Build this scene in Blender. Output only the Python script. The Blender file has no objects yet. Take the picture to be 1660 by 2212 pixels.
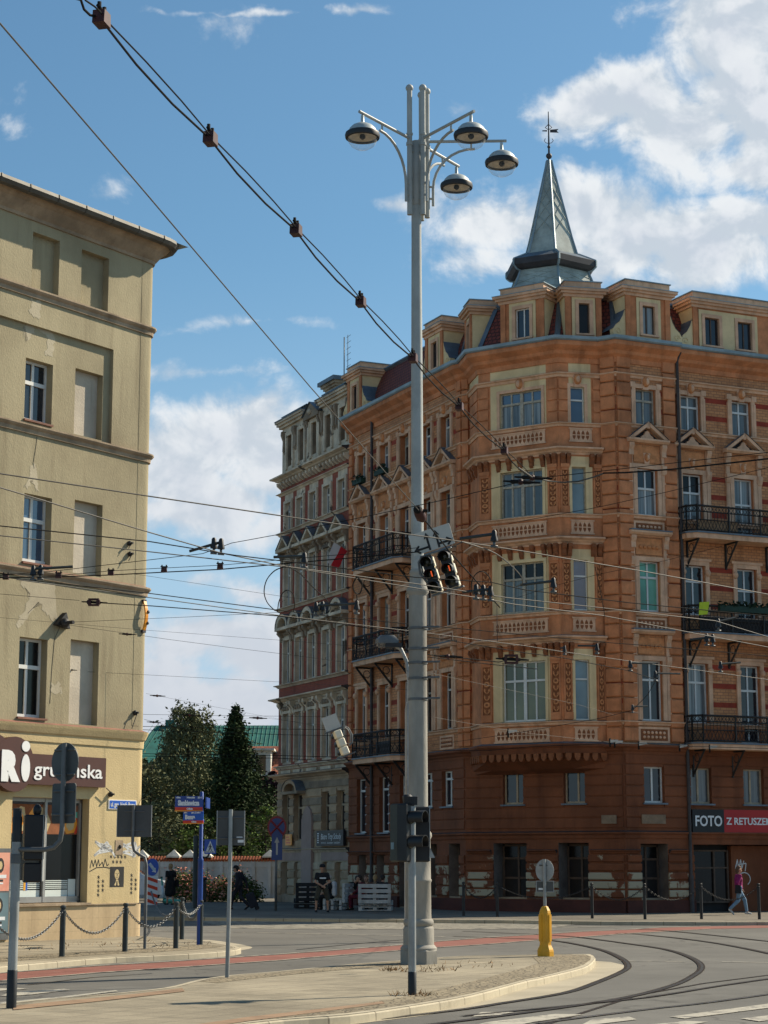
import bpy, math, random
from mathutils import Vector, Matrix
random.seed(11)
scn = bpy.context.scene
COL = scn.collection
R = math.radians

# ------------------------------------------------------------------ camera
CF, CX, CY, CH = 4200.0, 830.0, 1106.0, 2.0
TH = math.atan(756 / 4200.0)
cam_d = bpy.data.cameras.new("camera")
cam = bpy.data.objects.new("camera", cam_d)
COL.objects.link(cam)
cam.location = (0, 0, CH)
cam.rotation_euler = (R(90) + TH, 0, 0)
cam_d.sensor_fit = 'VERTICAL'
cam_d.sensor_height = 36
cam_d.sensor_width = 27
cam_d.lens = 36 * CF / 2212
cam_d.clip_start = .1
cam_d.clip_end = 3000
scn.camera = cam

def ray(u, v):
    a = (u - CX) / CF
    b = (CY - v) / CF
    c, s = math.cos(TH), math.sin(TH)
    return Vector((a, c - s * b, s + c * b))
def gp(u, v, z=0.0):                       # survey: where a sight line meets the level z
    r = ray(u, v)
    t = (z - CH) / r.z
    return Vector((r.x * t, r.y * t, z))
def at(u, v, Y):                           # survey: a point at the distance Y
    r = ray(u, v)
    t = Y / r.y
    return Vector((r.x * t, Y, CH + r.z * t))

# ------------------------------------------------------------------ light
SUN_AZ, SUN_EL = 59.0, 37.5
sd = bpy.data.lights.new("sun", 'SUN')
sun = bpy.data.objects.new("sun", sd)
COL.objects.link(sun)
sd.energy = 5.0
sd.angle = R(.55)
sd.color = (1, .88, .70)
sv = Vector((math.sin(R(SUN_AZ)) * math.cos(R(SUN_EL)), math.cos(R(SUN_AZ)) * math.cos(R(SUN_EL)), math.sin(R(SUN_EL))))
sun.rotation_euler = sv.to_track_quat('Z', 'Y').to_euler()
sun.location = (40, 20, 60)

scn.view_settings.view_transform = 'Standard'
scn.view_settings.look = 'None'
scn.view_settings.exposure = 0.58
scn.view_settings.gamma = 1

# ------------------------------------------------------------------ node helpers
class NT:
    def __init__(s, t):
        s.t = t; s.n = t.nodes; s.l = t.links
    def new(s, ty, **k):
        n = s.n.new(ty)
        for a, b in k.items():
            setattr(n, a, b)
        return n
    def put(s, sock, v):
        if hasattr(v, 'links') or isinstance(v, bpy.types.NodeSocket):
            s.l.new(v, sock)
        else:
            sock.default_value = v
    def math(s, op, a, b=0.0, c=None, clamp=False):
        n = s.new('ShaderNodeMath', operation=op, use_clamp=clamp)
        s.put(n.inputs[0], a); s.put(n.inputs[1], b)
        if c is not None: s.put(n.inputs[2], c)
        return n.outputs[0]
    def mix(s, f, a, b, mode='MIX'):
        n = s.new('ShaderNodeMix', data_type='RGBA', blend_type=mode)
        s.put(n.inputs[0], f)
        for i, v in ((6, a), (7, b)):
            if isinstance(v, (tuple, list)) and len(v) == 3: v = (*v, 1)
            s.put(n.inputs[i], v)
        return n.outputs[2]
    def ramp(s, f, e0, e1):
        n = s.new('ShaderNodeMapRange', interpolation_type='SMOOTHSTEP')
        s.put(n.inputs[0], f); n.inputs[1].default_value = e0; n.inputs[2].default_value = e1
        return n.outputs[0]
    def noise(s, vec, sc, det=4, rough=.55, dist=0):
        n = s.new('ShaderNodeTexNoise')
        if vec is not None: s.put(n.inputs['Vector'], vec)
        n.inputs['Scale'].default_value = sc; n.inputs['Detail'].default_value = det
        n.inputs['Roughness'].default_value = rough; n.inputs['Distortion'].default_value = dist
        return n.outputs[0]

# ------------------------------------------------------------------ sky
w = bpy.data.worlds.new("World"); scn.world = w; w.use_nodes = True
T = NT(w.node_tree)
bg = w.node_tree.nodes['Background']
sky = T.new('ShaderNodeTexSky', sky_type='NISHITA')
sky.sun_disc = False
sky.sun_elevation = R(SUN_EL)
sky.sun_rotation = R(SUN_AZ)
sky.air_density = 1.0; sky.dust_density = .6; sky.ozone_density = 1.6
tc = T.new('ShaderNodeTexCoord')
sx = T.new('ShaderNodeSeparateXYZ'); T.l.new(tc.outputs['Generated'], sx.inputs[0])
ay = T.math('MAXIMUM', T.math('ABSOLUTE', sx.outputs[1]), .12)
pu = T.math('DIVIDE', sx.outputs[0], ay); pv = T.math('DIVIDE', sx.outputs[2], ay)
cv = T.new('ShaderNodeCombineXYZ'); T.put(cv.inputs[0], pu); T.put(cv.inputs[1], pv)
def sky_dir(u, v):
    r = ray(u, v); return r.x / r.y, r.z / r.y
BLOBS = [(1600, 60, 190, 130, 1), (1655, 230, 170, 190, 1), (1500, 120, 90, 60, .7), (1290, 225, 130, 75, 1), (1390, 215, 130, 100, 1),
         (1480, 275, 190, 90, 1), (1620, 345, 150, 70, .9), (1185, 265, 50, 40, .5), (1270, 455, 140, 85, 1), (1100, 480, 170, 75, .95), (990, 475, 80, 40, .6),
         (1380, 500, 150, 85, .95), (1560, 545, 190, 110, 1), (1640, 480, 120, 70, .9), (1200, 560, 240, 70, .75), (1080, 590, 90, 40, .5), (880, 440, 70, 22, .42),
         (985, 232, 45, 22, .45), (480, 940, 150, 95, 1), (590, 990, 120, 110, 1), (380, 1010, 120, 110, 1), (440, 1080, 200, 80, .9), (330, 1090, 90, 70, .7),
         (570, 1130, 70, 60, .7), (400, 1255, 80, 26, .5), (560, 1290, 90, 40, .6), (430, 1390, 150, 65, .9), (560, 1420, 140, 80, .85), (350, 1470, 120, 60, .8), (480, 1530, 260, 70, 1),
         (420, 800, 170, 26, .45), (470, 45, 80, 40, .45), (760, 25, 90, 26, .5), (230, 420, 90, 45, .4), (560, 690, 200, 20, .35), (480, 30, 260, 10, .4),
         (-400, 900, 500, 260, .9), (2300, 600, 420, 260, .9), (2700, 1200, 500, 260, .8), (-300, 200, 300, 90, .6), (400, 2000, 500, 120, .7), (-900, 1500, 600, 160, .8)]
nz_w = T.noise(cv.outputs[0], 9.0, 3, .5)
nz_x = T.noise(cv.outputs[0], 13.0, 4, .55)
wv = T.new('ShaderNodeVectorMath', operation='ADD')
off = T.new('ShaderNodeCombineXYZ')
T.put(off.inputs[0], T.math('MULTIPLY', T.math('SUBTRACT', nz_w, .5), .05)); T.put(off.inputs[1], T.math('MULTIPLY', T.math('SUBTRACT', nz_x, .5), .04))
T.l.new(cv.outputs[0], wv.inputs[0]); T.l.new(off.outputs[0], wv.inputs[1])
dens = None
for (u, v, ru, rv, a) in BLOBS:
    c = sky_dir(u, v)
    mu = T.new('ShaderNodeVectorMath', operation='MULTIPLY_ADD'); T.l.new(wv.outputs[0], mu.inputs[0])
    kx, ky = CF / ru / 1.03 / 1.7, CF / rv / 1.03 / 1.7
    mu.inputs[1].default_value = (kx, ky, 0); mu.inputs[2].default_value = (-c[0] * kx, -c[1] * ky, 0)
    ln = T.new('ShaderNodeVectorMath', operation='LENGTH'); T.l.new(mu.outputs[0], ln.inputs[0])
    g = T.math('MULTIPLY_ADD', ln.outputs['Value'], -a, a)
    dens = g if dens is None else T.math('MAXIMUM', dens, g)
fine = T.noise(cv.outputs[0], 22.0, 8, .6, .25)
sh = T.new('ShaderNodeVectorMath', operation='ADD'); T.l.new(cv.outputs[0], sh.inputs[0]); sh.inputs[1].default_value = (.006, .010, 0)
fine2 = T.noise(sh.outputs[0], 22.0, 4, .55, .25)
nsum = T.math('MULTIPLY', T.math('SUBTRACT', fine, .5), 1.5)
tot = T.math('ADD', dens, nsum)
cov = T.ramp(tot, .20, .62)
thick = T.ramp(tot, .45, 1.2)
lit = T.ramp(T.math('SUBTRACT', fine, fine2), -.09, .11)
ccol = T.mix(lit, (5.3, 5.9, 6.5), (8.0, 8.2, 8.3))
ccol = T.mix(T.math('MULTIPLY', thick, .45), ccol, (5.2, 5.6, 6.5))
ccol = T.mix(T.ramp(pv, .0, .30), (5.6, 5.9, 6.5), ccol)
skycol = T.mix(1.0, sky.outputs[0], (.74, 1.02, 1.06), 'MULTIPLY')
skycol = T.mix(T.ramp(pv, .34, -.02), skycol, (4.2, 5.6, 7.2))
final = T.mix(T.math('MULTIPLY', cov, .94), skycol, ccol)
w.cycles.sampling_method = 'MANUAL'; w.cycles.sample_map_resolution = 256
cy = scn.cycles
cy.max_bounces = 5; cy.diffuse_bounces = 2; cy.glossy_bounces = 3; cy.transmission_bounces = 4; cy.transparent_max_bounces = 4
cy.caustics_reflective = False; cy.caustics_refractive = False
T.l.new(final, bg.inputs[0])
bg.inputs[1].default_value = .075

# ------------------------------------------------------------------ materials
def srgb(r, g, b):
    f = lambda c: (c / 255 / 12.92) if c / 255 <= .04045 else ((c / 255 + .055) / 1.055) ** 2.4
    return (f(r), f(g), f(b))
MATS = {}
def grimed(N, c, amt):
    co = N.new('ShaderNodeTexCoord').outputs['Object']
    mp = N.new('ShaderNodeMapping'); N.l.new(co, mp.inputs[0]); mp.inputs['Scale'].default_value = (1.7, 1.7, .16)
    st = N.ramp(N.noise(mp.outputs[0], 1.0, 7, .65), .46, .74)
    bl = N.ramp(N.noise(co, .33, 6, .62), .42, .75)
    f = N.math('MULTIPLY', N.math('MAXIMUM', st, N.math('MULTIPLY', bl, .8)), amt)
    return N.mix(f, c, N.mix(1.0, c, (.40, .36, .33), 'MULTIPLY'))
GRIME = dict(paint_orange=.68, paint_rust_shaded=.6, paint_cream=.5, trim_beige=.62, stucco_olive=.55, stucco_lower=.25, stucco_blank=.5, brick_yellow=.6, brick_brown=.6, stone_grey=.5, stone_pale=.6, concrete_pole=.55, lamp_grey=.35, spire_zinc=.35, plinth_tile=.4, white_wall=.55, wall_cap=.6, green_roof=.4, yellow_paint=.3, galv=.4, cornice_stone=.5, repair_plaster=.4, wood_white=.5, kerb_block=.45)
def mat(name, col, rough=.8, var=.18, scale=1.3, bump=.0, bscale=None, metal=0.0, spec=.4, col2=None, patch=None, stretch=None, emis=0, alpha=1, coat=0, trans=0, uvco=False):
    m = bpy.data.materials.new(name); m.use_nodes = True
    N = NT(m.node_tree); p = m.node_tree.nodes['Principled BSDF']
    co = N.new('ShaderNodeTexCoord').outputs['UV' if uvco else 'Object']
    if stretch:
        mp = N.new('ShaderNodeMapping'); N.l.new(co, mp.inputs[0]); mp.inputs['Scale'].default_value = stretch; co = mp.outputs[0]
    a = tuple(c * (1 - var) for c in col); b = tuple(min(1, c * (1 + var)) for c in col)
    n1 = N.noise(co, scale, 6, .6)
    c = N.mix(N.ramp(n1, .28, .72), a, b)
    n2 = N.noise(co, scale * 9, 3, .6)
    c = N.mix(N.math('MULTIPLY', N.ramp(n2, .35, .75), var * .8), c, tuple(x * .6 for x in col))
    if col2:
        thr, pcol, psc = patch if patch else (.62, col2, .7)
        n3 = N.noise(co, psc, 7, .62, .3)
        c = N.mix(N.ramp(n3, thr, thr + .045), c, col2)
    if name in GRIME: c = grimed(N, c, GRIME[name])
    N.l.new(c, p.inputs['Base Color'])
    p.inputs['Roughness'].default_value = rough
    p.inputs['Metallic'].default_value = metal
    p.inputs['Specular IOR Level'].default_value = spec
    if coat: p.inputs['Coat Weight'].default_value = coat
    if trans: p.inputs['Transmission Weight'].default_value = trans
    if emis:
        N.l.new(c, p.inputs['Emission Color']); p.inputs['Emission Strength'].default_value = emis
    if bump:
        bn = N.new('ShaderNodeBump'); bn.inputs['Strength'].default_value = bump; bn.inputs['Distance'].default_value = .02
        N.l.new(N.noise(co, bscale or scale * 20, 5, .65), bn.inputs['Height']); N.l.new(bn.outputs[0], p.inputs['Normal'])
    MATS[name] = m
    return m

def brickmat(name, c1, c2, mortar, bw, bh, ms=.012, rough=.85, dirt=.25, offs=.5, bias=0.0, bump=.35, uvco=True, dscale=.5, smear=None):
    m = bpy.data.materials.new(name); m.use_nodes = True
    N = NT(m.node_tree); p = m.node_tree.nodes['Principled BSDF']
    tco = N.new('ShaderNodeTexCoord')
    co = tco.outputs['UV' if uvco else 'Object']
    b = N.new('ShaderNodeTexBrick'); N.l.new(co, b.inputs['Vector'])
    b.inputs['Scale'].default_value = 1; b.inputs['Brick Width'].default_value = bw; b.inputs['Row Height'].default_value = bh
    b.inputs['Mortar Size'].default_value = ms; b.inputs['Mortar Smooth'].default_value = .3; b.inputs['Bias'].default_value = bias
    b.offset = offs
    for k, v in (('Color1', c1), ('Color2', c2), ('Mortar', mortar)): b.inputs[k].default_value = (*v, 1)
    n = N.noise(tco.outputs['Object'], dscale, 6, .6)
    c = N.mix(N.math('MULTIPLY', N.ramp(n, .4, .8), dirt), b.outputs[0], tuple(x * .45 for x in c1))
    n2 = N.noise(tco.outputs['Object'], 14, 4, .6)
    c = N.mix(N.math('MULTIPLY', N.ramp(n2, .3, .8), .35), c, tuple(min(1, x * 1.35) for x in c2))
    if smear:
        n3 = N.noise(tco.outputs['Object'], .9, 7, .65, .4)
        c = N.mix(N.ramp(n3, .60, .66), c, smear)
    if name in GRIME: c = grimed(N, c, GRIME[name])
    N.l.new(c, p.inputs['Base Color'])
    p.inputs['Roughness'].default_value = rough
    bn = N.new('ShaderNodeBump'); bn.inputs['Strength'].default_value = bump; bn.inputs['Distance'].default_value = .01
    h = N.math('SUBTRACT', N.math('MULTIPLY', n2, .5), b.outputs['Fac'])
    N.l.new(h, bn.inputs['Height']); N.l.new(bn.outputs[0], p.inputs['Normal'])
    MATS[name] = m

# orange tenement: upper colours raised, lower ones darkened to mimic the facade's shade gradient
brickmat('brick_yellow', (.68, .31, .13), (.48, .20, .08), (.25, .12, .07), .26, .115, dirt=.35)
mat('brick_red', (.29, .04, .018), .85, .25, 3, .3)
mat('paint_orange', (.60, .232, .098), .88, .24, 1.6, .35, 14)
mat('paint_rust_shaded', (.20, .066, .027), .88, .22, .8, .3, 14)  # rust paint darkened beyond its own tone for the shade low down
mat('paint_cream', (.78, .59, .32), .85, .10, 1.0, .2, 14)
mat('trim_beige', (.74, .45, .28), .85, .16, 2.0, .3, 22)
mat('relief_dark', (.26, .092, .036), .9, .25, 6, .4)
mat('relief_orange', (.6, .25, .10), .9, .2, 5, .3)
mat('plinth_red', (.085, .026, .018), .85, .25, 1.2, .2)  # dark red plinth, also lowered to stand in for shade
mat('peel_plaster', (.19, .062, .025), .92, .22, 1.6, .5, 16, col2=(.38, .32, .22), patch=(.60, None, 1.1))
mat('peel_low', (.17, .055, .024), .92, .25, 1.6, .5, 16, col2=(.40, .345, .24), patch=(.465, None, 1.25))
mat('door_dark', (.012, .010, .010), .7, .4, 2)
mat('plaster_grey', (.17, .14, .12), .9, .35, 1.2, .4)
mat('zinc', (.125, .155, .185), .5, .25, 1.5, .1, metal=.35)
mat('zinc_light', (.24, .30, .32), .5, .22, 1.2, .12, metal=.25)
mat('lead_dark', (.045, .04, .042), .6, .3, 2)
mat('spire_zinc', (.36, .40, .36), .7, .3, 1.1, .15, metal=.0)
brickmat('roof_tile', (.22, .045, .026), (.15, .028, .018), (.03, .009, .007), .24, .2, .03, rough=.75, bump=.9)
brickmat('roof_orange', (.36, .12, .06), (.27, .085, .045), (.12, .04, .025), .3, .3, .03, bump=.9)
mat('bitumen', (.05, .05, .055), .8, .2, 1)
# grey tenement
mat('stone_grey', (.64, .53, .39), .92, .3, .9, .5, 12, col2=(.13, .105, .08), patch=(.60, None, .9))
mat('stone_mid', (.40, .285, .18), .92, .28, .9, .5, 12, col2=(.10, .07, .05), patch=(.64, None, .9))
mat('stone_pale', (.46, .36, .25), .92, .22, .9, .5, 12)
mat('stone_dark', (.26, .20, .14), .92, .3, 1.4, .5, 12)
mat('render_pink', (.33, .24, .205), .9, .12, 1)
brickmat('brick_brown', (.40, .082, .040), (.29, .058, .030), (.15, .085, .06), .25, .085, dirt=.45)
# beige house
mat('stucco_olive', (.365, .312, .195), .95, .09, .55, .55, 26, stretch=(1, 1, .55))
mat('stucco_lower', (.60, .47, .25), .95, .07, .6, .55, 26)
mat('stucco_blank', (.56, .50, .40), .95, .10, .9, .5, 20)
mat('repair_plaster', (.465, .405, .285), .95, .08, 1.5, .4, 24)
brickmat('plinth_tile', (.50, .375, .22), (.47, .35, .20), (.36, .27, .16), .58, .31, .006, offs=.0, bump=.15, dirt=.2)
mat('cornice_stone', (.36, .275, .185), .92, .25, 1.4, .5, 18)
mat('sill_rust', (.22, .10, .065), .8, .3, 2.5)
mat('gutter_metal', (.105, .10, .085), .55, .25, 2, metal=.3)
mat('sign_brown', (.072, .022, .014), .5, .08, 2)
mat('sign_white', (.82, .82, .80), .5, .03, 2)
mat('steel_frame', (.30, .30, .29), .45, .12, 3, metal=.4)
mat('blind_pale', (.62, .68, .64), .6, .05, 3)
# glass
def glassmat(name, col, rough=.06, spec=.6, curt=None):
    m = bpy.data.materials.new(name); m.use_nodes = True
    N = NT(m.node_tree); p = m.node_tree.nodes['Principled BSDF']
    co = N.new('ShaderNodeTexCoord').outputs['Object']
    n = N.noise(co, .6, 3, .5)
    c = N.mix(N.ramp(n, .3, .7), tuple(x * .65 for x in col), tuple(x * 1.3 for x in col))
    if curt:
        mp = N.new('ShaderNodeMapping'); N.l.new(co, mp.inputs[0]); mp.inputs['Scale'].default_value = (9, 9, .15)
        n2 = N.noise(mp.outputs[0], 1.0, 3, .5)
        c = N.mix(N.ramp(n2, .38, .62), c, curt)
    N.l.new(c, p.inputs['Base Color'])
    p.inputs['Roughness'].default_value = rough; p.inputs['Specular IOR Level'].default_value = spec
    bn = N.new('ShaderNodeBump'); bn.inputs['Strength'].default_value = .06; bn.inputs['Distance'].default_value = .05
    N.l.new(N.noise(co, 1.4, 2, .5), bn.inputs['Height']); N.l.new(bn.outputs[0], p.inputs['Normal'])
    MATS[name] = m
glassmat('glass_dark', (.018, .022, .028))
glassmat('glass_black', (.006, .006, .007), .2, .3)
glassmat('glass_sky_blue', (.06, .10, .16), .05, 1.0)  # blue base colour paints in a sky reflection
glassmat('glass_curtain', (.10, .115, .12), .12, .55, (.30, .32, .31))
glassmat('glass_grey', (.09, .10, .10), .1, .6, (.15, .16, .155))
glassmat('glass_olive', (.13, .135, .075), .1, .5)
glassmat('glass_green', (.13, .36, .26), .2, .4)
glassmat('glass_lightblue', (.16, .24, .27), .15, .5)
mat('frame_white', (.66, .66, .62), .5, .06, 3)
mat('frame_old', (.40, .36, .28), .75, .3, 8)
mat('frame_brown', (.10, .065, .045), .7, .25, 4)
mat('frame_tan', (.42, .33, .22), .7, .2, 4)
# metals and paints
mat('iron_black', (.020, .019, .019), .6, .3, 3)
mat('iron_green', (.028, .036, .036), .5, .3, 4)
mat('lamp_grey', (.36, .37, .345), .55, .14, 1.6, .12, 30)
mat('concrete_pole', (.345, .325, .28), .9, .2, 1.8, .3, 30, stretch=(1, 1, .35))
mat('galv', (.33, .34, .33), .5, .18, 3, metal=.3)
mat('galv_dark', (.13, .135, .135), .55, .2, 3, metal=.3)
mat('lamp_dome', (.42, .45, .43), .45, .12, 3, metal=.2)
mat('lamp_rim', (.018, .018, .020), .5, .2, 3)
mat('lamp_inner', (.62, .54, .42), .5, .2, 9)
mat('sign_red_dull', (.20, .022, .026), .6, .1, 3); mat('sign_blue_dull', (.035, .06, .17), .6, .1, 3)
mat('sign_back', (.085, .088, .085), .6, .15, 2, metal=.2)
mat('signal_black', (.014, .014, .015), .5, .2, 3)
mat('signal_green', (.022, .028, .025), .5, .2, 3)
mat('signal_lens', (.03, .034, .022), .15, .3, 6)
mat('signal_cream', (.74, .68, .52), .5, .05, 2)
mat('signal_red_led', (.9, .13, .03), .5, .05, 2, emis=.6)
mat('sign_panel', (.50, .48, .42), .55, .06, 2)
mat('wire_dark', (.018, .017, .016), .85, .2, 5, spec=.1)
mat('wire_copper', (.085, .078, .066), .65, .2, 5, metal=.0, spec=.25)
mat('clamp_red', (.055, .014, .011), .6, .3, 9)
mat('yellow_paint', (.80, .40, .018), .5, .1, 3, coat=.2)
mat('blue_paint', (.016, .06, .26), .5, .15, 3)
mat('sign_blue', (.015, .10, .46), .4, .05, 3)
mat('sign_blue_dark', (.022, .06, .25), .4, .1, 3)
mat('sign_red', (.62, .045, .018), .4, .05, 3)
mat('sign_orange', (.80, .30, .02), .4, .05, 3)
mat('shop_red', (.40, .014, .014), .5, .06, 2)
mat('shop_black', (.009, .010, .012), .5, .1, 2)
mat('letter_white', (.72, .74, .74), .5, .02, 2)
mat('flag_white', (.62, .62, .62), .8, .05, 2)
mat('flag_red', (.55, .02, .03), .8, .05, 2)
mat('plaque', (.24, .17, .11), .9, .2, 3, .3)
mat('paint_black', (.03, .03, .03), .9, .3, 6)
mat('paint_silver', (.62, .62, .60), .8, .08, 4)
# ground
mat('earth', (.16, .15, .125), .95, .2, .2, .2)
mat('rail_steel', (.085, .075, .065), .35, .3, 3, metal=.6)
mat('rail_shiny', (.6, .6, .58), .25, .3, 3, metal=.8)
mat('road_white', (.38, .355, .29), .9, .16, 3, .2, 40, col2=(.17, .16, .14), patch=(.545, None, 3.2))
mat('road_worn', (.36, .335, .27), .9, .2, 2, .2, 40, col2=(.16, .155, .14), patch=(.53, None, 2.2))
mat('bike_red', (.215, .078, .056), .9, .16, 1.2, .2, 40, col2=(.22, .11, .085), patch=(.62, None, 2.0))
mat('kerb_stone', (.43, .375, .265), .9, .14, 1.4, .3, 24)
mat('gutter_concrete', (.37, .325, .235), .92, .14, .8, .3, 24)
mat('brown_strip', (.27, .175, .105), .92, .2, 2.2, .3, 26)
mat('dry_grass', (.30, .17, .07), .9, .3, 4)
mat('white_wall', (.47, .49, .49), .9, .1, .8, .2)
mat('wall_cap', (.66, .63, .54), .9, .08, 1)
mat('tile_coping', (.33, .09, .035), .8, .25, 4)
mat('green_roof', (.022, .15, .118), .75, .25, .5)
mat('house_wall', (.42, .38, .30), .9, .1, 1)
mat('bark', (.05, .038, .028), .95, .3, 6, .5)
mat('wood_white', (.46, .46, .44), .85, .15, 4)
mat('wood_black', (.016, .016, .018), .8, .2, 4)
mat('bin_grey', (.045, .048, .05), .5, .2, 3)
mat('car_white', (.62, .66, .70), .3, .02, 2, coat=.6)
mat('rubber', (.014, .014, .014), .8, .2, 5)
mat('teal', (.10, .42, .30), .5, .1, 3)
mat('reed', (.30, .19, .105), .9, .35, 5, stretch=(20, 20, 1))
mat('planter_green', (.010, .035, .022), .7, .3, 9)
mat('cloth_lime', (.45, .55, .03), .8, .1, 4)
mat('dish_grey', (.06, .06, .065), .5, .1, 3)
mat('glass_clear', (.95, .96, .95), .0, .01, 2, trans=1.0); MATS['glass_clear'].node_tree.nodes['Principled BSDF'].inputs['IOR'].default_value = 1.03

def clearglass():
    m = MATS['glass_clear']; N = NT(m.node_tree); p = m.node_tree.nodes['Principled BSDF']; o = m.node_tree.nodes['Material Output']
    t = N.new('ShaderNodeBsdfTransparent'); x = N.new('ShaderNodeMixShader'); lw = N.new('ShaderNodeLayerWeight'); lw.inputs[0].default_value = .25
    p.inputs['Transmission Weight'].default_value = 0; p.inputs['Base Color'].default_value = (.7, .72, .7, 1)
    for l in list(p.inputs['Base Color'].links): N.l.remove(l)
    N.l.new(N.math('MULTIPLY_ADD', lw.outputs['Facing'], .38, .06), x.inputs[0]); N.l.new(t.outputs[0], x.inputs[1]); N.l.new(p.outputs[0], x.inputs[2]); N.l.new(x.outputs[0], o.inputs[0])
clearglass()
def groundmat(name, base, kind):
    m = bpy.data.materials.new(name); m.use_nodes = True
    N = NT(m.node_tree); p = m.node_tree.nodes['Principled BSDF']
    co = N.new('ShaderNodeTexCoord').outputs['Object']
    n1 = N.noise(co, .22, 6, .6); n2 = N.noise(co, 2.2, 5, .65); n3 = N.noise(co, 38, 3, .6)
    c = N.mix(N.ramp(n1, .3, .7), tuple(x * .74 for x in base), tuple(x * 1.2 for x in base))
    c = N.mix(N.math('MULTIPLY', N.ramp(n2, .35, .75), .35), c, tuple(x * .72 for x in base))
    c = N.mix(N.math('MULTIPLY', N.ramp(n3, .5, .75), .5), c, tuple(min(1, x * 1.6) for x in base))
    n4 = N.noise(co, .7, 7, .65, .4)
    c = N.mix(N.math('MULTIPLY', N.ramp(n4, .52, .68), .42), c, tuple(x * .5 for x in base))
    h = n3
    if kind == 'asphalt':
        v = N.new('ShaderNodeTexVoronoi', feature='DISTANCE_TO_EDGE'); v.inputs['Scale'].default_value = .22
        mp = N.new('ShaderNodeVectorMath', operation='ADD'); N.l.new(co, mp.inputs[0])
        sc = N.new('ShaderNodeVectorMath', operation='SCALE'); nn = N.new('ShaderNodeTexNoise'); N.l.new(co, nn.inputs['Vector']); nn.inputs['Scale'].default_value = .8
        N.l.new(nn.outputs['Color'], sc.inputs[0]); sc.inputs['Scale'].default_value = 1.6; N.l.new(sc.outputs[0], mp.inputs[1]); N.l.new(mp.outputs[0], v.inputs['Vector'])
        crack = N.math('SUBTRACT', 1.0, N.ramp(v.outputs['Distance'], .0, .012))
        c = N.mix(N.math('MULTIPLY', crack, .55), c, tuple(x * .35 for x in base))
        # old patches and oil
        v2 = N.new('ShaderNodeTexVoronoi'); v2.inputs['Scale'].default_value = .09; N.l.new(co, v2.inputs['Vector'])
        sp = N.new('ShaderNodeSeparateColor'); N.l.new(v2.outputs['Color'], sp.inputs[0])
        c = N.mix(N.math('MULTIPLY', sp.outputs[0], .45), c, tuple(x * .75 for x in base))
    if kind == 'slab':
        mp = N.new('ShaderNodeMapping'); N.l.new(co, mp.inputs[0]); mp.inputs['Rotation'].default_value = (0, 0, R(28))
        b = N.new('ShaderNodeTexBrick'); N.l.new(mp.outputs[0], b.inputs['Vector']); b.inputs['Scale'].default_value = 1
        b.inputs['Brick Width'].default_value = .5; b.inputs['Row Height'].default_value = .5; b.inputs['Mortar Size'].default_value = .008; b.offset = .0
        for k, q in (('Color1', 1.0), ('Color2', .80), ('Mortar', .38)): b.inputs[k].default_value = (q, q, q, 1)
        c = N.mix(1.0, c, b.outputs[0], 'MULTIPLY')
    if kind == 'cobble':
        v = N.new('ShaderNodeTexVoronoi', feature='DISTANCE_TO_EDGE'); v.inputs['Scale'].default_value = 7.5; N.l.new(co, v.inputs['Vector'])
        e = N.ramp(v.outputs['Distance'], .02, .12)
        c = N.mix(e, tuple(x * .42 for x in base), c)
        h = e
    N.l.new(c, p.inputs['Base Color']); p.inputs['Roughness'].default_value = .9; p.inputs['Specular IOR Level'].default_value = .3
    bn = N.new('ShaderNodeBump'); bn.inputs['Strength'].default_value = .35 if kind != 'cobble' else .8; bn.inputs['Distance'].default_value = .012
    N.l.new(h, bn.inputs['Height']); N.l.new(bn.outputs[0], p.inputs['Normal'])
    MATS[name] = m
groundmat('asphalt', (.135, .13, .115), 'asphalt')
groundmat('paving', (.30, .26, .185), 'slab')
groundmat('paving_far_shaded', (.18, .16, .125), 'slab')  # slab paving darkened to carry the tenements' shade in its colour
groundmat('cobble', (.27, .225, .15), 'cobble')

def leafmat(name, c1, c2, tr=.25):
    m = bpy.data.materials.new(name); m.use_nodes = True
    N = NT(m.node_tree); p = m.node_tree.nodes['Principled BSDF']
    g = N.new('ShaderNodeObjectInfo')
    co = N.new('ShaderNodeTexCoord').outputs['Object']
    n = N.noise(co, 1.1, 4, .6); n2 = N.noise(co, 7, 3, .6)
    c = N.mix(N.ramp(n, .35, .65), c1, c2)
    c = N.mix(N.math('MULTIPLY', N.ramp(n2, .3, .8), .4), c, tuple(x * 1.25 for x in c2))
    N.l.new(c, p.inputs['Base Color']); p.inputs['Roughness'].default_value = .85; p.inputs['Specular IOR Level'].default_value = .08
    MATS[name] = m
leafmat('leaf_willow', (.085, .095, .048), (.16, .165, .085))
leafmat('leaf_conifer', (.020, .036, .018), (.045, .066, .026))
leafmat('leaf_plum', (.034, .018, .024), (.060, .034, .040))
leafmat('leaf_bright', (.075, .14, .03), (.15, .20, .055))
leafmat('leaf_hedge', (.045, .07, .022), (.08, .11, .035))
leafmat('rose_pink', (.62, .20, .16), (.72, .36, .26))
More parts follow.
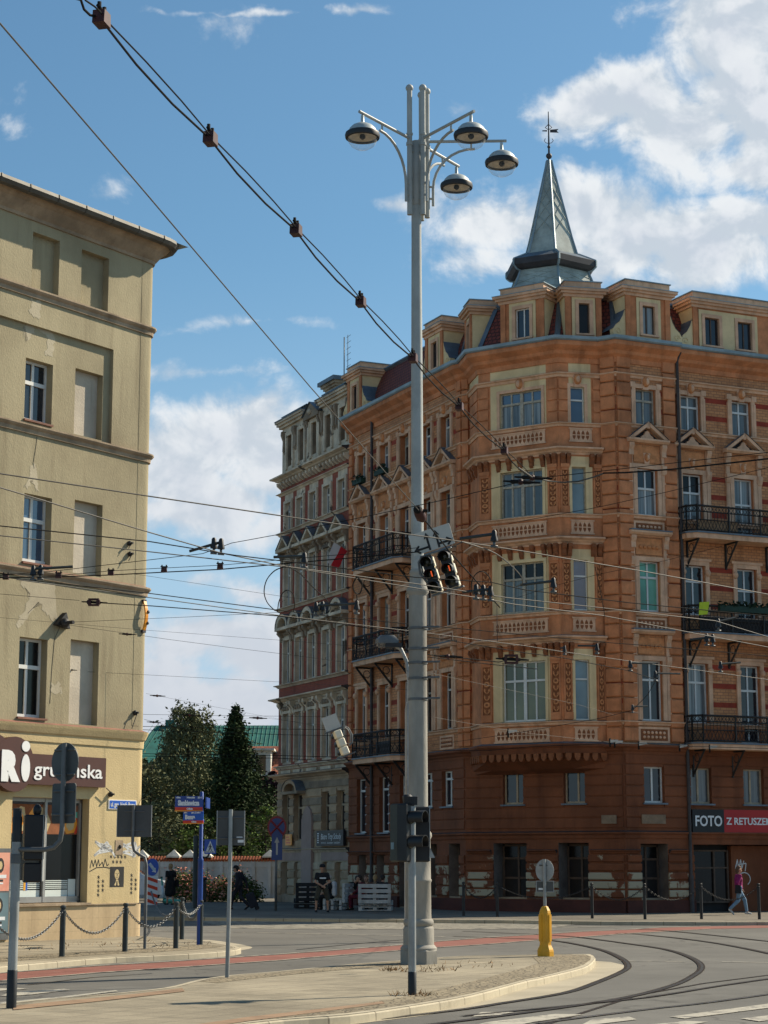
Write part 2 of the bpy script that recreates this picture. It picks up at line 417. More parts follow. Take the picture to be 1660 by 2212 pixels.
# ------------------------------------------------------------------ mesh builder
class MB:
    def __init__(s, m='paint_orange'):
        s.v = []; s.f = []; s.mi = []; s.uv = []; s.sm = []; s.mats = []; s.m(m); s.xf = None
    def m(s, name):
        if name not in s.mats: s.mats.append(name)
        s.cur = s.mats.index(name); return s
    def poly(s, pts, uv=None, smooth=False):
        pts = [Vector(p) for p in pts]
        if s.xf is not None: pts = [s.xf @ p for p in pts]
        if uv is None:
            n = Vector((0, 0, 0))
            for i in range(len(pts)):
                a, b = pts[i], pts[(i + 1) % len(pts)]
                n += Vector(((a.y - b.y) * (a.z + b.z), (a.z - b.z) * (a.x + b.x), (a.x - b.x) * (a.y + b.y)))
            if n.length < 1e-12: n = Vector((0, 0, 1))
            n.normalize()
            if abs(n.z) > .8: uv = [(p.x, p.y) for p in pts]
            else:
                t = Vector((-n.y, n.x, 0)).normalized(); q = n.cross(t)
                uv = [(p.dot(t), p.dot(q)) for p in pts]
        i0 = len(s.v); s.v += [tuple(p) for p in pts]
        s.f.append(list(range(i0, i0 + len(pts)))); s.mi.append(s.cur); s.uv += uv; s.sm.append(smooth)
    def hexa(s, c):                       # 8 corners: bottom 0-3, top 4-7 (counter-clockwise from above)
        for q in ((3, 2, 1, 0), (4, 5, 6, 7), (0, 1, 5, 4), (1, 2, 6, 5), (2, 3, 7, 6), (3, 0, 4, 7)):
            s.poly([c[i] for i in q])
    def box(s, x0, x1, y0, y1, z0, z1):
        s.hexa([(x0, y0, z0), (x1, y0, z0), (x1, y1, z0), (x0, y1, z0), (x0, y0, z1), (x1, y0, z1), (x1, y1, z1), (x0, y1, z1)])
    def bbox(s, x0, x1, y0, y1, z0, z1, b=.01):      # box with chamfered long edges all round
        b = min(b, (x1 - x0) * .45, (y1 - y0) * .45, (z1 - z0) * .45)
        def ring(k, z): return [(x0 + k, y0, z), (x1 - k, y0, z), (x1, y0 + k, z), (x1, y1 - k, z), (x1 - k, y1, z), (x0 + k, y1, z), (x0, y1 - k, z), (x0, y0 + k, z)]
        def ringi(k, z): return [(x0 + k, y0 + b, z), (x1 - k, y0 + b, z), (x1 - b, y0 + k, z), (x1 - b, y1 - k, z), (x1 - k, y1 - b, z), (x0 + k, y1 - b, z), (x0 + b, y1 - k, z), (x0 + b, y0 + k, z)]
        rs = [ringi(b, z0), ring(b, z0 + b), ring(b, z1 - b), ringi(b, z1)]
        s.poly(rs[0][::-1]); s.poly(rs[3])
        for a, c in zip(rs, rs[1:]):
            for i in range(8): j = (i + 1) % 8; s.poly([a[i], a[j], c[j], c[i]])
    def loft(s, rings, smooth=True, c0=True, c1=True, closed=True):
        n = len(rings[0])
        for a, b in zip(rings, rings[1:]):
            for i in range(n if closed else n - 1):
                j = (i + 1) % n; s.poly([a[i], a[j], b[j], b[i]], smooth=smooth)
        if c0: s.poly(rings[0][::-1])
        if c1: s.poly(rings[-1])
    def lathe(s, c, prof, n=16, smooth=True, caps=True):
        c = Vector(c)
        rings = [[c + Vector((r * math.cos(2 * math.pi * i / n), r * math.sin(2 * math.pi * i / n), z)) for i in range(n)] for r, z in prof]
        s.loft(rings, smooth, caps, caps)
    def ball(s, c, r, n=10, sz=1.0):
        c = Vector(c)
        s.lathe(c, [(max(r * math.sin(math.pi * k / (n // 2 + 2)), .001 * r), -r * sz * math.cos(math.pi * k / (n // 2 + 2))) for k in range(n // 2 + 3)], n)
    def tube(s, pts, r, n=8, caps=True, smooth=True):
        pts = [Vector(p) for p in pts]
        rs = r if isinstance(r, (list, tuple)) else [r] * len(pts)
        t0 = (pts[1] - pts[0]).normalized()
        u = t0.cross(Vector((0, 0, 1)))
        if u.length < .05: u = t0.cross(Vector((1, 0, 0)))
        u.normalize(); rings = []
        for i, p in enumerate(pts):
            t = (pts[min(i + 1, len(pts) - 1)] - pts[max(i - 1, 0)]).normalized()
            u = (u - t * u.dot(t)).normalized(); w_ = t.cross(u)
            rings.append([p + (u * math.cos(2 * math.pi * k / n) + w_ * math.sin(2 * math.pi * k / n)) * rs[i] for k in range(n)])
        s.loft(rings, smooth, caps, caps)
    def prism(s, outline, d):             # outline: 3D points; d: extrusion vector
        a = [Vector(p) for p in outline]; d = Vector(d); b = [p + d for p in a]
        s.poly(a[::-1]); s.poly(b)
        for i in range(len(a)):
            j = (i + 1) % len(a); s.poly([a[i], a[j], b[j], b[i]])
    def bar(s, a, b, w_, h=None):         # square bar between two points
        s.tube([a, b], (w_ if h is None else (w_ + h) / 2) * .7071, 4, smooth=False)
    def build(s, name, parent=None):
        me = bpy.data.meshes.new(name)
        me.from_pydata(s.v, [], s.f)
        for k in s.mats: me.materials.append(MATS[k])
        me.polygons.foreach_set('material_index', s.mi)
        me.polygons.foreach_set('use_smooth', s.sm)
        uv = me.uv_layers.new(name='UVMap')
        uv.data.foreach_set('uv', [c for p in s.uv for c in p])
        me.update()
        o = bpy.data.objects.new(name, me); COL.objects.link(o)
        if any(s.sm):
            weld(me)
        if parent is not None: child(o, parent)
        return o

import bmesh
def weld(me):
    b = bmesh.new(); b.from_mesh(me)
    bmesh.ops.remove_doubles(b, verts=b.verts, dist=.0004)
    # keep edges sharp where the angle is large
    for e in b.edges:
        if len(e.link_faces) == 2 and e.calc_face_angle(0) > R(42): e.smooth = False
    b.to_mesh(me); b.free(); me.update()

def child(o, p):
    o.parent = p
    m = Matrix.Identity(4); q = p
    m = world_of(p).inverted()
    o.matrix_parent_inverse = m
def world_of(o):
    m = Matrix.LocRotScale(o.location, o.rotation_euler, o.scale)
    if o.parent is not None: m = world_of(o.parent) @ o.matrix_parent_inverse @ m
    return m
def tag(o, label=None, cat=None, group=None, kind=None):
    if label: o['label'] = label
    if cat: o['category'] = cat
    if group: o['group'] = group
    if kind: o['kind'] = kind
    return o
def thing(name, label, cat, loc=(0, 0, 0), group=None, rz=0):
    o = bpy.data.objects.new(name, None); COL.objects.link(o); o.location = loc; o.rotation_euler = (0, 0, rz)
    o.empty_display_size = .3
    return tag(o, label, cat, group)
def copy_tree(o, loc, label=None, rz=None, parent=None):
    c = o.copy(); COL.objects.link(c)
    if parent is not None: c.parent = parent
    if loc is not None: c.location = loc
    if rz is not None: c.rotation_euler = (0, 0, rz)
    if label: c['label'] = label
    for ch in list(o.children): copy_tree(ch, None, parent=c)
    return c
def structure(o): o['kind'] = 'structure'; return o

# ------------------------------------------------------------------ text as mesh
def text_into(mb, txt, origin, right, up, height, depth=.012, bold=0.0, width=None, align='LEFT', shear=0, sx=1.0):
    cu = bpy.data.curves.new('lettering', 'FONT'); cu.body = txt; cu.size = height * 1.38; cu.extrude = depth / 2; cu.offset = bold; cu.align_x = align; cu.shear = shear
    cu.resolution_u = 3
    ob = bpy.data.objects.new('lettering', cu); COL.objects.link(ob)
    dg = bpy.context.evaluated_depsgraph_get(); me = bpy.data.meshes.new_from_object(ob.evaluated_get(dg))
    right = Vector(right).normalized(); up = Vector(up).normalized(); nrm = right.cross(up); origin = Vector(origin)
    xs = [v.co.x for v in me.vertices]
    k = sx
    if width and xs: k = width / (max(xs) - min(xs))
    x0 = min(xs) if (width and align == 'LEFT') else 0
    vs = [origin + right * ((v.co.x - x0) * k) + up * v.co.y + nrm * (v.co.z + depth / 2) for v in me.vertices]
    for p in me.polygons: mb.poly([vs[i] for i in p.vertices])
    bpy.data.objects.remove(ob); bpy.data.meshes.remove(me); bpy.data.curves.remove(cu)

# ------------------------------------------------------------------ facade frames
class Fr:
    def __init__(s, x, y, az, z=0.0):
        s.o = Vector((x, y, z)); s.d = Vector((math.sin(R(az)), math.cos(R(az)), 0)); s.n = Vector((s.d.y, -s.d.x, 0)); s.az = az
    def P(s, a, o, z): return s.o + s.d * a + s.n * o + Vector((0, 0, z))
    def xy(s, a, o=0): p = s.P(a, o, 0); return (p.x, p.y)
    def quad(s, mb, a0, a1, z0, z1, o=0.0):
        mb.poly([s.P(a0, o, z0), s.P(a1, o, z0), s.P(a1, o, z1), s.P(a0, o, z1)], [(a0, z0), (a1, z0), (a1, z1), (a0, z1)])
    def box(s, mb, a0, a1, z0, z1, o0, o1, back=False):
        P = s.P
        s.quad(mb, a0, a1, z0, z1, o1)
        for aa, bb in ((a0, 0), (a1, 1)):
            q = [P(aa, o0, z0), P(aa, o1, z0), P(aa, o1, z1), P(aa, o0, z1)]
            uv = [(o0, z0), (o1, z0), (o1, z1), (o0, z1)]
            if bb: q.reverse(); uv.reverse()
            mb.poly(q, uv)
        mb.poly([P(a0, o1, z1), P(a1, o1, z1), P(a1, o0, z1), P(a0, o0, z1)], [(a0, o1), (a1, o1), (a1, o0), (a0, o0)])
        mb.poly([P(a0, o0, z0), P(a1, o0, z0), P(a1, o1, z0), P(a0, o1, z0)], [(a0, o0), (a1, o0), (a1, o1), (a0, o1)])
        if back: mb.poly([P(a1, o0, z0), P(a0, o0, z0), P(a0, o0, z1), P(a1, o0, z1)])
    def wall(s, mb, a0, a1, z0, z1, holes=(), depth=.25, o=0.0, zsplit=(), matf=None, reveal=None, back=None):
        holes = [h for h in holes if h[0] < a1 and h[1] > a0 and h[2] < z1 and h[3] > z0]
        As = sorted({a0, a1} | {x for h in holes for x in h[:2] if a0 < x < a1})
        Zs = sorted({z0, z1} | {x for h in holes for x in h[2:4] if z0 < x < z1} | {z for z in zsplit if z0 < z < z1})
        base = mb.mats[mb.cur]
        for i in range(len(As) - 1):
            for j in range(len(Zs) - 1):
                ca, cz = (As[i] + As[i + 1]) / 2, (Zs[j] + Zs[j + 1]) / 2
                if any(h[0] < ca < h[1] and h[2] < cz < h[3] for h in holes): continue
                if matf: mb.m(matf(ca, cz))
                s.quad(mb, As[i], As[i + 1], Zs[j], Zs[j + 1], o)
        mb.m(reveal or base)
        for h in holes:
            b0, b1, c0, c1 = max(h[0], a0), min(h[1], a1), max(h[2], z0), min(h[3], z1)
            P = s.P; oi = o - (h[4] if len(h) > 4 else depth)
            if h[0] >= a0: mb.poly([P(b0, o, c0), P(b0, oi, c0), P(b0, oi, c1), P(b0, o, c1)], [(o, c0), (oi, c0), (oi, c1), (o, c1)])
            if h[1] <= a1: mb.poly([P(b1, oi, c0), P(b1, o, c0), P(b1, o, c1), P(b1, oi, c1)], [(oi, c0), (o, c0), (o, c1), (oi, c1)])
            if h[3] <= z1: mb.poly([P(b0, oi, c1), P(b1, oi, c1), P(b1, o, c1), P(b0, o, c1)])
            if h[2] >= z0: mb.poly([P(b0, o, c0), P(b1, o, c0), P(b1, oi, c0), P(b0, oi, c0)])
            if back: mb.m(back); s.quad(mb, b0, b1, c0, c1, oi); mb.m(reveal or base)
        mb.m(base)
    def prism_sz(s, mb, pts, o0, o1):        # outline in (s,z), thickness o0..o1
        mb.prism([s.P(a, o0, z) for a, z in pts], s.n * (o1 - o0))
    def prism_oz(s, mb, pts, a0, a1):        # outline in (o,z), extruded along the wall
        mb.prism([s.P(a0, o, z) for o, z in pts], s.d * (a1 - a0))

def sweep(mb, pts, prof, mats, close_ends=True):
    """moulding: prof = [(o,z),...] swept along the plan polyline pts (left to right seen from outside)"""
    pts = [Vector((p[0], p[1], 0)) for p in pts]; n = len(pts)
    dirs = [(pts[i + 1] - pts[i]).normalized() for i in range(n - 1)]
    nor = [Vector((d.y, -d.x, 0)) for d in dirs]
    off = []
    for i in range(n):
        if i == 0: off.append(nor[0])
        elif i == n - 1: off.append(nor[-1])
        else:
            m = nor[i - 1] + nor[i]; m.normalize(); off.append(m / max(.35, m.dot(nor[i])))
    L = [0]
    for i in range(n - 1): L.append(L[-1] + (pts[i + 1] - pts[i]).length)
    for i in range(n - 1):
        for k in range(len(prof) - 1):
            (o0, z0), (o1, z1) = prof[k], prof[k + 1]
            mb.m(mats[k] if isinstance(mats, (list, tuple)) else mats)
            q = [pts[i] + off[i] * o0, pts[i + 1] + off[i + 1] * o0, pts[i + 1] + off[i + 1] * o1, pts[i] + off[i] * o1]
            for p, z in zip(q, (z0, z0, z1, z1)): p.z = z
            mb.poly(q, [(L[i], o0 + z0), (L[i + 1], o0 + z0), (L[i + 1], o1 + z1), (L[i], o1 + z1)])
    if close_ends:
        for i, rev in ((0, False), (n - 1, True)):
            q = []
            for o, z in prof: p = pts[i] + off[i] * o; p.z = z; q.append(p)
            mb.poly(q if rev else q[::-1])

def cornice_prof(z0, z1, o, base=.02, gut=None):
    """moulded profile from the wall out to o, top flashing sloping back"""
    h = z1 - z0
    return [(-.03, z0), (base + .03, z0), (base + .05, z0 + h * .22), (o * .45, z0 + h * .36), (o * .55, z0 + h * .5), (o * .92, z0 + h * .66), (o, z0 + h * .7), (o, z0 + h * .9), (-.03, z1 + h * .12)]

# ------------------------------------------------------------------ windows
def window(root, F, a0, a1, z0, z1, rec=.2, mull=(.5,), trans=.30, frame='frame_white', pane='glass_dark', fw=.055, name='window', openleaf=None, thick=None, o=0.0, panes2=None):
    mb = MB(frame)
    of, ob = o - rec + .06, o - rec - .02
    w_ = a1 - a0
    F.box(mb, a0, a0 + fw, z0, z1, ob, of); F.box(mb, a1 - fw, a1, z0, z1, ob, of)
    F.box(mb, a0 + fw, a1 - fw, z1 - fw, z1, ob, of); F.box(mb, a0 + fw, a1 - fw, z0, z0 + fw * 1.3, ob, of)
    zt = None
    if trans:
        zt = z1 - (z1 - z0) * trans
        F.box(mb, a0 + fw, a1 - fw, zt - fw * .75, zt + fw * .75, ob, of + .015)
    for k, f in enumerate(mull):
        x = a0 + w_ * f; hw = fw * (.62 if not (thick and f in thick) else 1.15)
        fo = of - .006 + (.03 if (thick and f in thick) else 0)
        if zt: F.box(mb, x - hw, x + hw, z0 + fw * 1.3, zt - fw * .75, ob, fo); F.box(mb, x - hw, x + hw, zt + fw * .75, z1 - fw, ob, fo)
        else: F.box(mb, x - hw, x + hw, z0 + fw * 1.3, z1 - fw, ob, fo)
    wo = mb.build(name, root)
    pb = MB(pane)
    og = o - rec + .02
    if panes2 and zt:                      # different glass above the transom
        F.quad(pb, a0 + .01, a1 - .01, z0 + .01, zt, og); pb.m(panes2); F.quad(pb, a0 + .01, a1 - .01, zt, z1 - .01, og)
    else: F.quad(pb, a0 + .01, a1 - .01, z0 + .01, z1 - .01, og)
    pb.build('pane', wo)
    return wo
# ================================================================== ORANGE CORNER TENEMENT
Q6 = gp(1355, 1980); CA = R(-57)
cd = Vector((-math.sin(CA), -math.cos(CA), 0)); cn = Vector((cd.y, -cd.x, 0))
Q1 = Q6 - cd * 6.94
FL = Fr(Q1.x, Q1.y, 155.4)              # wing on the left street, s runs -11.45 .. 0
FC = Fr(Q1.x, Q1.y, 123)                # chamfered corner, s 0 .. 6.94
FD = Fr(Q6.x, Q6.y, 65.4)               # bay right of the corner, s 0 .. 2.72
FRW = Fr(Q6.x + FD.n.x * -.16, Q6.y + FD.n.y * -.16, 65.4)   # right wing, set back
REND = 15.0; LEND = -11.45
pA = Q1 + cd * 1.45 + cn * 1.2; pB = Q1 + cd * 5.03 + cn * 1.2; pQ2 = Q1 + cd * .33; pQ5 = Q1 + cd * 6.28
def frame_between(a, b):
    d = b - a; return Fr(a.x, a.y, math.degrees(math.atan2(d.x, d.y))), math.hypot(d.x, d.y)
FBL, LBL = frame_between(pQ2, pA)
FA, LA = frame_between(pA, pB)
FB, LB = frame_between(pB, pQ5)
xy = lambda v: (v.x, v.y)

OB = thing('orange_building', 'orange and yellow brick corner tenement with bay window and zinc spire', 'building', (Q1.x, Q1.y, 0))
FLZ = {1: (7.3, 9.6), 2: (11.5, 13.45), 3: (15.25, 17.1), 4: (18.85, 20.3)}
LC = [(-10.55, -9.6), (-8.15, -7.15), (-6.05, -5.05), (-3.9, -2.9), (-2.02, -1.06)]
RC = [(3.05, 4.0), (5.48, 6.43), (8.0, 8.95), (10.5, 11.45), (13.0, 13.95)]
DC = (.86, 1.80)
MZ = (4.2, 5.56)

def banded(a, z):
    for f, (z0, z1) in FLZ.items():
        for k in range(2 if f == 4 else 3):
            c = z1 - .12 - .73 * k
            if abs(z - c) < .1: return 'brick_red'
    return 'brick_yellow'
ZS = sorted({round(z1 - .12 - .73 * k + e, 3) for f, (z0, z1) in FLZ.items() for k in range(2 if f == 4 else 3) for e in (-.1, .1)})

wb = MB('brick_yellow')
holesL = []; holesD = []; holesR = []
for f, (z0, z1) in FLZ.items():
    for c in LC: holesL.append((c[0], c[1], z0 - (.7 if f in (1, 2) and c in LC[1:3] else 0), z1))
    holesD.append((*DC, z0, z1))
    for i, c in enumerate(RC): holesR.append((c[0], c[1], z0 - (.75 if f in (1, 2, 3) and i in (1, 3) else 0), z1))
FL.wall(wb, LEND, 0, 6.3, 22.1, holesL, .3, 0, ZS, banded, 'paint_orange')
FC.wall(wb, 0, 6.94, 6.3, 22.1, [], .3, 0, ZS, banded)
FD.wall(wb, 0, 2.72, 6.3, 22.1, holesD, .3, 0, ZS, banded, 'paint_orange')
FRW.wall(wb, 2.72, REND, 6.3, 22.1, holesR, .3, 0, ZS, banded, 'paint_orange')
wb.m('paint_orange')
# return of the small step at the drainpipe, side and back walls
p0 = FD.P(2.72, 0, 0); p1 = FRW.P(2.72, 0, 0)
wb.poly([p0, p1, p1 + Vector((0, 0, 22.1)), p0 + Vector((0, 0, 22.1))])
bk = [FRW.P(REND, 0, 0), FRW.P(REND, -14, 0), FL.P(LEND, -14, 0), FL.P(LEND, 0, 0)]
for a, b in zip(bk, bk[1:]): wb.poly([a, b, b + Vector((0, 0, 22.1)), a + Vector((0, 0, 22.1))])
wb.build('wall', OB)

# ---- lower two storeys: rusticated render, rust paint with shade worked into its colour
lw = MB('paint_rust_shaded')
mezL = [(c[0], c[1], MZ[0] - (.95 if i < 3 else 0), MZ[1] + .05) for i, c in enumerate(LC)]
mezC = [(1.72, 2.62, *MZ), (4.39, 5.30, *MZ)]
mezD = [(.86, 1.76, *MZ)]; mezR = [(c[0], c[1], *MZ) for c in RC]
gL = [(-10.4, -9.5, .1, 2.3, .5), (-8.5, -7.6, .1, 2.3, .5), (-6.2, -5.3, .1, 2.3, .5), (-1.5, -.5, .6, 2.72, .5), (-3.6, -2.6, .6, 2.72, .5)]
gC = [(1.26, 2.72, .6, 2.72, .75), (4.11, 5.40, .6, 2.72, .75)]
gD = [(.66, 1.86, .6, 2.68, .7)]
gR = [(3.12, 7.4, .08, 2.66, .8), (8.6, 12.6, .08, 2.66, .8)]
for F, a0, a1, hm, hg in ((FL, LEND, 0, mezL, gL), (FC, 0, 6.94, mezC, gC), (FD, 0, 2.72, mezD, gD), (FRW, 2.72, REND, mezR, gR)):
    lw.m('paint_rust_shaded'); F.wall(lw, a0, a1, 2.9, 6.3, hm, .28, 0)
    lw.m('paint_rust_shaded'); F.wall(lw, a0, a1, 0, 2.9, hg, .6, 0, reveal='plaster_grey')
# rustication bands
def bands(mb, F, a0, a1, z0, z1, n, holes, gap, o, m):
    h = (z1 - z0) / n
    for k in range(n):
        b0, b1 = z0 + k * h + gap / 2, z0 + (k + 1) * h - gap / 2
        segs = [(a0, a1)]
        for H in holes:
            if H[2] < b1 - .02 and H[3] > b0 + .02:
                segs = [q for (x, y) in segs for q in ((x, min(y, H[0])), (max(x, H[1]), y)) if q[1] - q[0] > .04]
        mb.m(m(k) if callable(m) else m)
        for x, y in segs:
            e = min(.025, (y - x) / 3)
            F.prism_oz(mb, [(-.01, b0), (o * .7, b0), (o, b0 + .03), (o, b1 - .03), (o * .7, b1), (-.01, b1)], x, y)
mm = lambda k: 'paint_rust_shaded'
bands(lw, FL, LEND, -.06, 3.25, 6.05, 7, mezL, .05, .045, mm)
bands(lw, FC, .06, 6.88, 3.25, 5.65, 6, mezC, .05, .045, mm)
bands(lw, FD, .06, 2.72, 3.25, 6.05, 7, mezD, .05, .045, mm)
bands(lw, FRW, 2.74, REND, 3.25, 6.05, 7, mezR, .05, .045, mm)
low = lambda k: 'peel_low' if k < 3 else ('peel_plaster' if k < 5 else 'paint_rust_shaded')
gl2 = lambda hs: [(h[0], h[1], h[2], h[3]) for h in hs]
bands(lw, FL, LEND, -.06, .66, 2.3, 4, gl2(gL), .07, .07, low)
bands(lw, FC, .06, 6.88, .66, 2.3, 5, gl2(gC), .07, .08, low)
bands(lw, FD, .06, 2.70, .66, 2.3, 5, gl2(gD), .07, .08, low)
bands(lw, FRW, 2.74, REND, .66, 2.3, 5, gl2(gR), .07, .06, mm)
lw.build('ground_floor_wall', OB)
# plinth
pl_ = MB('plinth_red')
for F, a0, a1, hs in ((FL, LEND, 0, [h for h in gL if h[2] < .5]), (FC, 0, 6.94, []), (FD, 0, 2.72, []), (FRW, 2.72, REND, gR)):
    segs = [(a0, a1)]
    for H in hs: segs = [q for (x, y) in segs for q in ((x, min(y, H[0])), (max(x, H[1]), y)) if q[1] - q[0] > .04]
    for x, y in segs: F.box(pl_, x, y, 0, .58, -.02, .10)
pl_.build('plinth', OB)
# doorways and shop recesses
def dooring(F, h, style):
    mb = MB('door_dark'); d = (h[4] if len(h) > 4 else .5) - .03
    F.quad(mb, h[0] + .01, h[1] - .01, h[2], h[3] - .01, -d)
    mb.m('frame_brown'); m_ = (h[0] + h[1]) / 2
    for x in (h[0] + .02, m_ - .04, h[1] - .10): F.box(mb, x, x + .08, h[2], h[3] - .12, -d, -d + .05)
    for z in (h[2], h[2] + .75, h[3] - .62, h[3] - .12): F.box(mb, h[0] + .10, h[1] - .10, z, z + .08, -d, -d + .04)
    mb.m('glass_black'); F.quad(mb, h[0] + .1, h[1] - .1, h[3] - .54, h[3] - .12, -d + .012)
    mb.m('cornice_stone'); F.box(mb, h[0] + .01, h[1] - .01, h[2], h[2] + .06, -d + .05, -d + .45)
    mb.build('door', OB)
for h in gL: dooring(FL, h, 'plain')
for h in gC: dooring(FC, h, 'plain')
for h in gD: dooring(FD, h, 'plain')
for h in gR[:2]:
    sb = MB('door_dark'); FRW.quad(sb, h[0] + .01, h[1] - .01, .08, 2.65, -.78)
    sb.m('paint_rust_shaded'); FRW.box(sb, h[0] + 2.05, h[1] - .02, .08, 2.62, -.77, -.5)
    sb.m('frame_brown')
    x0, x1 = h[0] + .35, h[0] + 2.0
    for x in (x0, x0 + .95, x1 - .07): FRW.box(sb, x, x + .07, .45, 2.45, -.77, -.62)
    for z in (.45, 1.75, 2.40): FRW.box(sb, x0 + .07, x1 - .07, z, z + .06, -.77, -.63)
    so = sb.build('shop_front', OB)
    g = MB('glass_black'); FRW.quad(g, x0 + .03, x1 - .03, .48, 2.42, -.70); g.build('pane', so)
# graffiti in the shop recess: painted strokes
gr = MB('paint_silver')
def stroke(F, pts, o, w_=.035):
    for a, b in zip(pts, pts[1:]):
        dx, dz = b[0] - a[0], b[1] - a[1]; L_ = math.hypot(dx, dz) or 1; nx, nz = -dz / L_ * w_, dx / L_ * w_
        gr.poly([F.P(a[0] - nx, o, a[1] - nz), F.P(b[0] - nx, o, b[1] - nz), F.P(b[0] + nx, o, b[1] + nz), F.P(a[0] + nx, o, a[1] + nz)])
stroke(FRW, [(5.35, 1.75), (5.45, 2.1), (5.5, 1.7), (5.6, 2.1), (5.65, 1.75), (5.75, 2.05)], -.495, .02)
stroke(FRW, [(5.5, 1.9), (5.85, 1.95), (5.8, 1.65)], -.495, .02)
stroke(FRW, [(5.75 + .28 * math.cos(t * .5), 1.35 + .25 * math.sin(t * .5)) for t in range(-2, 8)], -.495, .018)
gr.build('graffiti', OB)

# ---- mouldings following the outline of the building
lowline = [FL.xy(LEND), xy(Q1), xy(Q6), FD.xy(2.72)]
upline = [FL.xy(LEND), xy(Q1), xy(pQ2), xy(pA), xy(pB), xy(pQ5), xy(Q6), FD.xy(2.72)]
rline = [FRW.xy(2.74), FRW.xy(REND)]
def course(name, z0, z1, o, m='paint_orange', top='zinc', lines=None):
    mb = MB(m)
    pr = cornice_prof(z0, z1, o)
    for ln in (lines or [upline, rline]): sweep(mb, ln, pr, [m] * 6 + [m, top])
    return mb.build(name, OB)
course('string_course', 2.88, 3.14, .16, 'paint_rust_shaded', 'lead_dark', [lowline, rline])
course('door_ledge', 2.32, 2.46, .16, 'paint_rust_shaded', 'lead_dark', [[FC.xy(.1), FC.xy(1.16)], [FC.xy(2.80), FC.xy(4.05)], [FC.xy(5.48), xy(Q6), FD.xy(.60)], [FD.xy(1.92), FD.xy(2.70)], [FL.xy(LEND), FL.xy(-4.0)]])
course('belt_cornice', 6.02, 6.42, .30, 'paint_rust_shaded', 'zinc', [lowline, rline])
course('bay_base_cornice', 6.05, 6.45, .20, 'paint_rust_shaded', 'zinc', [[xy(pQ2), xy(pA), xy(pB), xy(pQ5)]])
for z in (7.12, 11.32, 15.10, 18.70): course('sill_course', z, z + .16, .15, 'trim_beige')
for z in (10.22, 14.05, 17.58): course('floor_cornice', z, z + .30, .30, 'trim_beige', 'zinc', [[xy(pQ2), xy(pA), xy(pB), xy(pQ5)]])
course('frieze_string', 20.68, 20.86, .16, 'trim_beige')
course('eaves_cornice', 21.25, 22.12, .52, 'paint_orange', 'zinc')
gm = MB('zinc')
for ln in (upline, rline):
    sweep(gm, ln, [(.46, 22.10), (.56, 22.03), (.62, 22.08), (.63, 22.20), (.52, 22.19), (.46, 22.10)], 'zinc_light', True)
gm.build('gutter', OB)

# ---- bay window: three faces from the belt to the eaves, carried on a scalloped corbel
bay = MB('paint_orange')
bayH = {'A': [(.98, 2.86, z0, z1) for z0, z1 in FLZ.values()], 'B': [(.50, 1.06, z0, z1) for z0, z1 in FLZ.values()], 'L': []}
for F, L_, k in ((FBL, LBL, 'L'), (FA, LA, 'A'), (FB, LB, 'B')):
    def mf(a, z, k=k, L_=L_):
        for z0, z1 in FLZ.values():
            if z0 - .05 < z < z1 + .42 and k != 'L' and (.55 if k == 'A' else .44) < a < (3.06 if k == 'A' else 1.34): return 'paint_cream'
        if 20.9 < z < 21.3 and .3 < a < L_ - .3: return 'paint_cream'
        return 'paint_orange'
    edges = (.55, 3.06) if k == 'A' else (.44, 1.34)
    hl = bayH[k]
    Zs = sorted({q for z0, z1 in FLZ.values() for q in (z0 - .05, z1 + .42)} | {20.9, 21.3})
    # split the wall in three columns so that the cream surround has its own faces
    if k == 'L': F.wall(bay, 0, L_, 6.2, 22.1, [], .2, 0, Zs, mf)
    else:
        F.wall(bay, 0, edges[0], 6.2, 22.1, [], .2, 0, Zs, mf); F.wall(bay, edges[0], edges[1], 6.2, 22.1, hl, .2, 0, Zs, mf, 'paint_cream'); F.wall(bay, edges[1], L_, 6.2, 22.1, [], .2, 0, Zs, mf)
# underside and scalloped corbel
und = [pQ2, pA, pB, pQ5]
bay.m('paint_rust_shaded')
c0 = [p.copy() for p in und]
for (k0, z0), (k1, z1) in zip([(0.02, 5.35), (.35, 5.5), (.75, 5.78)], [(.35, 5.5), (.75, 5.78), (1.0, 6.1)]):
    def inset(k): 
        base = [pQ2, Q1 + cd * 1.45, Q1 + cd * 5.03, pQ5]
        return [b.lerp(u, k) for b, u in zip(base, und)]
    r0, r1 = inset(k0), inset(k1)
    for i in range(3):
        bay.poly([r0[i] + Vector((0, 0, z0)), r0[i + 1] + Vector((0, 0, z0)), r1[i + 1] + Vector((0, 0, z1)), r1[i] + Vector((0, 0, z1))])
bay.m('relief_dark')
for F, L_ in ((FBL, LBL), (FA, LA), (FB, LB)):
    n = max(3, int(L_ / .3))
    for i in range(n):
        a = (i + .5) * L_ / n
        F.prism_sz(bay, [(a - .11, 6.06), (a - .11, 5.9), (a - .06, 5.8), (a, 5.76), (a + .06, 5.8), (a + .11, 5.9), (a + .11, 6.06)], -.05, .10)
bay.build('bay', OB)
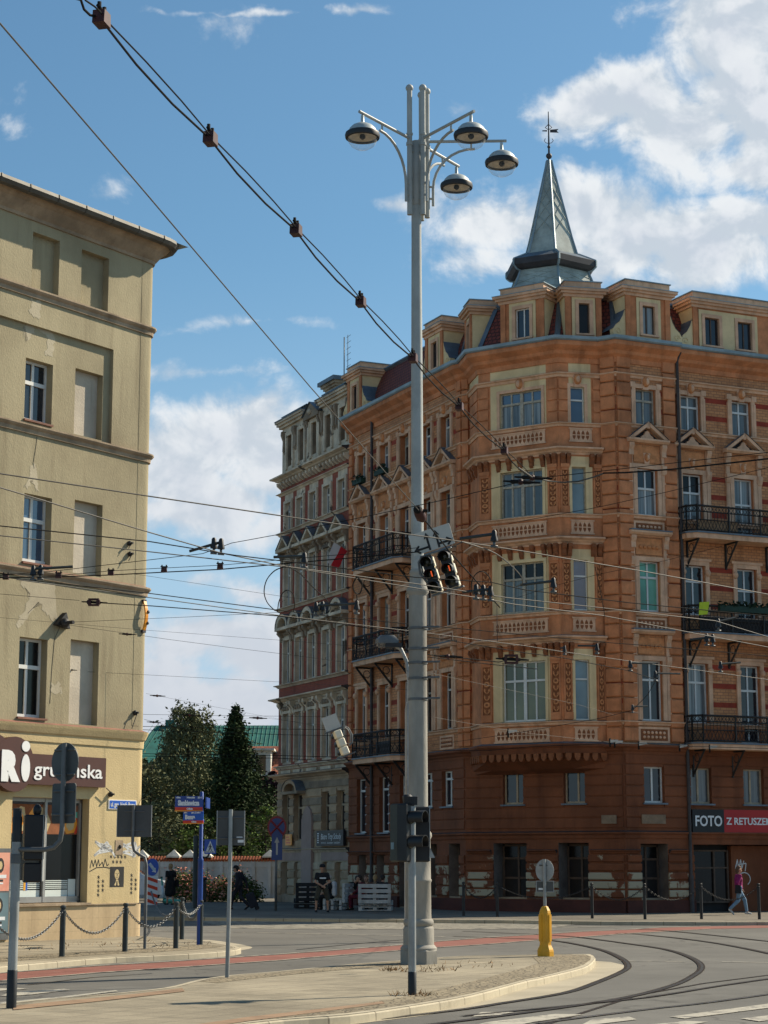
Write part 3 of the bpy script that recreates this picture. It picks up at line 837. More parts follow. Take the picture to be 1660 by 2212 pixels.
# carved pilasters on the bay, all floors 1-3
def carved(F, a0, a1, z0, z1, name='carved_pilaster'):
    mb = MB('paint_orange'); w_ = a1 - a0
    F.box(mb, a0, a1, z0, z0 + .28, -.02, .07); F.box(mb, a0, a1, z1 - .16, z1, -.02, .10); F.box(mb, a0 + .03, a1 - .03, z1 - .26, z1 - .16, -.02, .07)
    F.box(mb, a0, a0 + .06, z0 + .28, z1 - .26, -.02, .05); F.box(mb, a1 - .06, a1, z0 + .28, z1 - .26, -.02, .05)
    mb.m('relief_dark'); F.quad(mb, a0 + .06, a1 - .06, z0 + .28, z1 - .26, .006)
    mb.m('relief_orange'); c = (a0 + a1) / 2; r = (w_ - .16) / 2; n = 7
    for i in range(n):                      # scrolls and rosettes in relief
        z = z0 + .28 + (i + .5) * (z1 - z0 - .54) / n; h = (z1 - z0 - .54) / n * .42
        if i % 3 == 1:
            F.prism_sz(mb, [(c + r * math.cos(t * math.pi / 4), z + h * math.sin(t * math.pi / 4)) for t in range(8)], .0, .035)
            mb.m('relief_dark'); F.prism_sz(mb, [(c + r * .45 * math.cos(t * math.pi / 4), z + h * .45 * math.sin(t * math.pi / 4)) for t in range(8)], .03, .040); mb.m('relief_orange')
        else:
            for sg in (-1, 1):
                F.prism_sz(mb, [(c, z - h), (c + sg * r * .5, z - h * .6), (c + sg * r, z + h * .1), (c + sg * r * .85, z + h), (c + sg * r * .35, z + h * .55), (c + sg * r * .5, z), (c + sg * r * .2, z - h * .3)][::sg], .0, .03)
    return mb.build(name, OB)
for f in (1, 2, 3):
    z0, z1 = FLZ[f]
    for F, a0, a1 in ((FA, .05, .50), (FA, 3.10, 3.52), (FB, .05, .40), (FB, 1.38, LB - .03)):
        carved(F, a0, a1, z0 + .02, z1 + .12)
for f in (4,):                             # quoined pilasters on the top floor
    z0, z1 = FLZ[f]; qb = MB('paint_orange')
    for F, a0, a1 in ((FBL, .3, LBL - .05), (FA, .02, .46), (FA, 3.14, 3.56), (FB, .02, .38), (FB, 1.42, LB - .02)):
        for k in range(4): F.box(qb, a0, a1, z0 + .02 + k * .45, z0 + .41 + k * .45, -.02, .05)
    qb.build('quoin_pilaster', OB)
# brackets under the bay cornices
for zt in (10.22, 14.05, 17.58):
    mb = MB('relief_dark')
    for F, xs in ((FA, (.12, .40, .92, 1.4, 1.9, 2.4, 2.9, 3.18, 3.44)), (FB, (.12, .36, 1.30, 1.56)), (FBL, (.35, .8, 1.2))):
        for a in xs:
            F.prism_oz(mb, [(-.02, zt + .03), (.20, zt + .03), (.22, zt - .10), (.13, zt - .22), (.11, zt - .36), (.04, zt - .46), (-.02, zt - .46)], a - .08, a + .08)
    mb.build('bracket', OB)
# perforated parapet panels
def perforated(F, a0, a1, z0, z1, nx):
    mb = MB('trim_beige')
    F.box(mb, a0, a1, z0, z1, -.02, .04)
    mb.m('door_dark' if nx == 0 else 'relief_dark')
    w_ = (a1 - a0 - .16) / nx; zc = (z0 + z1) / 2
    for i in range(nx):
        c = a0 + .08 + (i + .5) * w_
        for sg in (-1, 1):
            q = [(c - w_ * .36, zc + sg * .02), (c - w_ * .30, zc + sg * .10), (c, zc + sg * .19), (c + w_ * .30, zc + sg * .10), (c + w_ * .36, zc + sg * .02)]
            if sg > 0: q.reverse()
            F.prism_sz(mb, q, .035, .046)
    mb.m('trim_beige'); F.box(mb, a0 - .04, a1 + .04, z1, z1 + .05, -.02, .06); F.box(mb, a0 - .04, a1 + .04, z0 - .05, z0, -.02, .06)
    return mb.build('perforated_panel', OB)
for z in (6.54, 10.72, 14.50, 18.14):
    perforated(FA, .62, 3.0, z, z + .46, 12); perforated(FB, .45, 1.33, z, z + .46, 4)
# bay windows
st = {4: ('frame_old', 'glass_curtain', 'glass_sky_blue'), 3: ('frame_old', 'glass_grey', 'glass_grey'), 2: ('frame_old', 'glass_grey', 'glass_black'), 1: ('frame_white', 'glass_olive', 'glass_olive')}
for f, (z0, z1) in FLZ.items():
    fr, pn, p2 = st[f]
    window(OB, FA, .98, 2.86, z0, z1, .16, (.25, .5, .75), .32, fr, pn, .055, thick=(.5,), panes2=p2)
    window(OB, FB, .50, 1.06, z0, z1, .16, (), .32 if f != 4 else .36, 'frame_white' if f in (4, 2, 1) else 'frame_old', {4: 'glass_sky_blue', 3: 'glass_lightblue', 2: 'glass_sky_blue', 1: 'glass_lightblue'}[f], .045)
    tm = MB('paint_cream' if f < 4 else 'trim_beige')
    for F, a0, a1 in ((FA, .98, 2.86), (FB, .50, 1.06)):
        F.box(tm, a0 - .12, a0, z0, z1 + .12, -.02, .05); F.box(tm, a1, a1 + .12, z0, z1 + .12, -.02, .05); F.box(tm, a0, a1, z1, z1 + .12, -.02, .05)
    tm.build('window_surround', OB)

def head(mb, F, a, z, o=.10, s=1.0):          # carved head on a keystone
    mb.m('trim_beige')
    F.prism_sz(mb, [(a - .13 * s, z - .28 * s), (a + .13 * s, z - .28 * s), (a + .2 * s, z + .25 * s), (a - .2 * s, z + .25 * s)], -.02, o * .7)
    p = F.P(a, o * .8, z)
    mb.m('relief_orange'); mb.ball(p + Vector((0, 0, .03)), .16 * s, 8, 1.35)
    mb.m('trim_beige'); mb.ball(p + F.n * .075 * s + Vector((0, 0, .02 * s)), .10 * s, 8, 1.5)
    mb.ball(p + F.n * .16 * s + Vector((0, 0, -.01)), .025 * s, 6, 1.6)
hm_ = MB('trim_beige')
head(hm_, FA, 1.92, 20.56, .12); head(hm_, FB, .78, 20.56, .12)
hm_.build('keystone_head', OB)

def surround(F, a0, a1, z0, z1, kind):
    mb = MB('trim_beige'); w_ = .17
    F.box(mb, a0 - w_, a0, z0 + .02, z1 + w_, -.02, .075); F.box(mb, a1, a1 + w_, z0 + .02, z1 + w_, -.02, .075); F.box(mb, a0, a1, z1, z1 + w_, -.02, .075)
    c = (a0 + a1) / 2
    if kind == 'key':
        F.box(mb, a0 - w_ - .07, a0 - .02, z1 + .02, z1 + w_ + .06, .0, .10); F.box(mb, a1 + .02, a1 + w_ + .07, z1 + .02, z1 + w_ + .06, .0, .10)
        F.box(mb, a0 - w_ - .03, a0 - w_ + .07, z0 + .02, z1 - .1, .0, .09); F.box(mb, a1 + w_ - .07, a1 + w_ + .03, z0 + .02, z1 - .1, .0, .09)
        head(mb, F, c, z1 + .24, .13)
    if kind in ('ped', 'entab'):
        # flanking pilasters with consoles
        for x0, x1 in ((a0 - .36, a0 - .19), (a1 + .19, a1 + .36)):
            F.box(mb, x0, x1, z0 + .02, z1 + .95, -.02, .07)
            F.prism_oz(mb, [(-.02, z1 + .98), (.2, z1 + .98), (.2, z1 + .86), (.12, z1 + .7), (.13, z1 + .5), (.02, z1 + .45)], x0 - .02, x1 + .02)
            F.prism_oz(mb, [(-.02, z1 + .15), (.15, z1 + .15), (.16, z1 + .0), (.10, z1 - .2), (.02, z1 - .3)], x0 - .02, x1 + .02)
        mb.m('relief_orange'); F.box(mb, a0 - .12, a1 + .12, z1 + .25, z1 + .88, -.02, .03)
        if kind == 'ped': head(mb, F, c, z1 + .42, .07, .8)
        else:
            for i in range(5):
                x = a0 + (i + .5) * (a1 - a0) / 5
                mb.ball(F.P(x, .04, z1 + .55), .085, 6, .9)
        mb.m('trim_beige')
        zb = z1 + 1.0
        F.prism_oz(mb, [(-.02, zb), (.20, zb), (.30, zb + .08), (.30, zb + .15), (-.02, zb + .17)], a0 - .46, a1 + .46)
        if kind == 'ped':
            ap = zb + .80; hw = (a1 - a0) / 2 + .42
            for sg in (-1, 1):               # raking cornices with a sheet metal back
                q = [(c + sg * hw, zb + .17), (c + sg * (hw - .2), zb + .17), (c + sg * .06, ap - .16), (c + sg * .06, ap)]
                if sg > 0: q.reverse()
                mb.m('trim_beige'); F.prism_sz(mb, q, -.02, .26)
                mb.m('zinc')
                e = [F.P(c + sg * hw, -.02, zb + .18), F.P(c + sg * hw, .30, zb + .18), F.P(c + sg * .05, .30, ap + .03), F.P(c + sg * .05, -.02, ap + .03)]
                if sg < 0: e.reverse()
                mb.poly(e)
            mb.m('door_dark'); F.prism_sz(mb, [(c - hw + .3, zb + .17), (c + hw - .3, zb + .17), (c, ap - .22)], -.02, .012)
            mb.m('trim_beige')
            F.prism_sz(mb, [(c - .30, zb + .17), (c + .30, zb + .17), (c + .26, zb + .27), (c + .15, zb + .33), (c + .07, zb + .47), (c, zb + .50), (c - .07, zb + .47), (c - .15, zb + .33), (c - .26, zb + .27)], .0, .12)
            F.prism_sz(mb, [(c - .06, ap - .22), (c + .06, ap - .22), (c + .09, ap - .02), (c, ap + .06), (c - .09, ap - .02)], .0, .22)
        else:
            mb.m('zinc'); F.box(mb, a0 - .46, a1 + .46, zb + .16, zb + .20, -.02, .32)
    if kind == 'knob':
        for x in (a0 - .09, a1 + .09): mb.ball(F.P(x, .08, z1 - .28), .12, 8, 1.2)
        F.box(mb, a0 - .26, a1 + .26, z1 + w_, z1 + w_ + .1, -.02, .11)
    return mb.build('window_surround', OB)
def orn_panel(F, a0, a1, z0, z1):
    mb = MB('trim_beige'); F.box(mb, a0, a1, z0, z1, -.02, .05)
    mb.m('relief_dark'); F.quad(mb, a0 + .09, a1 - .09, z0 + .08, z1 - .08, .053)
    mb.m('trim_beige')
    n = 6
    for i in range(n):
        x = a0 + .16 + (i + .5) * (a1 - a0 - .32) / n
        for sz in (-1, 1):
            mb.ball(F.P(x, .045, (z0 + z1) / 2 + sz * .085), .068, 6, .9)
    return mb.build('ornament_panel', OB)
rw = random.Random(4); PANES = ['glass_dark', 'glass_dark', 'glass_curtain', 'glass_grey', 'glass_sky_blue', 'glass_black']
gl = {4: 'glass_dark', 3: 'glass_curtain', 2: 'glass_dark', 1: 'glass_dark'}
for f, (z0, z1) in FLZ.items():
    for i, c in enumerate(LC):
        door = f in (1, 2) and i in (1, 2)
        window(OB, FL, c[0], c[1], z0 - (.7 if door else 0), z1, .30, (.5,), .3, 'frame_white' if (i + 2 * f) % 5 else 'frame_old', rw.choice(PANES), .05, panes2=rw.choice(PANES))
        surround(FL, c[0], c[1], z0, z1, {4: 'key', 3: 'ped', 2: 'knob', 1: 'knob'}[f] if i < 3 else {4: 'key', 3: 'ped', 2: 'entab', 1: 'entab'}[f])
        if i == 4 and f < 4: orn_panel(FL, c[0] - .15, c[1] + .15, z0 - .82, z0 - .26)
    pn = {4: 'glass_grey', 3: 'glass_curtain', 2: 'glass_green', 1: 'glass_dark'}[f]
    window(OB, FD, *DC, z0, z1, .2, (.5,) if f != 2 else (.5,), .32 if f != 3 else .42, 'frame_old' if f == 4 else 'frame_white', pn, .055, panes2='glass_dark' if f in (3,) else None)
    surround(FD, *DC, z0, z1, {4: 'key', 3: 'ped', 2: 'entab', 1: 'entab'}[f])
    if f < 4: orn_panel(FD, DC[0] - .2, DC[1] + .25, z0 - .84, z0 - .24)
    for i, c in enumerate(RC):
        door = f in (1, 2, 3) and i in (1, 3)
        pn = ['glass_grey', 'glass_curtain', 'glass_dark'][(i + f) % 3] if f in (1, 3) else ('glass_dark' if f == 2 else 'glass_grey')
        window(OB, FRW, c[0], c[1], z0 - (.75 if door else 0), z1, .22, (.5,), .32 if f != 3 else .4, 'frame_white', pn, .055, panes2='glass_black' if (f, i) == (3, 0) else rw.choice([pn, pn, 'glass_dark']))
        surround(FRW, c[0], c[1], z0, z1, {4: 'key', 3: 'ped', 2: 'knob', 1: 'knob'}[f])
# mezzanine windows
for F, hs, fr, mu, tr in ((FL, mezL, 'frame_white', (), .22), (FC, mezC, 'frame_tan', (.6,), 0), (FD, mezD, 'frame_white', (.5,), 0), (FRW, mezR, 'frame_tan', (.45,), 0)):
    for i, h in enumerate(hs):
        wo = window(OB, F, *h, .2, mu if not (F is FL and i > 2) else (.5,), tr, fr, 'glass_dark' if F is not FRW else 'glass_grey', .06)
        sl = MB('zinc'); F.box(sl, h[0] - .08, h[1] + .1, h[2] - .06, h[2], -.15, .12); sl.build('window_sill', wo)
# corner quoins
for F, a0, a1 in ((FL, -.42, -.02), (FC, .02, .30), (FC, 6.32, 6.92), (FD, .02, .62), (FD, 2.12, 2.66), (FL, -11.4, -11.05)):
    qb = MB('paint_orange'); z = 6.5; k = 0
    while z < 21.2:
        h = .52; F.prism_oz(qb, [(-.02, z), (.07, z), (.11, z + .04), (.11, z + h - .04), (.07, z + h), (-.02, z + h)], a0, a1); z += h + .04; k += 1
    qb.build('quoin_pilaster', OB)

# ---- balconies
def balcony(F, a0, a1, zs, dep, screen, brk):
    sb = MB('trim_beige')
    pts = [F.xy(a0, 0), F.xy(a0, dep - .3), F.xy(a0 + .3, dep), F.xy(a1 - .3, dep), F.xy(a1, dep - .3), F.xy(a1, 0)]
    lo = [Vector((*p, zs - .22)) for p in pts]; hi = [Vector((*p, zs)) for p in pts]
    sb.prism(lo, (0, 0, .20)); sb.m('zinc')
    pts2 = [F.xy(a0 - .06, 0), F.xy(a0 - .06, dep - .3), F.xy(a0 + .28, dep + .06), F.xy(a1 - .28, dep + .06), F.xy(a1 + .06, dep - .3), F.xy(a1 + .06, 0)]
    sb.prism([Vector((*p, zs - .02)) for p in pts2], (0, 0, .06))
    so = sb.build('balcony', OB)
    rb = MB('iron_black')
    P = [Vector((*p, 0)) for p in pts]
    def up(p, z): return Vector((p.x, p.y, zs + z))
    for a, b in zip(P, P[1:]):
        L_ = (b - a).length
        for z, r in ((1.05, .03), (.82, .018), (.10, .018), (.50, .014)): rb.bar(up(a, z), up(b, z), r * 2)
        n = max(1, int(L_ / 1.2))
        for i in range(n + 1):
            p = a.lerp(b, i / n); rb.bar(up(p, .04), up(p, 1.1), .05)
        n = max(2, int(L_ / .16))
        for i in range(n):
            p, q = a.lerp(b, i / n), a.lerp(b, (i + 1) / n)
            rb.bar(up(p, .82), up(q, 1.05), .018); rb.bar(up(q, .82), up(p, 1.05), .018)
            rb.bar(up(p, .10), up(q, .48), .018); rb.bar(up(q, .10), up(p, .48), .018); rb.bar(up(p, .5), up(p, .82), .016)
    rb.build('railing', so)
    kb = MB('iron_black')
    for a in brk:
        for o0, z0, o1, z1 in ((.0, -.24, dep - .1, -.24), (.02, -.24, .02, -1.25), (.04, -1.15, dep - .15, -.27)):
            kb.bar(F.P(a, o0, zs + z0), F.P(a, o1, zs + z1), .07)
        ring = [F.P(a, .30 + .16 * math.cos(t * math.pi / 5), zs - .52 + .16 * math.sin(t * math.pi / 5)) for t in range(11)]
        kb.tube(ring, .018, 4, False)
    kb.build('balcony_bracket', so)
    for s0, s1, h, m in screen:
        cb = MB(m); F.box(cb, s0, s1, zs + .08, zs + h, dep - .09, dep - .05, back=True); cb.build('screen', so)
    return so
balcony(FL, -9.25, -4.45, 14.72, .95, [], (-8.9, -6.85, -4.75))
balcony(FL, -9.25, -4.45, 10.66, .95, [], (-8.9, -6.85, -4.75))
balcony(FL, -9.25, -4.75, 6.40, .95, [(-6.6, -5.2, .62, 'lead_dark')], (-8.9, -6.85, -4.95))
balcony(FRW, 2.78, 9.3, 14.62, .95, [(3.15, 5.0, .52, 'reed'), (6.1, 8.6, .52, 'reed')], (3.2, 5.0, 6.95, 8.9))
balcony(FRW, 2.78, 9.3, 10.70, .95, [(3.1, 8.9, .62, 'door_dark')], (3.2, 5.0, 6.95, 8.9))
balcony(FRW, 2.78, 9.3, 6.46, .95, [(3.1, 5.0, .66, 'relief_dark'), (6.3, 8.9, .66, 'relief_dark')], (3.2, 5.0, 6.95, 8.9))

# ---- drainpipes
def pipe(F, a, o, z0, z1):
    mb = MB('lead_dark'); mb.tube([F.P(a, o, z0), F.P(a, o, 2.2), F.P(a, o, z1 - .3), F.P(a, o + .25, z1)], .065, 8)
    for z in (3.4, 6.9, 9.2, 11.2, 14.4, 18.4): mb.tube([F.P(a, o, z), F.P(a, o, z + .07)], .085, 8)
    mb.tube([F.P(a, o, .1), F.P(a, o, 1.5)], .10, 8)
    mb.build('drainpipe', OB)
pipe(FD, 2.80, .10, .1, 21.9); pipe(FL, -8.75, .14, .1, 21.9)

# ---- mansard roof
up_in = {}
outl = [FL.P(LEND, .1, 0), Q1 + Vector((-.07, -.07, 0)), pQ2, pA, pB, pQ5, Q6, FRW.P(2.72, .1, 0), FRW.P(REND, .1, 0)]
tc_ = Q1 + cd * 3.35 + cn * -1.55            # centre of the spire
inn = [FL.P(LEND, -.8, 0), FL.P(-.8, -.8, 0), FL.P(-.3, -.8, 0), Q1 + cd * 1.85 + cn * .35, Q1 + cd * 4.75 + cn * .35, Q1 + cd * 5.9 + cn * -.7, FD.P(.4, -.8, 0), FRW.P(2.72, -.8, 0), FRW.P(REND, -.8, 0)]
rf = MB('roof_tile')
for i in range(len(outl) - 1):
    a, b, c, d = outl[i] + Vector((0, 0, 22.15)), outl[i + 1] + Vector((0, 0, 22.15)), inn[i + 1] + Vector((0, 0, 24.15)), inn[i] + Vector((0, 0, 24.15))
    L_ = (b - a).length
    rf.m('roof_tile'); rf.poly([a, b, c, d], [(0, 0), (L_, 0), (L_, 2.4), (0, 2.4)])
    rf.m('zinc')                        # lead hips between the slopes
    for p, q in ((a, d),): rf.bar(p, q, .16)
    rf.m('zinc'); rf.bar(d, c, .2)
rf.m('bitumen')
flat = [p + Vector((0, 0, 24.2)) for p in inn]
backp = [FRW.P(REND, -14, 24.9), FL.P(LEND, -14, 24.9)]
rf.poly(flat + backp)
rf.build('roof', OB)

# ---- dormers
def dormer(F, a0, a1, z0, z1, wins, depth=2.2, o=-.05, volutes=(1, 1), side='paint_cream'):
    mb = MB('paint_orange')
    F.wall(mb, a0, a1, z0, z1, [(x0, x1, y0, y1) for x0, x1, y0, y1 in wins], .22, o, reveal='trim_beige')
    mb.m(side)
    for aa, fl in ((a0, False), (a1, True)):
        q = [F.P(aa, o - depth, z0), F.P(aa, o, z0), F.P(aa, o, z1), F.P(aa, o - depth, z1)]
        mb.poly(q[::-1] if fl else q)
    mb.m('paint_orange')
    F.box(mb, a0, a0 + .22, z0, z1 - .1, o - .02, o + .06); F.box(mb, a1 - .22, a1, z0, z1 - .1, o - .02, o + .06)
    mb.m('trim_beige')
    # cap: cornice all round and a set-back blocking course
    for (e, zz0, zz1) in ((.08, z1 - .12, z1), (.18, z1, z1 + .10), (.26, z1 + .10, z1 + .2)):
        F.box(mb, a0 - e, a1 + e, zz0, zz1, o - depth, o + e)
    mb.m('zinc_light'); F.box(mb, a0 - .28, a1 + .28, z1 + .2, z1 + .225, o - depth, o + .28)
    mb.m('trim_beige'); F.box(mb, a0 + .0, a1 - .0, z1 + .225, z1 + .50, o - depth, o + .06)
    mb.m('zinc_light'); F.box(mb, a0 - .05, a1 + .05, z1 + .50, z1 + .54, o - depth, o + .11)
    # cream frame round the windows
    mb.m('paint_cream'); x0 = min(q[0] for q in wins); x1 = max(q[1] for q in wins); y0 = min(q[2] for q in wins); y1 = max(q[3] for q in wins)
    F.wall(mb, max(a0 + .24, x0 - .28), min(a1 - .24, x1 + .28), z0 + .05, y1 + .30, [(q[0] - .14, q[1] + .14, q[2] - .1, q[3] + .14, .03) for q in wins], .03, o + .025)
    mb.m('trim_beige')
    for q in wins:
        F.wall(mb, q[0] - .14, q[1] + .14, q[2] - .1, q[3] + .14, [(q[0], q[1], q[2], q[3], .05)], .05, o + .05)
        F.box(mb, q[0] - .16, q[1] + .16, q[2] - .07, q[2], o - .1, o + .12)
    # scrolled volutes at the sides
    for sg, on in ((-1, volutes[0]), (1, volutes[1])):
        if not on: continue
        b = a0 if sg < 0 else a1
        q = [(0, z0), (.40, z0), (.56, z0 + .14), (.58, z0 + .34), (.46, z0 + .52), (.28, z0 + .66), (.14, z0 + .9), (.06, z0 + 1.15), (0, z0 + 1.15)]
        pts = [(b + sg * x, z) for x, z in q]
        if sg < 0: pts.reverse()
        mb.m('paint_cream'); F.prism_sz(mb, pts, o - .24, o + .0)
        mb.tube([F.P(b + sg * (.34 + .15 * math.cos(t * .8) * (1 - t / 12)), o + .01, z0 + .28 + .15 * math.sin(t * .8) * (1 - t / 12)) for t in range(10)], .022, 5)
        mb.m('zinc'); 
        for (xa, za), (xb, zb) in zip(q[3:8], q[4:9]):
            e = [F.P(b + sg * xa, o - .9, za + .02), F.P(b + sg * xa, o + .03, za + .02), F.P(b + sg * xb, o + .03, zb + .02), F.P(b + sg * xb, o - .9, zb + .02)]
            mb.poly(e)
    d = mb.build('dormer', OB)
    return d
def dormer_windows(d, F, wins, o, panes, mull=(.5,), fr='frame_brown'):
    for q, p in zip(wins, panes):
        wb_ = MB(fr); rec = o - .13
        for x0, x1, y0, y1 in ((q[0], q[0] + .04, q[2], q[3]), (q[1] - .04, q[1], q[2], q[3]), (q[0] + .04, q[1] - .04, q[3] - .04, q[3]), (q[0] + .04, q[1] - .04, q[2], q[2] + .05)): F.box(wb_, x0, x1, y0, y1, rec, rec + .06)
        for m_ in mull: x = q[0] + (q[1] - q[0]) * m_; F.box(wb_, x - .025, x + .025, q[2] + .05, q[3] - .04, rec, rec + .055)
        wb_.m(p); F.quad(wb_, q[0] + .02, q[1] - .02, q[2] + .02, q[3] - .02, rec + .02)
        wb_.build('dormer_window', d)
for F, a0, a1, wins, z1, vol, panes, mull, fr in (
        (FA, 1.16, 3.12, [(1.82, 2.46, 22.42, 23.62)], 24.02, (0, 0), ['glass_dark'], (.55,), 'frame_white'),
        (FB, .30, 1.78, [(.86, 1.30, 22.42, 23.66)], 24.02, (0, 0), ['glass_black'], (), 'frame_brown'),
        (FD, .32, 2.36, [(1.10, 1.66, 22.42, 23.60)], 24.05, (1, 1), ['glass_curtain'], (.42,), 'frame_brown'),
        (FRW, 3.55, 8.0, [(4.12, 4.80, 22.36, 23.52), (5.70, 6.38, 22.36, 23.52)], 24.0, (1, 1), ['glass_dark', 'glass_dark'], (.5,), 'frame_brown'),
        (FL, -11.0, -9.45, [(-10.5, -9.95, 22.36, 23.52)], 23.95, (1, 1), ['glass_dark'], (.5,), 'frame_brown'),
        (FL, -2.75, -1.1, [(-2.2, -1.65, 22.36, 23.52)], 23.95, (1, 1), ['glass_dark'], (.5,), 'frame_brown'),
        (FBL, .05, 1.15, [(.35, .85, 22.40, 23.6)], 24.0, (0, 0), ['glass_dark'], (), 'frame_brown')):
    d = dormer(F, a0, a1, 22.16, z1, wins, 2.3 if F in (FL, FRW, FD) else 1.9, (.14 if F not in (FL, FRW, FD) else .32), vol)
    dormer_windows(d, F, wins, (.14 if F not in (FL, FRW, FD) else .32), panes, mull, fr)

# ---- spire on the corner
sp = MB('spire_zinc')
def hexring(r, z, rot=5.0): return [Vector((tc_.x + r * math.sin(R(180 + rot + 60 * k)) * -1, tc_.y + r * math.cos(R(180 + rot + 60 * k)), z)) for k in range(6)]
def ring_loft(rs, m):
    sp.m(m)
    for a, b in zip(rs, rs[1:]):
        for i in range(6):
            j = (i - 1) % 6; sp.poly([a[i], a[j], b[j], b[i]])
            sp.m('zinc_light'); sp.bar(a[i], b[i], .07); sp.m(m)
ring_loft([hexring(2.5, 24.1), hexring(2.0, 24.75), hexring(1.6, 25.75)], 'spire_zinc')
ring_loft([hexring(1.6, 25.72), hexring(1.80, 25.76), hexring(1.96, 25.90), hexring(1.96, 26.14), hexring(1.88, 26.18)], 'lead_dark')
ring_loft([hexring(1.88, 26.18), hexring(1.2, 26.52)], 'zinc')
ring_loft([hexring(1.16, 26.50), hexring(.93, 27.3), hexring(.16, 30.45), hexring(.10, 30.75)], 'spire_zinc')
so = sp.build('spire', OB)
# zinc sheets laid in lozenges on the spire: standing seams
sm_ = MB('spire_zinc')
def facept(r0, z0, r1, z1, k, u, t):
    a, b = hexring(r0, z0)[k], hexring(r0, z0)[(k - 1) % 6]; c, d = hexring(r1, z1)[k], hexring(r1, z1)[(k - 1) % 6]
    return a.lerp(b, u).lerp(c.lerp(d, u), t)
for k in range(6):
    for (r0, z0, r1, z1, n) in ((.945, 27.32, .17, 30.45, 5), (2.02, 24.76, 1.62, 25.70, 3)):
        for i in range(n):
            for sg in (0, 1):
                t0 = i / n
                p, q = facept(r0, z0, r1, z1, k, sg, t0), facept(r0, z0, r1, z1, k, 1 - sg, min(1, t0 + 1.6 / n))
                sm_.bar(p, q, .018)
sm_.build('standing_seam', so)
fin = MB('lead_dark')
x, y = tc_.x, tc_.y
fin.tube([(x, y, 30.6), (x, y, 32.9)], [.05, .02], 6)
fin.ball((x, y, 30.95), .13, 10); fin.ball((x, y, 31.35), .07, 8)
for sg in (-1, 1):
    fin.tube([(x, y, 31.5), (x + sg * .12, y, 31.53), (x + sg * .19, y, 31.62), (x + sg * .14, y, 31.72)], .014, 5)
    fin.tube([(x, y, 32.1), (x + sg * .14, y, 32.2), (x, y, 32.35)], .018, 5)
fin.prism([(x - .26, y, 32.04), (x - .06, y, 32.03), (x - .06, y, 32.09), (x - .26, y, 32.08)], (0, .02, 0))
fin.prism([(x + .06, y, 31.99), (x + .42, y, 31.98), (x + .34, y, 32.06), (x + .42, y, 32.14), (x + .06, y, 32.11)], (0, .02, 0))
fin.build('weathervane', so)
# plaques, sign
pq = MB('plaque'); FC.box(pq, 6.0, 6.62, 3.42, 3.74, .04, .09)
tag(pq.build('stone_plaque', None), 'pale stone plaque on the rust red wall left of the corner pilaster', 'plaque')
text = MB('stone_dark'); text_into(text, 'MIESZKANIE', FC.P(6.06, .092, 3.53), FC.d, (0, 0, 1), .10, .004, width=.5)
pq = MB('plaque'); FD.box(pq, .70, 1.75, 3.42, 3.76, .04, .09)
tag(pq.build('stone_plaque', None), 'wider worn stone plaque below the mezzanine window beside the drainpipe', 'plaque')
bpy.data.objects.remove(text.build('lettering', None))
sg = thing('shop_sign', 'black and red signboard reading FOTO Z RETUSZEM above the dark shop entrance', 'sign', FRW.P(5.0, .1, 3.5))
b = MB('shop_black'); FRW.box(b, 3.02, 4.46, 3.12, 3.98, .05, .14); b.m('shop_red'); FRW.box(b, 4.46, 8.2, 3.12, 3.98, .05, .14); b.build('sign_board', sg)
b = MB('letter_white'); text_into(b, 'FOTO', FRW.P(3.14, .145, 3.36), FRW.d, (0, 0, 1), .40, .01, .012, width=1.22)
text_into(b, 'Z RETUSZEM', FRW.P(4.55, .145, 3.42), FRW.d, (0, 0, 1), .27, .01, .008, width=2.1); b.build('lettering', sg)
# flower boxes on the upper sills of the left wing
for c, lb in ((LC[0], 'dark green planted window box under the farthest top floor window'), (LC[1], 'dark green planted window box under the second top floor window')):
    t = MB('planter_green'); FL.box(t, c[0] + .05, c[1] + .1, 18.88, 19.1, .1, .34, back=True)
    for i in range(60):
        a = random.uniform(c[0] + .05, c[1] + .1); p = FL.P(a, random.uniform(.1, .36), random.uniform(19.02, 19.3)); q = Vector((random.uniform(-1, 1), random.uniform(-1, 1), random.uniform(-.6, 1))).normalized() * .08
        r_ = q.cross(Vector((.3, .5, .8))).normalized() * .05; t.poly([p - q, p + r_, p + q, p - r_])
    tag(t.build('flower_box', None), lb, 'flower box', 'flower boxes on the left wing')
cl = MB('cloth_lime'); cl.poly([FRW.P(3.0, .99, 11.35), FRW.P(3.4, 1.0, 11.4), FRW.P(3.5, 1.0, 11.9), FRW.P(3.05, .99, 11.85)]); cl.poly([FRW.P(3.05, .99, 11.85), FRW.P(3.5, 1.0, 11.9), FRW.P(3.48, .9, 11.8), FRW.P(3.05, .9, 11.75)])
tag(cl.build('towel', None), 'lime green towel hung over the middle right balcony rail', 'towel')
gb = MB('planter_green'); FRW.box(gb, 3.9, 6.3, 11.55, 11.78, .96, 1.14, back=True)
for i in range(120):
    p = FRW.P(random.uniform(3.9, 6.3), random.uniform(.95, 1.16), random.uniform(11.72, 11.95)); q = Vector((random.uniform(-1, 1), random.uniform(-1, 1), random.uniform(-.6, 1))).normalized() * .1
    r_ = q.cross(Vector((.3, .5, .8))).normalized() * .06; gb.poly([p - q, p + r_, p + q, p - r_])
tag(gb.build('flower_box', None), 'long dark green planter along the middle right balcony rail', 'flower box')
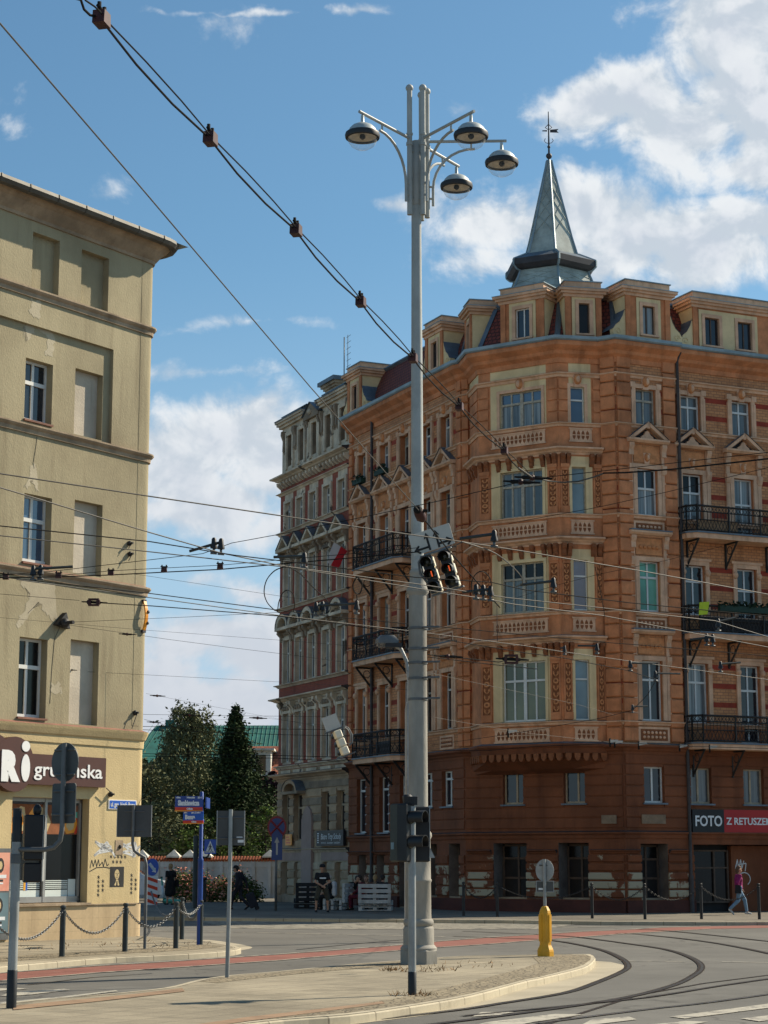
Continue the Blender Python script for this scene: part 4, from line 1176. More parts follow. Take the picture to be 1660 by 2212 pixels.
# ================================================================== GREY AND RED NEIGHBOUR
GB = thing('grey_building', 'soot stained grey stone and red brick tenement left of the orange corner house', 'building', FL.P(-15.8, 0, 0))
G0, G1 = -20.2, LEND
GC = [-19.07, -17.51, -15.86, -14.13, -12.36]; hw = .40
gf = {1: (6.75, 9.1), 2: (10.6, 12.7), 3: (14.4, 16.6), 4: (18.2, 19.55)}
gw = MB('brick_brown')
gh = [(c - hw, c + hw, z0, z1) for c in GC for z0, z1 in gf.values()]
gm_ = [(GC[0] - .45, GC[0] + .45, 3.1, 5.2), (GC[1] - .55, GC[1] + .55, 3.0, 5.2), (GC[3] - .5, GC[3] + .45, 3.1, 5.2), (GC[4] - .5, GC[4] + .45, 3.1, 5.2)]
gg = [(-19.6, -18.75, .5, 2.0, .3), (-17.9, -17.45, .5, 2.0, .3), (-14.45, -13.9, .4, 2.0, .3), (-13.0, -12.3, .4, 2.0, .3)]
def gmf(a, z):
    for z0, z1 in gf.values():
        if z0 - .1 < z < z1 + .5 and any(abs(a - c) < hw + .16 for c in GC): return 'stone_grey'
    return 'brick_brown'
As = sorted({x for c in GC for x in (c - hw - .15, c + hw + .15)})
Zs = sorted({q for z0, z1 in gf.values() for q in (z0 - .1, z1 + .5)})
edges = [G0] + As + [G1]
for a, b in zip(edges, edges[1:]): FL.wall(gw, a, b, 6.4, 20.9, gh, .22, 0, Zs, gmf, 'stone_grey')
gw.m('stone_mid'); FL.wall(gw, G0, G1, 2.6, 6.4, gm_, .3, 0)
gw.m('stone_pale'); FL.wall(gw, G0, G1, 0, 2.6, gg, .3, 0)
q0, q1 = FL.P(G0, 0, 0), FL.P(G0, -14, 0)
gw.m('stone_mid'); gw.poly([q1, q0, q0 + Vector((0, 0, 20.9)), q1 + Vector((0, 0, 20.9))])
gw.build('wall', GB)
rb_ = MB('stone_mid')
bands(rb_, FL, G0 + .02, G1, 3.05, 5.75, 7, gm_, .06, .05, lambda k: 'stone_mid' if k % 2 else 'stone_dark')
bands(rb_, FL, G0 + .02, G1, .45, 2.0, 4, [h[:4] for h in gg], .06, .06, lambda k: 'stone_pale' if k % 2 else 'stone_mid')
rb_.m('render_pink'); FL.box(rb_, G0 + .05, -17.0, 2.06, 2.44, -.02, .05); FL.box(rb_, -14.6, G1, 2.06, 2.44, -.02, .05)
rb_.m('stone_pale'); FL.box(rb_, G0, G1, 0, .42, -.02, .10)
rb_.build('rustication', GB)
def gcourse(name, z0, z1, o, m='stone_grey', top='lead_dark', a0=G0, a1=G1 - .02):
    mb = MB(m); sweep(mb, [FL.xy(a0 - .0, -6), FL.xy(a0), FL.xy(a1)], cornice_prof(z0, z1, o), [m] * 6 + [m, top]); mb.build(name, GB)
gcourse('sill_cornice', 2.44, 2.64, .18, 'stone_pale'); gcourse('belt_cornice', 5.85, 6.2, .38, 'stone_mid'); gcourse('sill_course', 6.42, 6.6, .2)
gcourse('floor_cornice', 9.62, 9.9, .42, 'stone_grey'); gcourse('sill_course', 10.4, 10.56, .22); gcourse('sill_course', 14.18, 14.36, .22); gcourse('sill_course', 17.98, 18.16, .2)
gcourse('string_course', 20.02, 20.16, .2); gcourse('eaves_cornice', 20.66, 21.0, .45)
bk_ = MB('stone_grey')
for a in [G0 + .2 + i * .42 for i in range(21)]:
    FL.prism_oz(bk_, [(-.02, 20.66), (.3, 20.66), (.28, 20.52), (.08, 20.36), (-.02, 20.36)], a - .07, a + .07)
for c in GC:
    for dx in (-.62, .62):
        FL.prism_oz(bk_, [(-.02, 9.66), (.28, 9.66), (.28, 9.5), (.12, 9.3), (.1, 9.1), (-.02, 9.0)], c + dx - .1, c + dx + .1)
bk_.build('bracket', GB)
for c in GC:                                    # window dressings
    for f, (z0, z1) in gf.items():
        window(GB, FL, c - hw, c + hw, z0, z1, .20, (.5,), .3, 'frame_white', rw.choice(PANES), .055, panes2=rw.choice(PANES))
        sb = MB('stone_grey'); w_ = .14
        FL.box(sb, c - hw - w_, c - hw, z0, z1 + w_, -.02, .09); FL.box(sb, c + hw, c + hw + w_, z0, z1 + w_, -.02, .09); FL.box(sb, c - hw, c + hw, z1, z1 + w_, -.02, .09)
        if f in (2, 3):
            zb = z1 + .48
            for dx in (-.62, .62):
                sb.m('stone_dark'); FL.prism_oz(sb, [(-.02, zb), (.30, zb), (.32, zb - .14), (.16, zb - .3), (.12, zb - .52), (-.02, zb - .6)], c + dx - .11, c + dx + .11)
            for i in range(4): sb.ball(FL.P(c - .33 + i * .22, .05, zb - .15), .10, 6)
            sb.m('stone_grey'); FL.box(sb, c - .80, c + .80, zb, zb + .14, -.02, .40)
            if f == 3:
                sb.m('stone_grey')
                for sg in (-1, 1):
                    q = [(c + sg * .80, zb + .14), (c + sg * .58, zb + .14), (c + sg * .04, zb + .60), (c + sg * .04, zb + .76)]
                    if sg > 0: q.reverse()
                    sb.m('stone_grey'); FL.prism_sz(sb, q, -.02, .36)
                    sb.m('zinc'); e = [FL.P(c + sg * .84, -.02, zb + .15), FL.P(c + sg * .84, .40, zb + .15), FL.P(c, .40, zb + .80), FL.P(c, -.02, zb + .80)]
                    sb.poly(e if sg > 0 else e[::-1])
                sb.m('stone_dark'); FL.prism_sz(sb, [(c - .5, zb + .14), (c + .5, zb + .14), (c, zb + .55)], -.02, .06); sb.ball(FL.P(c, .08, zb + .28), .13, 8)
            else:
                arc = [(c + .80 * math.cos(math.pi * t / 10), zb + .14 + .66 * math.sin(math.pi * t / 10)) for t in range(11)]
                ai = [(c + .58 * math.cos(math.pi * t / 10), zb + .14 + .46 * math.sin(math.pi * t / 10)) for t in range(11)]
                sb.m('stone_grey'); FL.prism_sz(sb, arc + ai[::-1], -.02, .36)
                sb.m('zinc')
                for (xa, za), (xb, zb2) in zip(arc, arc[1:]): sb.poly([FL.P(xa, -.02, za + .012), FL.P(xa, .40, za + .012), FL.P(xb, .40, zb2 + .012), FL.P(xb, -.02, zb2 + .012)])
                sb.m('stone_dark'); FL.prism_sz(sb, ai, -.02, .05)
                for t in range(1, 6): p = (c + .5 * math.cos(math.pi * t / 6), zb + .14 + .4 * math.sin(math.pi * t / 6)); sb.bar(FL.P(c, .08, zb + .16), FL.P(p[0], .08, p[1]), .05)
        if f == 1:
            sb.m('stone_dark')
            for i in range(3): sb.ball(FL.P(c - .28 + i * .28, .05, 9.34), .13, 6)
            sb.m('stone_grey'); FL.box(sb, c - .62, c + .62, 6.05, 6.36, -.02, .06)
        sb.build('window_surround', GB)
for i, h in enumerate(gm_):
    window(GB, FL, *h, .28, (.5,), .3, 'frame_tan', 'glass_dark', .06)
    if i == 1:
        sb = MB('stone_mid'); c = (h[0] + h[1]) / 2
        arc = [(c + .95 * math.cos(math.pi * t / 10), 5.3 + .55 * math.sin(math.pi * t / 10)) for t in range(11)]; ai = [(c + .72 * math.cos(math.pi * t / 10), 5.3 + .38 * math.sin(math.pi * t / 10)) for t in range(11)]
        FL.prism_sz(sb, arc + ai[::-1], -.02, .5); sb.m('stone_dark'); FL.prism_sz(sb, ai, -.02, .1); FL.box(sb, c - .98, c + .98, 5.18, 5.3, -.02, .5)
        sb.m('zinc')
        for (xa, za), (xb, zb2) in zip(arc, arc[1:]): sb.poly([FL.P(xa, -.02, za + .012), FL.P(xa, .54, za + .012), FL.P(xb, .54, zb2 + .012), FL.P(xb, -.02, zb2 + .012)])
        sb.build('arched_pediment', GB)
for h in gg:
    d = MB('door_dark'); FL.quad(d, h[0], h[1], h[2], h[3], -.28); d.m('frame_tan'); FL.box(d, h[0], h[0] + .06, h[2], h[3], -.28, -.2); FL.box(d, h[1] - .06, h[1], h[2], h[3], -.28, -.2); d.build('shop_window', GB)
# pink pilaster between the two shop halves
pp = MB('render_pink'); FL.box(pp, -16.75, -15.55, 0, 4.0, -.02, .16); FL.prism_sz(pp, [(-16.7, 4.0), (-15.6, 4.0), (-15.75, 4.4), (-16.1, 4.6), (-16.5, 4.4)], -.02, .14); pp.build('pilaster', GB)
# attic storey in weathered stone
at_ = MB('stone_grey')
aw = [(c - .34, c + .34, 21.45, 23.0) for c in GC]
FL.wall(at_, G0 + .05, G1 - .02, 20.98, 23.55, aw, .25, -.05, reveal='stone_dark')
q0, q1 = FL.P(G0 + .05, -.05, 0), FL.P(G0 + .05, -10, 0)
at_.poly([q1 + Vector((0, 0, 20.9)), q0 + Vector((0, 0, 20.9)), q0 + Vector((0, 0, 23.55)), q1 + Vector((0, 0, 23.55))])
e0, e1 = FL.P(G1 - .02, -.05, 0), FL.P(G1 - .02, -10, 0)
at_.poly([e0 + Vector((0, 0, 20.9)), e1 + Vector((0, 0, 20.9)), e1 + Vector((0, 0, 23.55)), e0 + Vector((0, 0, 23.55))])
for c in GC:
    FL.box(at_, c - .52, c - .34, 21.3, 23.2, -.06, .04); FL.box(at_, c + .34, c + .52, 21.3, 23.2, -.06, .04); FL.box(at_, c - .34, c + .34, 23.0, 23.2, -.06, .04)
    for dx in (-.70, .70):
        at_.m('stone_dark'); FL.prism_oz(at_, [(-.06, 23.3), (.16, 23.3), (.18, 23.1), (.06, 22.8), (.08, 22.3), (-.06, 22.1)], c + dx - .09, c + dx + .09); at_.m('stone_grey')
FL.box(at_, GC[2] - .75, GC[2] - .52, 21.1, 23.1, -.06, .08); FL.box(at_, GC[2] + .52, GC[2] + .75, 21.1, 23.1, -.06, .08)
at_.build('attic_wall', GB)
for (x0, x1, y0, y1) in aw: window(GB, FL, x0, x1, y0, y1, .3, (.5,), .3, 'frame_tan', 'glass_dark', .05)
for (a0, a1, z) in ((G0 - .05, GC[1] + .62, 23.5), (GC[2] + .85, G1 - .05, 23.5)):
    cbm = MB('stone_grey'); 
    for e, y0, y1 in ((.1, z, z + .12), (.22, z + .12, z + .24), (.3, z + .24, z + .34)): FL.box(cbm, a0 - e * .4, a1 + e * .2, y0, y1, -9, e)
    cbm.m('zinc'); FL.box(cbm, a0 - .12, a1 + .08, z + .34, z + .38, -9, .34); cbm.m('lead_dark'); FL.box(cbm, a0, a1, z + .38, z + .62, -8, -.1)
    cbm.m('zinc_light'); FL.box(cbm, a0, a1, z + .62, z + .65, -8.1, .0); cbm.build('attic_cornice', GB)
gab = MB('stone_dark'); c = GC[2]
FL.prism_sz(gab, [(c - .95, 23.2), (c + .95, 23.2), (c + .95, 23.35), (c, 23.95), (c - .95, 23.35)], -.1, .22)
gab.m('zinc')
for sg in (-1, 1):
    e = [FL.P(c + sg * 1.02, -1.5, 23.37), FL.P(c + sg * 1.02, .30, 23.37), FL.P(c, .30, 24.0), FL.P(c, -1.5, 24.0)]; gab.poly(e if sg > 0 else e[::-1])
gab.m('stone_grey'); gab.ball(FL.P(c, .24, 23.5), .15, 8); gab.build('gable', GB)
st_ = MB('cornice_stone'); FL.box(st_, -16.9, -15.5, 23.5, 24.85, -2.6, -1.0, back=True)
for e, y0, y1 in ((.08, 24.85, 24.97), (.18, 24.97, 25.1)): FL.box(st_, -16.9 - e, -15.5 + e, y0, y1, -2.6 - e, -1.0 + e, back=True)
st_.m('zinc'); FL.box(st_, -17.2, -15.2, 25.1, 25.3, -2.9, -.7, back=True); st_.build('chimney', GB)
rfm = MB('bitumen'); rfm.poly([FL.P(G0, -.1, 23.56), FL.P(G1, -.1, 23.56), FL.P(G1, -10, 23.9), FL.P(G0, -10, 23.9)]); rfm.build('roof', GB)
# dish, aerial, flag, bistro sign, small sign
ds = thing('satellite_dish', 'dark satellite dish on the roof of the grey building', 'satellite dish', FL.P(-14.6, -2.0, 24.1))
b = MB('dish_grey'); c = FL.P(-14.6, -2.0, 25.15); ax = Vector((-.25, -.95, .25)).normalized(); u = ax.cross(Vector((0, 0, 1))).normalized(); v = u.cross(ax)
rings = [[c + (u * math.cos(t * math.pi / 8) + v * math.sin(t * math.pi / 8)) * .62 * k + ax * (.16 * k * k) for t in range(16)] for k in (.05, .4, .75, 1.0)]
b.loft(rings, True, True, False); rings2 = [[p - ax * .02 for p in r_][::-1] for r_ in rings]; b.loft(rings2, True, True, False); b.build('dish', ds)
b = MB('iron_black'); b.tube([FL.P(-14.6, -2.1, 24.1), FL.P(-14.6, -2.1, 25.1)], .04, 6); b.tube([c, c + ax * .6 - v * .2], .015, 5); b.build('mast', ds)
an = thing('tv_antenna', 'thin television aerial mast with short rungs above the grey building', 'antenna', FL.P(-16.2, -1.8, 25.3))
b = MB('iron_green'); b.tube([FL.P(-16.4, -1.8, 25.2), FL.P(-16.4, -1.8, 27.6)], .028, 5); b.tube([FL.P(-15.95, -1.8, 25.2), FL.P(-15.95, -1.8, 27.6)], .016, 5)
for i in range(6): b.tube([FL.P(-16.1, -1.8, 26.0 + i * .3), FL.P(-15.6, -1.8, 26.02 + i * .3)], .012, 4)
b.build('mast', an)
fl_ = thing('flag', 'white and red flag on a slanting pole at the grey building', 'flag', FL.P(-12.9, 0, 13.9))
fq = [at(722, 1171, 88), at(751, 1190, 88.3), at(729, 1229, 88), at(706, 1214, 87.7)]
b = MB('frame_tan'); b.tube([at(757, 1193, 88.6), at(716, 1167, 87.9)], .03, 6); b.tube([at(757, 1193, 88.6), FL.P(-12.4, .05, 13.9)], .03, 6); b.build('flagpole', fl_)
for k, m in ((0, 'flag_white'), (1, 'flag_red')):
    b = MB(m); n = 8
    def fp(i, j):
        t, a_ = (j / 4 + k) / 2, i / n
        return fq[0].lerp(fq[1], t).lerp(fq[3].lerp(fq[2], t), a_) + FL.n * (.06 * math.sin(a_ * 5 + t * 7) * a_)
    for i in range(n):
        for j in range(4): b.poly([fp(i, j), fp(i + 1, j), fp(i + 1, j + 1), fp(i, j + 1)], smooth=True)
    b.build('stripe', fl_)
bs = thing('bistro_sign', 'black bistro signboard with white script on the grey building', 'sign', FL.P(-13.2, .3, 2.9))
b = MB('shop_black'); FL.box(b, -14.7, -11.6, 2.72, 3.42, .12, .24, back=True); b.build('sign_board', bs)
b = MB('letter_white'); text_into(b, 'Bistro Trzy Schody', FL.P(-14.15, .245, 3.02), FL.d, (0, 0, 1), .26, .006, .0, width=2.35, shear=.25)
text_into(b, 'PIWO  DANIA  DESERY', FL.P(-14.1, .245, 2.82), FL.d, (0, 0, 1), .07, .006, .0, width=2.2)
b.m('letter_white'); 
for i in range(5): FL.prism_sz(b, [(-14.5 + .1 * math.cos(t * 1.257), 2.88 + i * .1 + .035 * math.sin(t * 1.257)) for t in range(5)], .24, .248)
b.build('lettering', bs)
ys = MB('sign_orange'); FL.box(ys, -18.75, -17.95, 2.78, 3.3, .14, .17, back=True); ys.m('sign_red')
for i in range(3): FL.box(ys, -18.65, -18.1 - .1 * i, 2.88 + i * .13, 2.93 + i * .13, .17, .174)
tag(ys.build('wall_sign', None), 'small orange yellow notice board on the grey building ground floor', 'sign')

# ================================================================== BEIGE HOUSE ON THE LEFT
L0 = gp(310, 2032)
FH = Fr(L0.x, L0.y, 35.3); H0 = -16.0; RC_ = .32
BH = thing('beige_house', 'beige and olive rendered corner tenement with blind windows and a shop', 'building', L0)
real = [(5.44, 7.45), (9.27, 11.04), (12.9, 14.53)]
W0 = [(-4.72, -3.76), (-9.4, -8.44), (-12.6, -11.64)]; BL = [(-2.95, -1.92), (-7.2, -6.2)]
hb = MB('stucco_olive')
holes = [(c[0], c[1], z0, z1, .34) for c in W0 for z0, z1 in real]
blind = [(c[0], c[1], z0 - .02, z1 + .1, .20) for c in BL for z0, z1 in real] + [(c[0], c[1], 16.36, 17.82, .20) for c in BL + W0]
panel = (-13.6, -1.66, 12.78, 15.38)
SH = (-4.78, -2.12, .96, 3.56)
W_ = 0 - RC_
# lower zone
hb.m('stucco_lower'); FH.wall(hb, H0, W_, .96, 5.28, [(*SH, .35), (-9.5, -6.8, .96, 3.56, .35)], .35, 0)
hb.m('stucco_olive'); FH.wall(hb, H0, W_, 5.28, 12.72, [h for h in holes if h[3] < 12] + [h for h in blind if h[3] < 12], .3, 0, reveal='stucco_olive', back=None)
# the shallow sunk field of the third floor
FH.wall(hb, H0, W_, 12.72, 16.3, [(*panel, .11)], .11, 0)
FH.wall(hb, panel[0], panel[1], panel[2], panel[3], [h for h in holes if h[3] > 12] + [h for h in blind if 12 < h[3] < 16], .3, -.11)
FH.wall(hb, H0, W_, 16.3, 18.4, [h for h in blind if h[3] > 16], .2, 0)
# rounded corner and return wall
def corner(z0, z1, o, m):
    hb.m(m); prev = None
    c = FH.P(W_, -RC_, 0)
    pts = [c + (FH.n * math.cos(t * math.pi / 16) + FH.d * math.sin(t * math.pi / 16)) * (RC_ + o) for t in range(9)] + [FH.P(o, -12, 0)]
    for a, b in zip(pts, pts[1:]):
        hb.poly([a + Vector((0, 0, z0)), b + Vector((0, 0, z0)), b + Vector((0, 0, z1)), a + Vector((0, 0, z1))], smooth=False)
corner(.96, 5.28, 0, 'stucco_lower'); corner(5.28, 18.4, 0, 'stucco_olive')
hb.m('stucco_olive'); hb.poly([FH.P(H0, -12, 0), FH.P(H0, 0, 0), FH.P(H0, 0, 18.4), FH.P(H0, -12, 18.4)]); hb.poly([FH.P(0, -12, 0), FH.P(H0, -12, 0), FH.P(H0, -12, 18.4), FH.P(0, -12, 18.4)])
for h in blind:
    hb.m('stucco_blank' if h[3] < 16 else 'stucco_olive'); o = -(.20 + (.11 if 12 < h[3] < 16 else 0)); FH.quad(hb, h[0], h[1], h[2], h[3], o)
hb.build('wall', BH)
# thin corner lisene
lz = MB('stucco_olive'); FH.box(lz, -.62, -.36, 5.5, 17.9, -.01, .007); lz.build('corner_strip', BH)
plb = MB('plinth_tile'); FH.box(plb, H0, W_, 0, .94, -.02, .04)
c = FH.P(W_, -RC_, 0); pts = [c + (FH.n * math.cos(t * math.pi / 16) + FH.d * math.sin(t * math.pi / 16)) * (RC_ + .04) for t in range(9)] + [FH.P(.04, -12, 0)]
for a, b in zip(pts, pts[1:]): plb.poly([a, b, b + Vector((0, 0, .94)), a + Vector((0, 0, .94))])
plb.m('cornice_stone'); FH.box(plb, SH[1], W_, .94, .965, -.02, .07); plb.build('plinth', BH)
hline = [FH.xy(H0)] + [(p.x, p.y) for p in [FH.P(W_, -RC_, 0) + (FH.n * math.cos(t * math.pi / 8) + FH.d * math.sin(t * math.pi / 8)) * RC_ for t in range(5)]] + [FH.xy(0, -12)]
def hcourse(name, prof, mats):
    mb = MB('cornice_stone'); sweep(mb, hline, prof, mats); mb.build(name, BH)
for z in (9.10, 12.72, 16.24):
    hcourse('string_course', [(-.02, z - .16), (.05, z - .16), (.06, z - .06), (.11, z - .02), (.14, z + .02), (.14, z + .06), (-.02, z + .11)], ['cornice_stone'] * 5 + ['sill_rust'])
hcourse('shop_cornice', [(-.02, 4.92), (.03, 4.92), (.04, 5.10), (.08, 5.14), (.14, 5.28), (.16, 5.34), (-.02, 5.40)], ['stucco_lower'] * 5 + ['sill_rust'])
hcourse('eaves_cornice', [(-.02, 18.10), (.05, 18.10), (.07, 18.18), (.13, 18.24), (.28, 18.42), (.44, 18.54), (.46, 18.58), (-.3, 18.62)], ['cornice_stone'] * 7)
gt = MB('gutter_metal'); sweep(gt, hline, [(.42, 18.58), (.52, 18.51), (.62, 18.54), (.68, 18.63), (.67, 18.72), (.55, 18.70), (.42, 18.64)], 'gutter_metal')
for i in range(16):
    a = H0 + .5 + i * 1.0
    FH.prism_oz(gt, [(.51, 18.50), (.63, 18.53), (.695, 18.63), (.685, 18.73), (.66, 18.72), (.67, 18.63), (.61, 18.55), (.51, 18.52)], a, a + .03)
gt.build('gutter', BH)
rfb = MB('zinc_light')
rfb.poly([FH.P(H0, .58, 18.70), FH.P(.60, .58, 18.70), FH.P(-2.5, -4.5, 20.4), FH.P(H0, -4.5, 20.4)]); rfb.poly([FH.P(.60, .58, 18.70), FH.P(.60, -12, 18.7), FH.P(-2.5, -9, 20.4), FH.P(-2.5, -4.5, 20.4)]); rfb.build('roof', BH)
for c in W0:
    for i, (z0, z1) in enumerate(real):
        o = -.11 if i == 2 else 0
        pn, fr = (('glass_black', 'frame_white'), ('glass_sky_blue', 'frame_white'), ('glass_dark', 'frame_white'))[i]
        wo = window(BH, FH, c[0], c[1], z0 + .06, z1, .28, (.5,), .36, fr, pn, .065, o=o)
        sl = MB('sill_rust'); FH.box(sl, c[0] - .02, c[1] + .02, z0, z0 + .05, o - .30, o + .06); sl.build('window_sill', wo)
        if i == 1: wt = MB('frame_white'); FH.box(wt, c[0] + .02, c[1] - .02, z0 + .05, z0 + .16, o - .25, o - .16); wt.build('ledge', wo)
# patches of repair plaster and cracks
rp = MB('repair_plaster')
def patch(pts, o=.004): rp.poly([FH.P(a, o, z) for a, z in pts])
def hs(u, v):                              # survey helper: point of the house front seen at u,v
    r = ray(u, v); d = FH.d; det = r.x * -d.y + d.x * r.y; t = (L0.x * -d.y + d.x * L0.y) / det
    return ((r.x * t - L0.x) * d.x + (r.y * t - L0.y) * d.y, CH + r.z * t)
def jag(pts, k=2, amp=.05):
    out = []
    for i in range(len(pts)):
        a, b = pts[i], pts[(i + 1) % len(pts)]; out.append(a)
        for j in range(1, k + 1):
            t = j / (k + 1); out.append((a[0] + (b[0] - a[0]) * t + random.uniform(-amp, amp), a[1] + (b[1] - a[1]) * t + random.uniform(-amp, amp)))
    return out
for pts, oo in (([(66, 642), (88, 652), (86, 688), (66, 680)], .004), ([(64, 683), (84, 691), (80, 714), (68, 736), (59, 722)], -.106), ([(88, 692), (116, 704), (122, 722), (122, 760), (108, 768), (108, 727), (92, 712)], -.106),
            ([(72, 1005), (78, 1012), (84, 1060), (78, 1062), (70, 1035), (60, 1058), (52, 1050)], .004),
            ([(42, 1240), (118, 1256), (124, 1330), (116, 1344), (96, 1322), (82, 1300), (62, 1330), (40, 1358), (36, 1345), (60, 1300), (66, 1280), (44, 1262)], .004),
            ([(110, 1475), (132, 1478), (130, 1500), (112, 1496)], .004)):
    patch(jag([hs(u, v) for u, v in pts][::-1], 5, .075), oo)
rp.m('iron_black')
for pts in ([(82, 925), (78, 965), (72, 1000), (74, 1012)], [(134, 1345), (118, 1380), (112, 1450), (108, 1520)], [(85, 1300), (60, 1325)], [(310, 1712), (290, 1765), (272, 1800)]):
    q = [hs(u, v) for u, v in pts]
    for a, b in zip(q, q[1:]): rp.bar(FH.P(a[0], .004, a[1]), FH.P(b[0], .004, b[1]), .008)
rp.build('plaster_patch', BH)
# shop window
sw = MB('steel_frame')
x0, x1, z0, z1 = SH
zf = 1.02
for a, b, c, d, o in ((x0, x0 + .05, zf, z1, -.22), (x1 - .12, x1 - .06, zf, z1, -.22), (-3.46, -3.38, zf, z1, -.21), (x0, x1 - .06, zf, zf + .14, -.22), (x0, x1 - .06, z1 - .1, z1, -.22)): FH.box(sw, a, b, c, d, -.34, o)
sw.m('lead_dark'); FH.box(sw, x1 - .06, x1, zf, z1, -.34, -.24); FH.box(sw, x0 + .05, x1 - .12, z1 - .16, z1 - .1, -.33, -.26)
swo = sw.build('shop_window', BH)
g = MB('glass_black'); FH.quad(g, x0 + .02, x1 - .1, zf + .1, z1 - .1, -.29); g.build('pane', swo)
# printed food strip along the top of the glass
fs = MB('relief_dark'); FH.box(fs, x0 + .05, x1 - .12, 2.68, 3.40, -.29, -.284)
for (c, zc, rx, rz, m) in ((-4.45, 2.98, .28, .26, 'sign_orange'), (-4.2, 3.04, .14, .3, 'stucco_lower'), (-3.65, 3.05, .30, .30, 'sign_orange'), (-3.45, 2.98, .2, .28, 'stucco_lower'), (-2.55, 2.95, .24, .22, 'sign_orange'), (-2.50, 2.93, .14, .12, 'stucco_lower'), (-2.30, 2.9, .10, .2, 'sign_red'), (-4.3, 3.2, .07, .05, 'teal'), (-2.28, 3.08, .05, .09, 'teal'), (-2.28, 3.2, .07, .04, 'teal'), (-2.95, 3.2, .2, .1, 'stucco_lower')):
    fs.m(m); q = []
    for t in range(7):
        k = random.uniform(1.0, 1.4); a_ = min(max(c + rx * k * math.cos(t * 2 * math.pi / 7), x0 + .06), x1 - .13); q.append((a_, min(max(zc + rz * k * math.sin(t * 2 * math.pi / 7), 2.69), 3.39)))
    fs.cur_o = 0; FH.prism_sz(fs, q, -.286, -.2805 + .001 * random.random() * 3)
fs.build('food_print', swo)
bd = MB('blind_pale')
for a, b in ((x0 + .1, -3.5), (-3.36, x1 - .42)):
    FH.box(bd, a, b, zf + .14, zf + .30, -.288, -.282)
    for i in range(5): FH.box(bd, a, b, zf + .33 + i * .045, zf + .355 + i * .045, -.288, -.28)
FH.box(bd, x1 - .4, x1 - .14, zf + .14, zf + .56, -.288, -.282); bd.m('yellow_paint'); FH.box(bd, -4.05, -3.98, zf + .3, zf + .54, -.28, -.276); bd.m('sign_blue'); FH.box(bd, -3.98, -3.92, zf + .3, zf + .54, -.28, -.276)
bd.build('blind', swo)
sl = MB('cornice_stone'); FH.box(sl, x0 - .1, x1 + .06, .94, 1.0, -.34, .10); sl.build('window_sill', swo)
# graffiti: stencil portrait of a man in a suit with rows of stars, tags
gf_ = MB('paint_black')
o = .003
FH.quad(gf_, -1.31, -.79, 1.37, 1.88, o)
gf_.m('stucco_lower')
def gp_(pts, oo): gf_.poly([FH.P(-1.05 + x, oo, 1.62 + z) for x, z in pts])
gp_([(.09 * math.cos(t * .5236), .07 + .125 * math.sin(t * .5236)) for t in range(12)], o + .002)
gp_([(-.03, -.06), (.05, -.06), (.06, -.12), (.1, -.2), (.04, -.22), (.01, -.12), (-.04, -.22), (-.1, -.2), (-.04, -.12)], o + .002)
gf_.m('paint_black')
gp_([(-.05, .10), (-.015, .10), (-.015, .085), (-.05, .085)], o + .004); gp_([(.02, .10), (.06, .10), (.06, .085), (.02, .085)], o + .004); gp_([(-.035, .005), (.045, .005), (.04, -.008), (-.03, -.008)], o + .004); gp_([(.0, .08), (.012, .08), (.02, .035), (-.005, .035)], o + .004)
gp_([(-.012, -.1), (.018, -.1), (.03, -.21), (-.02, -.21)], o + .004)
def star(a, z, r=.05):
    for t in range(3):
        dx, dz = r * math.cos(t * math.pi / 3 + .5), r * math.sin(t * math.pi / 3 + .5); stroke2((a - dx, z - dz), (a + dx, z + dz), .008)
def stroke2(p, q, w_):
    dx, dz = q[0] - p[0], q[1] - p[1]; L_ = math.hypot(dx, dz) or 1; nx, nz = -dz / L_ * w_, dx / L_ * w_
    gf_.poly([FH.P(p[0] - nx, o, p[1] - nz), FH.P(q[0] - nx, o, q[1] - nz), FH.P(q[0] + nx, o, q[1] + nz), FH.P(p[0] + nx, o, p[1] + nz)])
for i in range(5): star(-1.28 + i * .13, 2.13)
for i in range(3): star(-1.2 + i * .14, 2.0)
for i in range(5): star(-1.72, 1.62 - i * .11); star(-.5, 1.66 - i * .11)
for i in range(3): star(-1.56, 1.52 - i * .11); star(-.34, 1.54 - i * .11)
q = [(-2.04, 1.85), (-1.98, 2.05), (-1.92, 1.88), (-1.86, 2.06), (-1.8, 1.88), (-1.74, 2.06), (-1.7, 1.9), (-1.6, 2.0), (-1.55, 1.88), (-1.5, 2.08), (-1.42, 1.9), (-1.36, 1.95)]
for a, b in zip(q, q[1:]): stroke2(a, b, .012)
q = [(-2.06, 1.76), (-1.8, 1.86), (-1.5, 1.87), (-1.3, 1.84)]
for a, b in zip(q, q[1:]): stroke2(a, b, .012)
gf_.m('paint_silver')
for cx in (-1.9, -.9):
    q = [(cx + random.uniform(-.05, .8 if cx < -1 else .75), random.uniform(2.12, 2.52)) for i in range(16)]
    for a, b in zip(q, q[1:]): stroke2(a, b, .028)
gf_.m('cornice_stone'); FH.box(gf_, -1.14, -.86, 2.18, 2.55, .0, .012)
gf_.m('paint_black'); gf_.ball(FH.P(-.98, .01, 2.38), .055, 8); stroke2((-1.0, 2.36), (-1.05, 2.25), .015)
gf_.build('graffiti', BH)
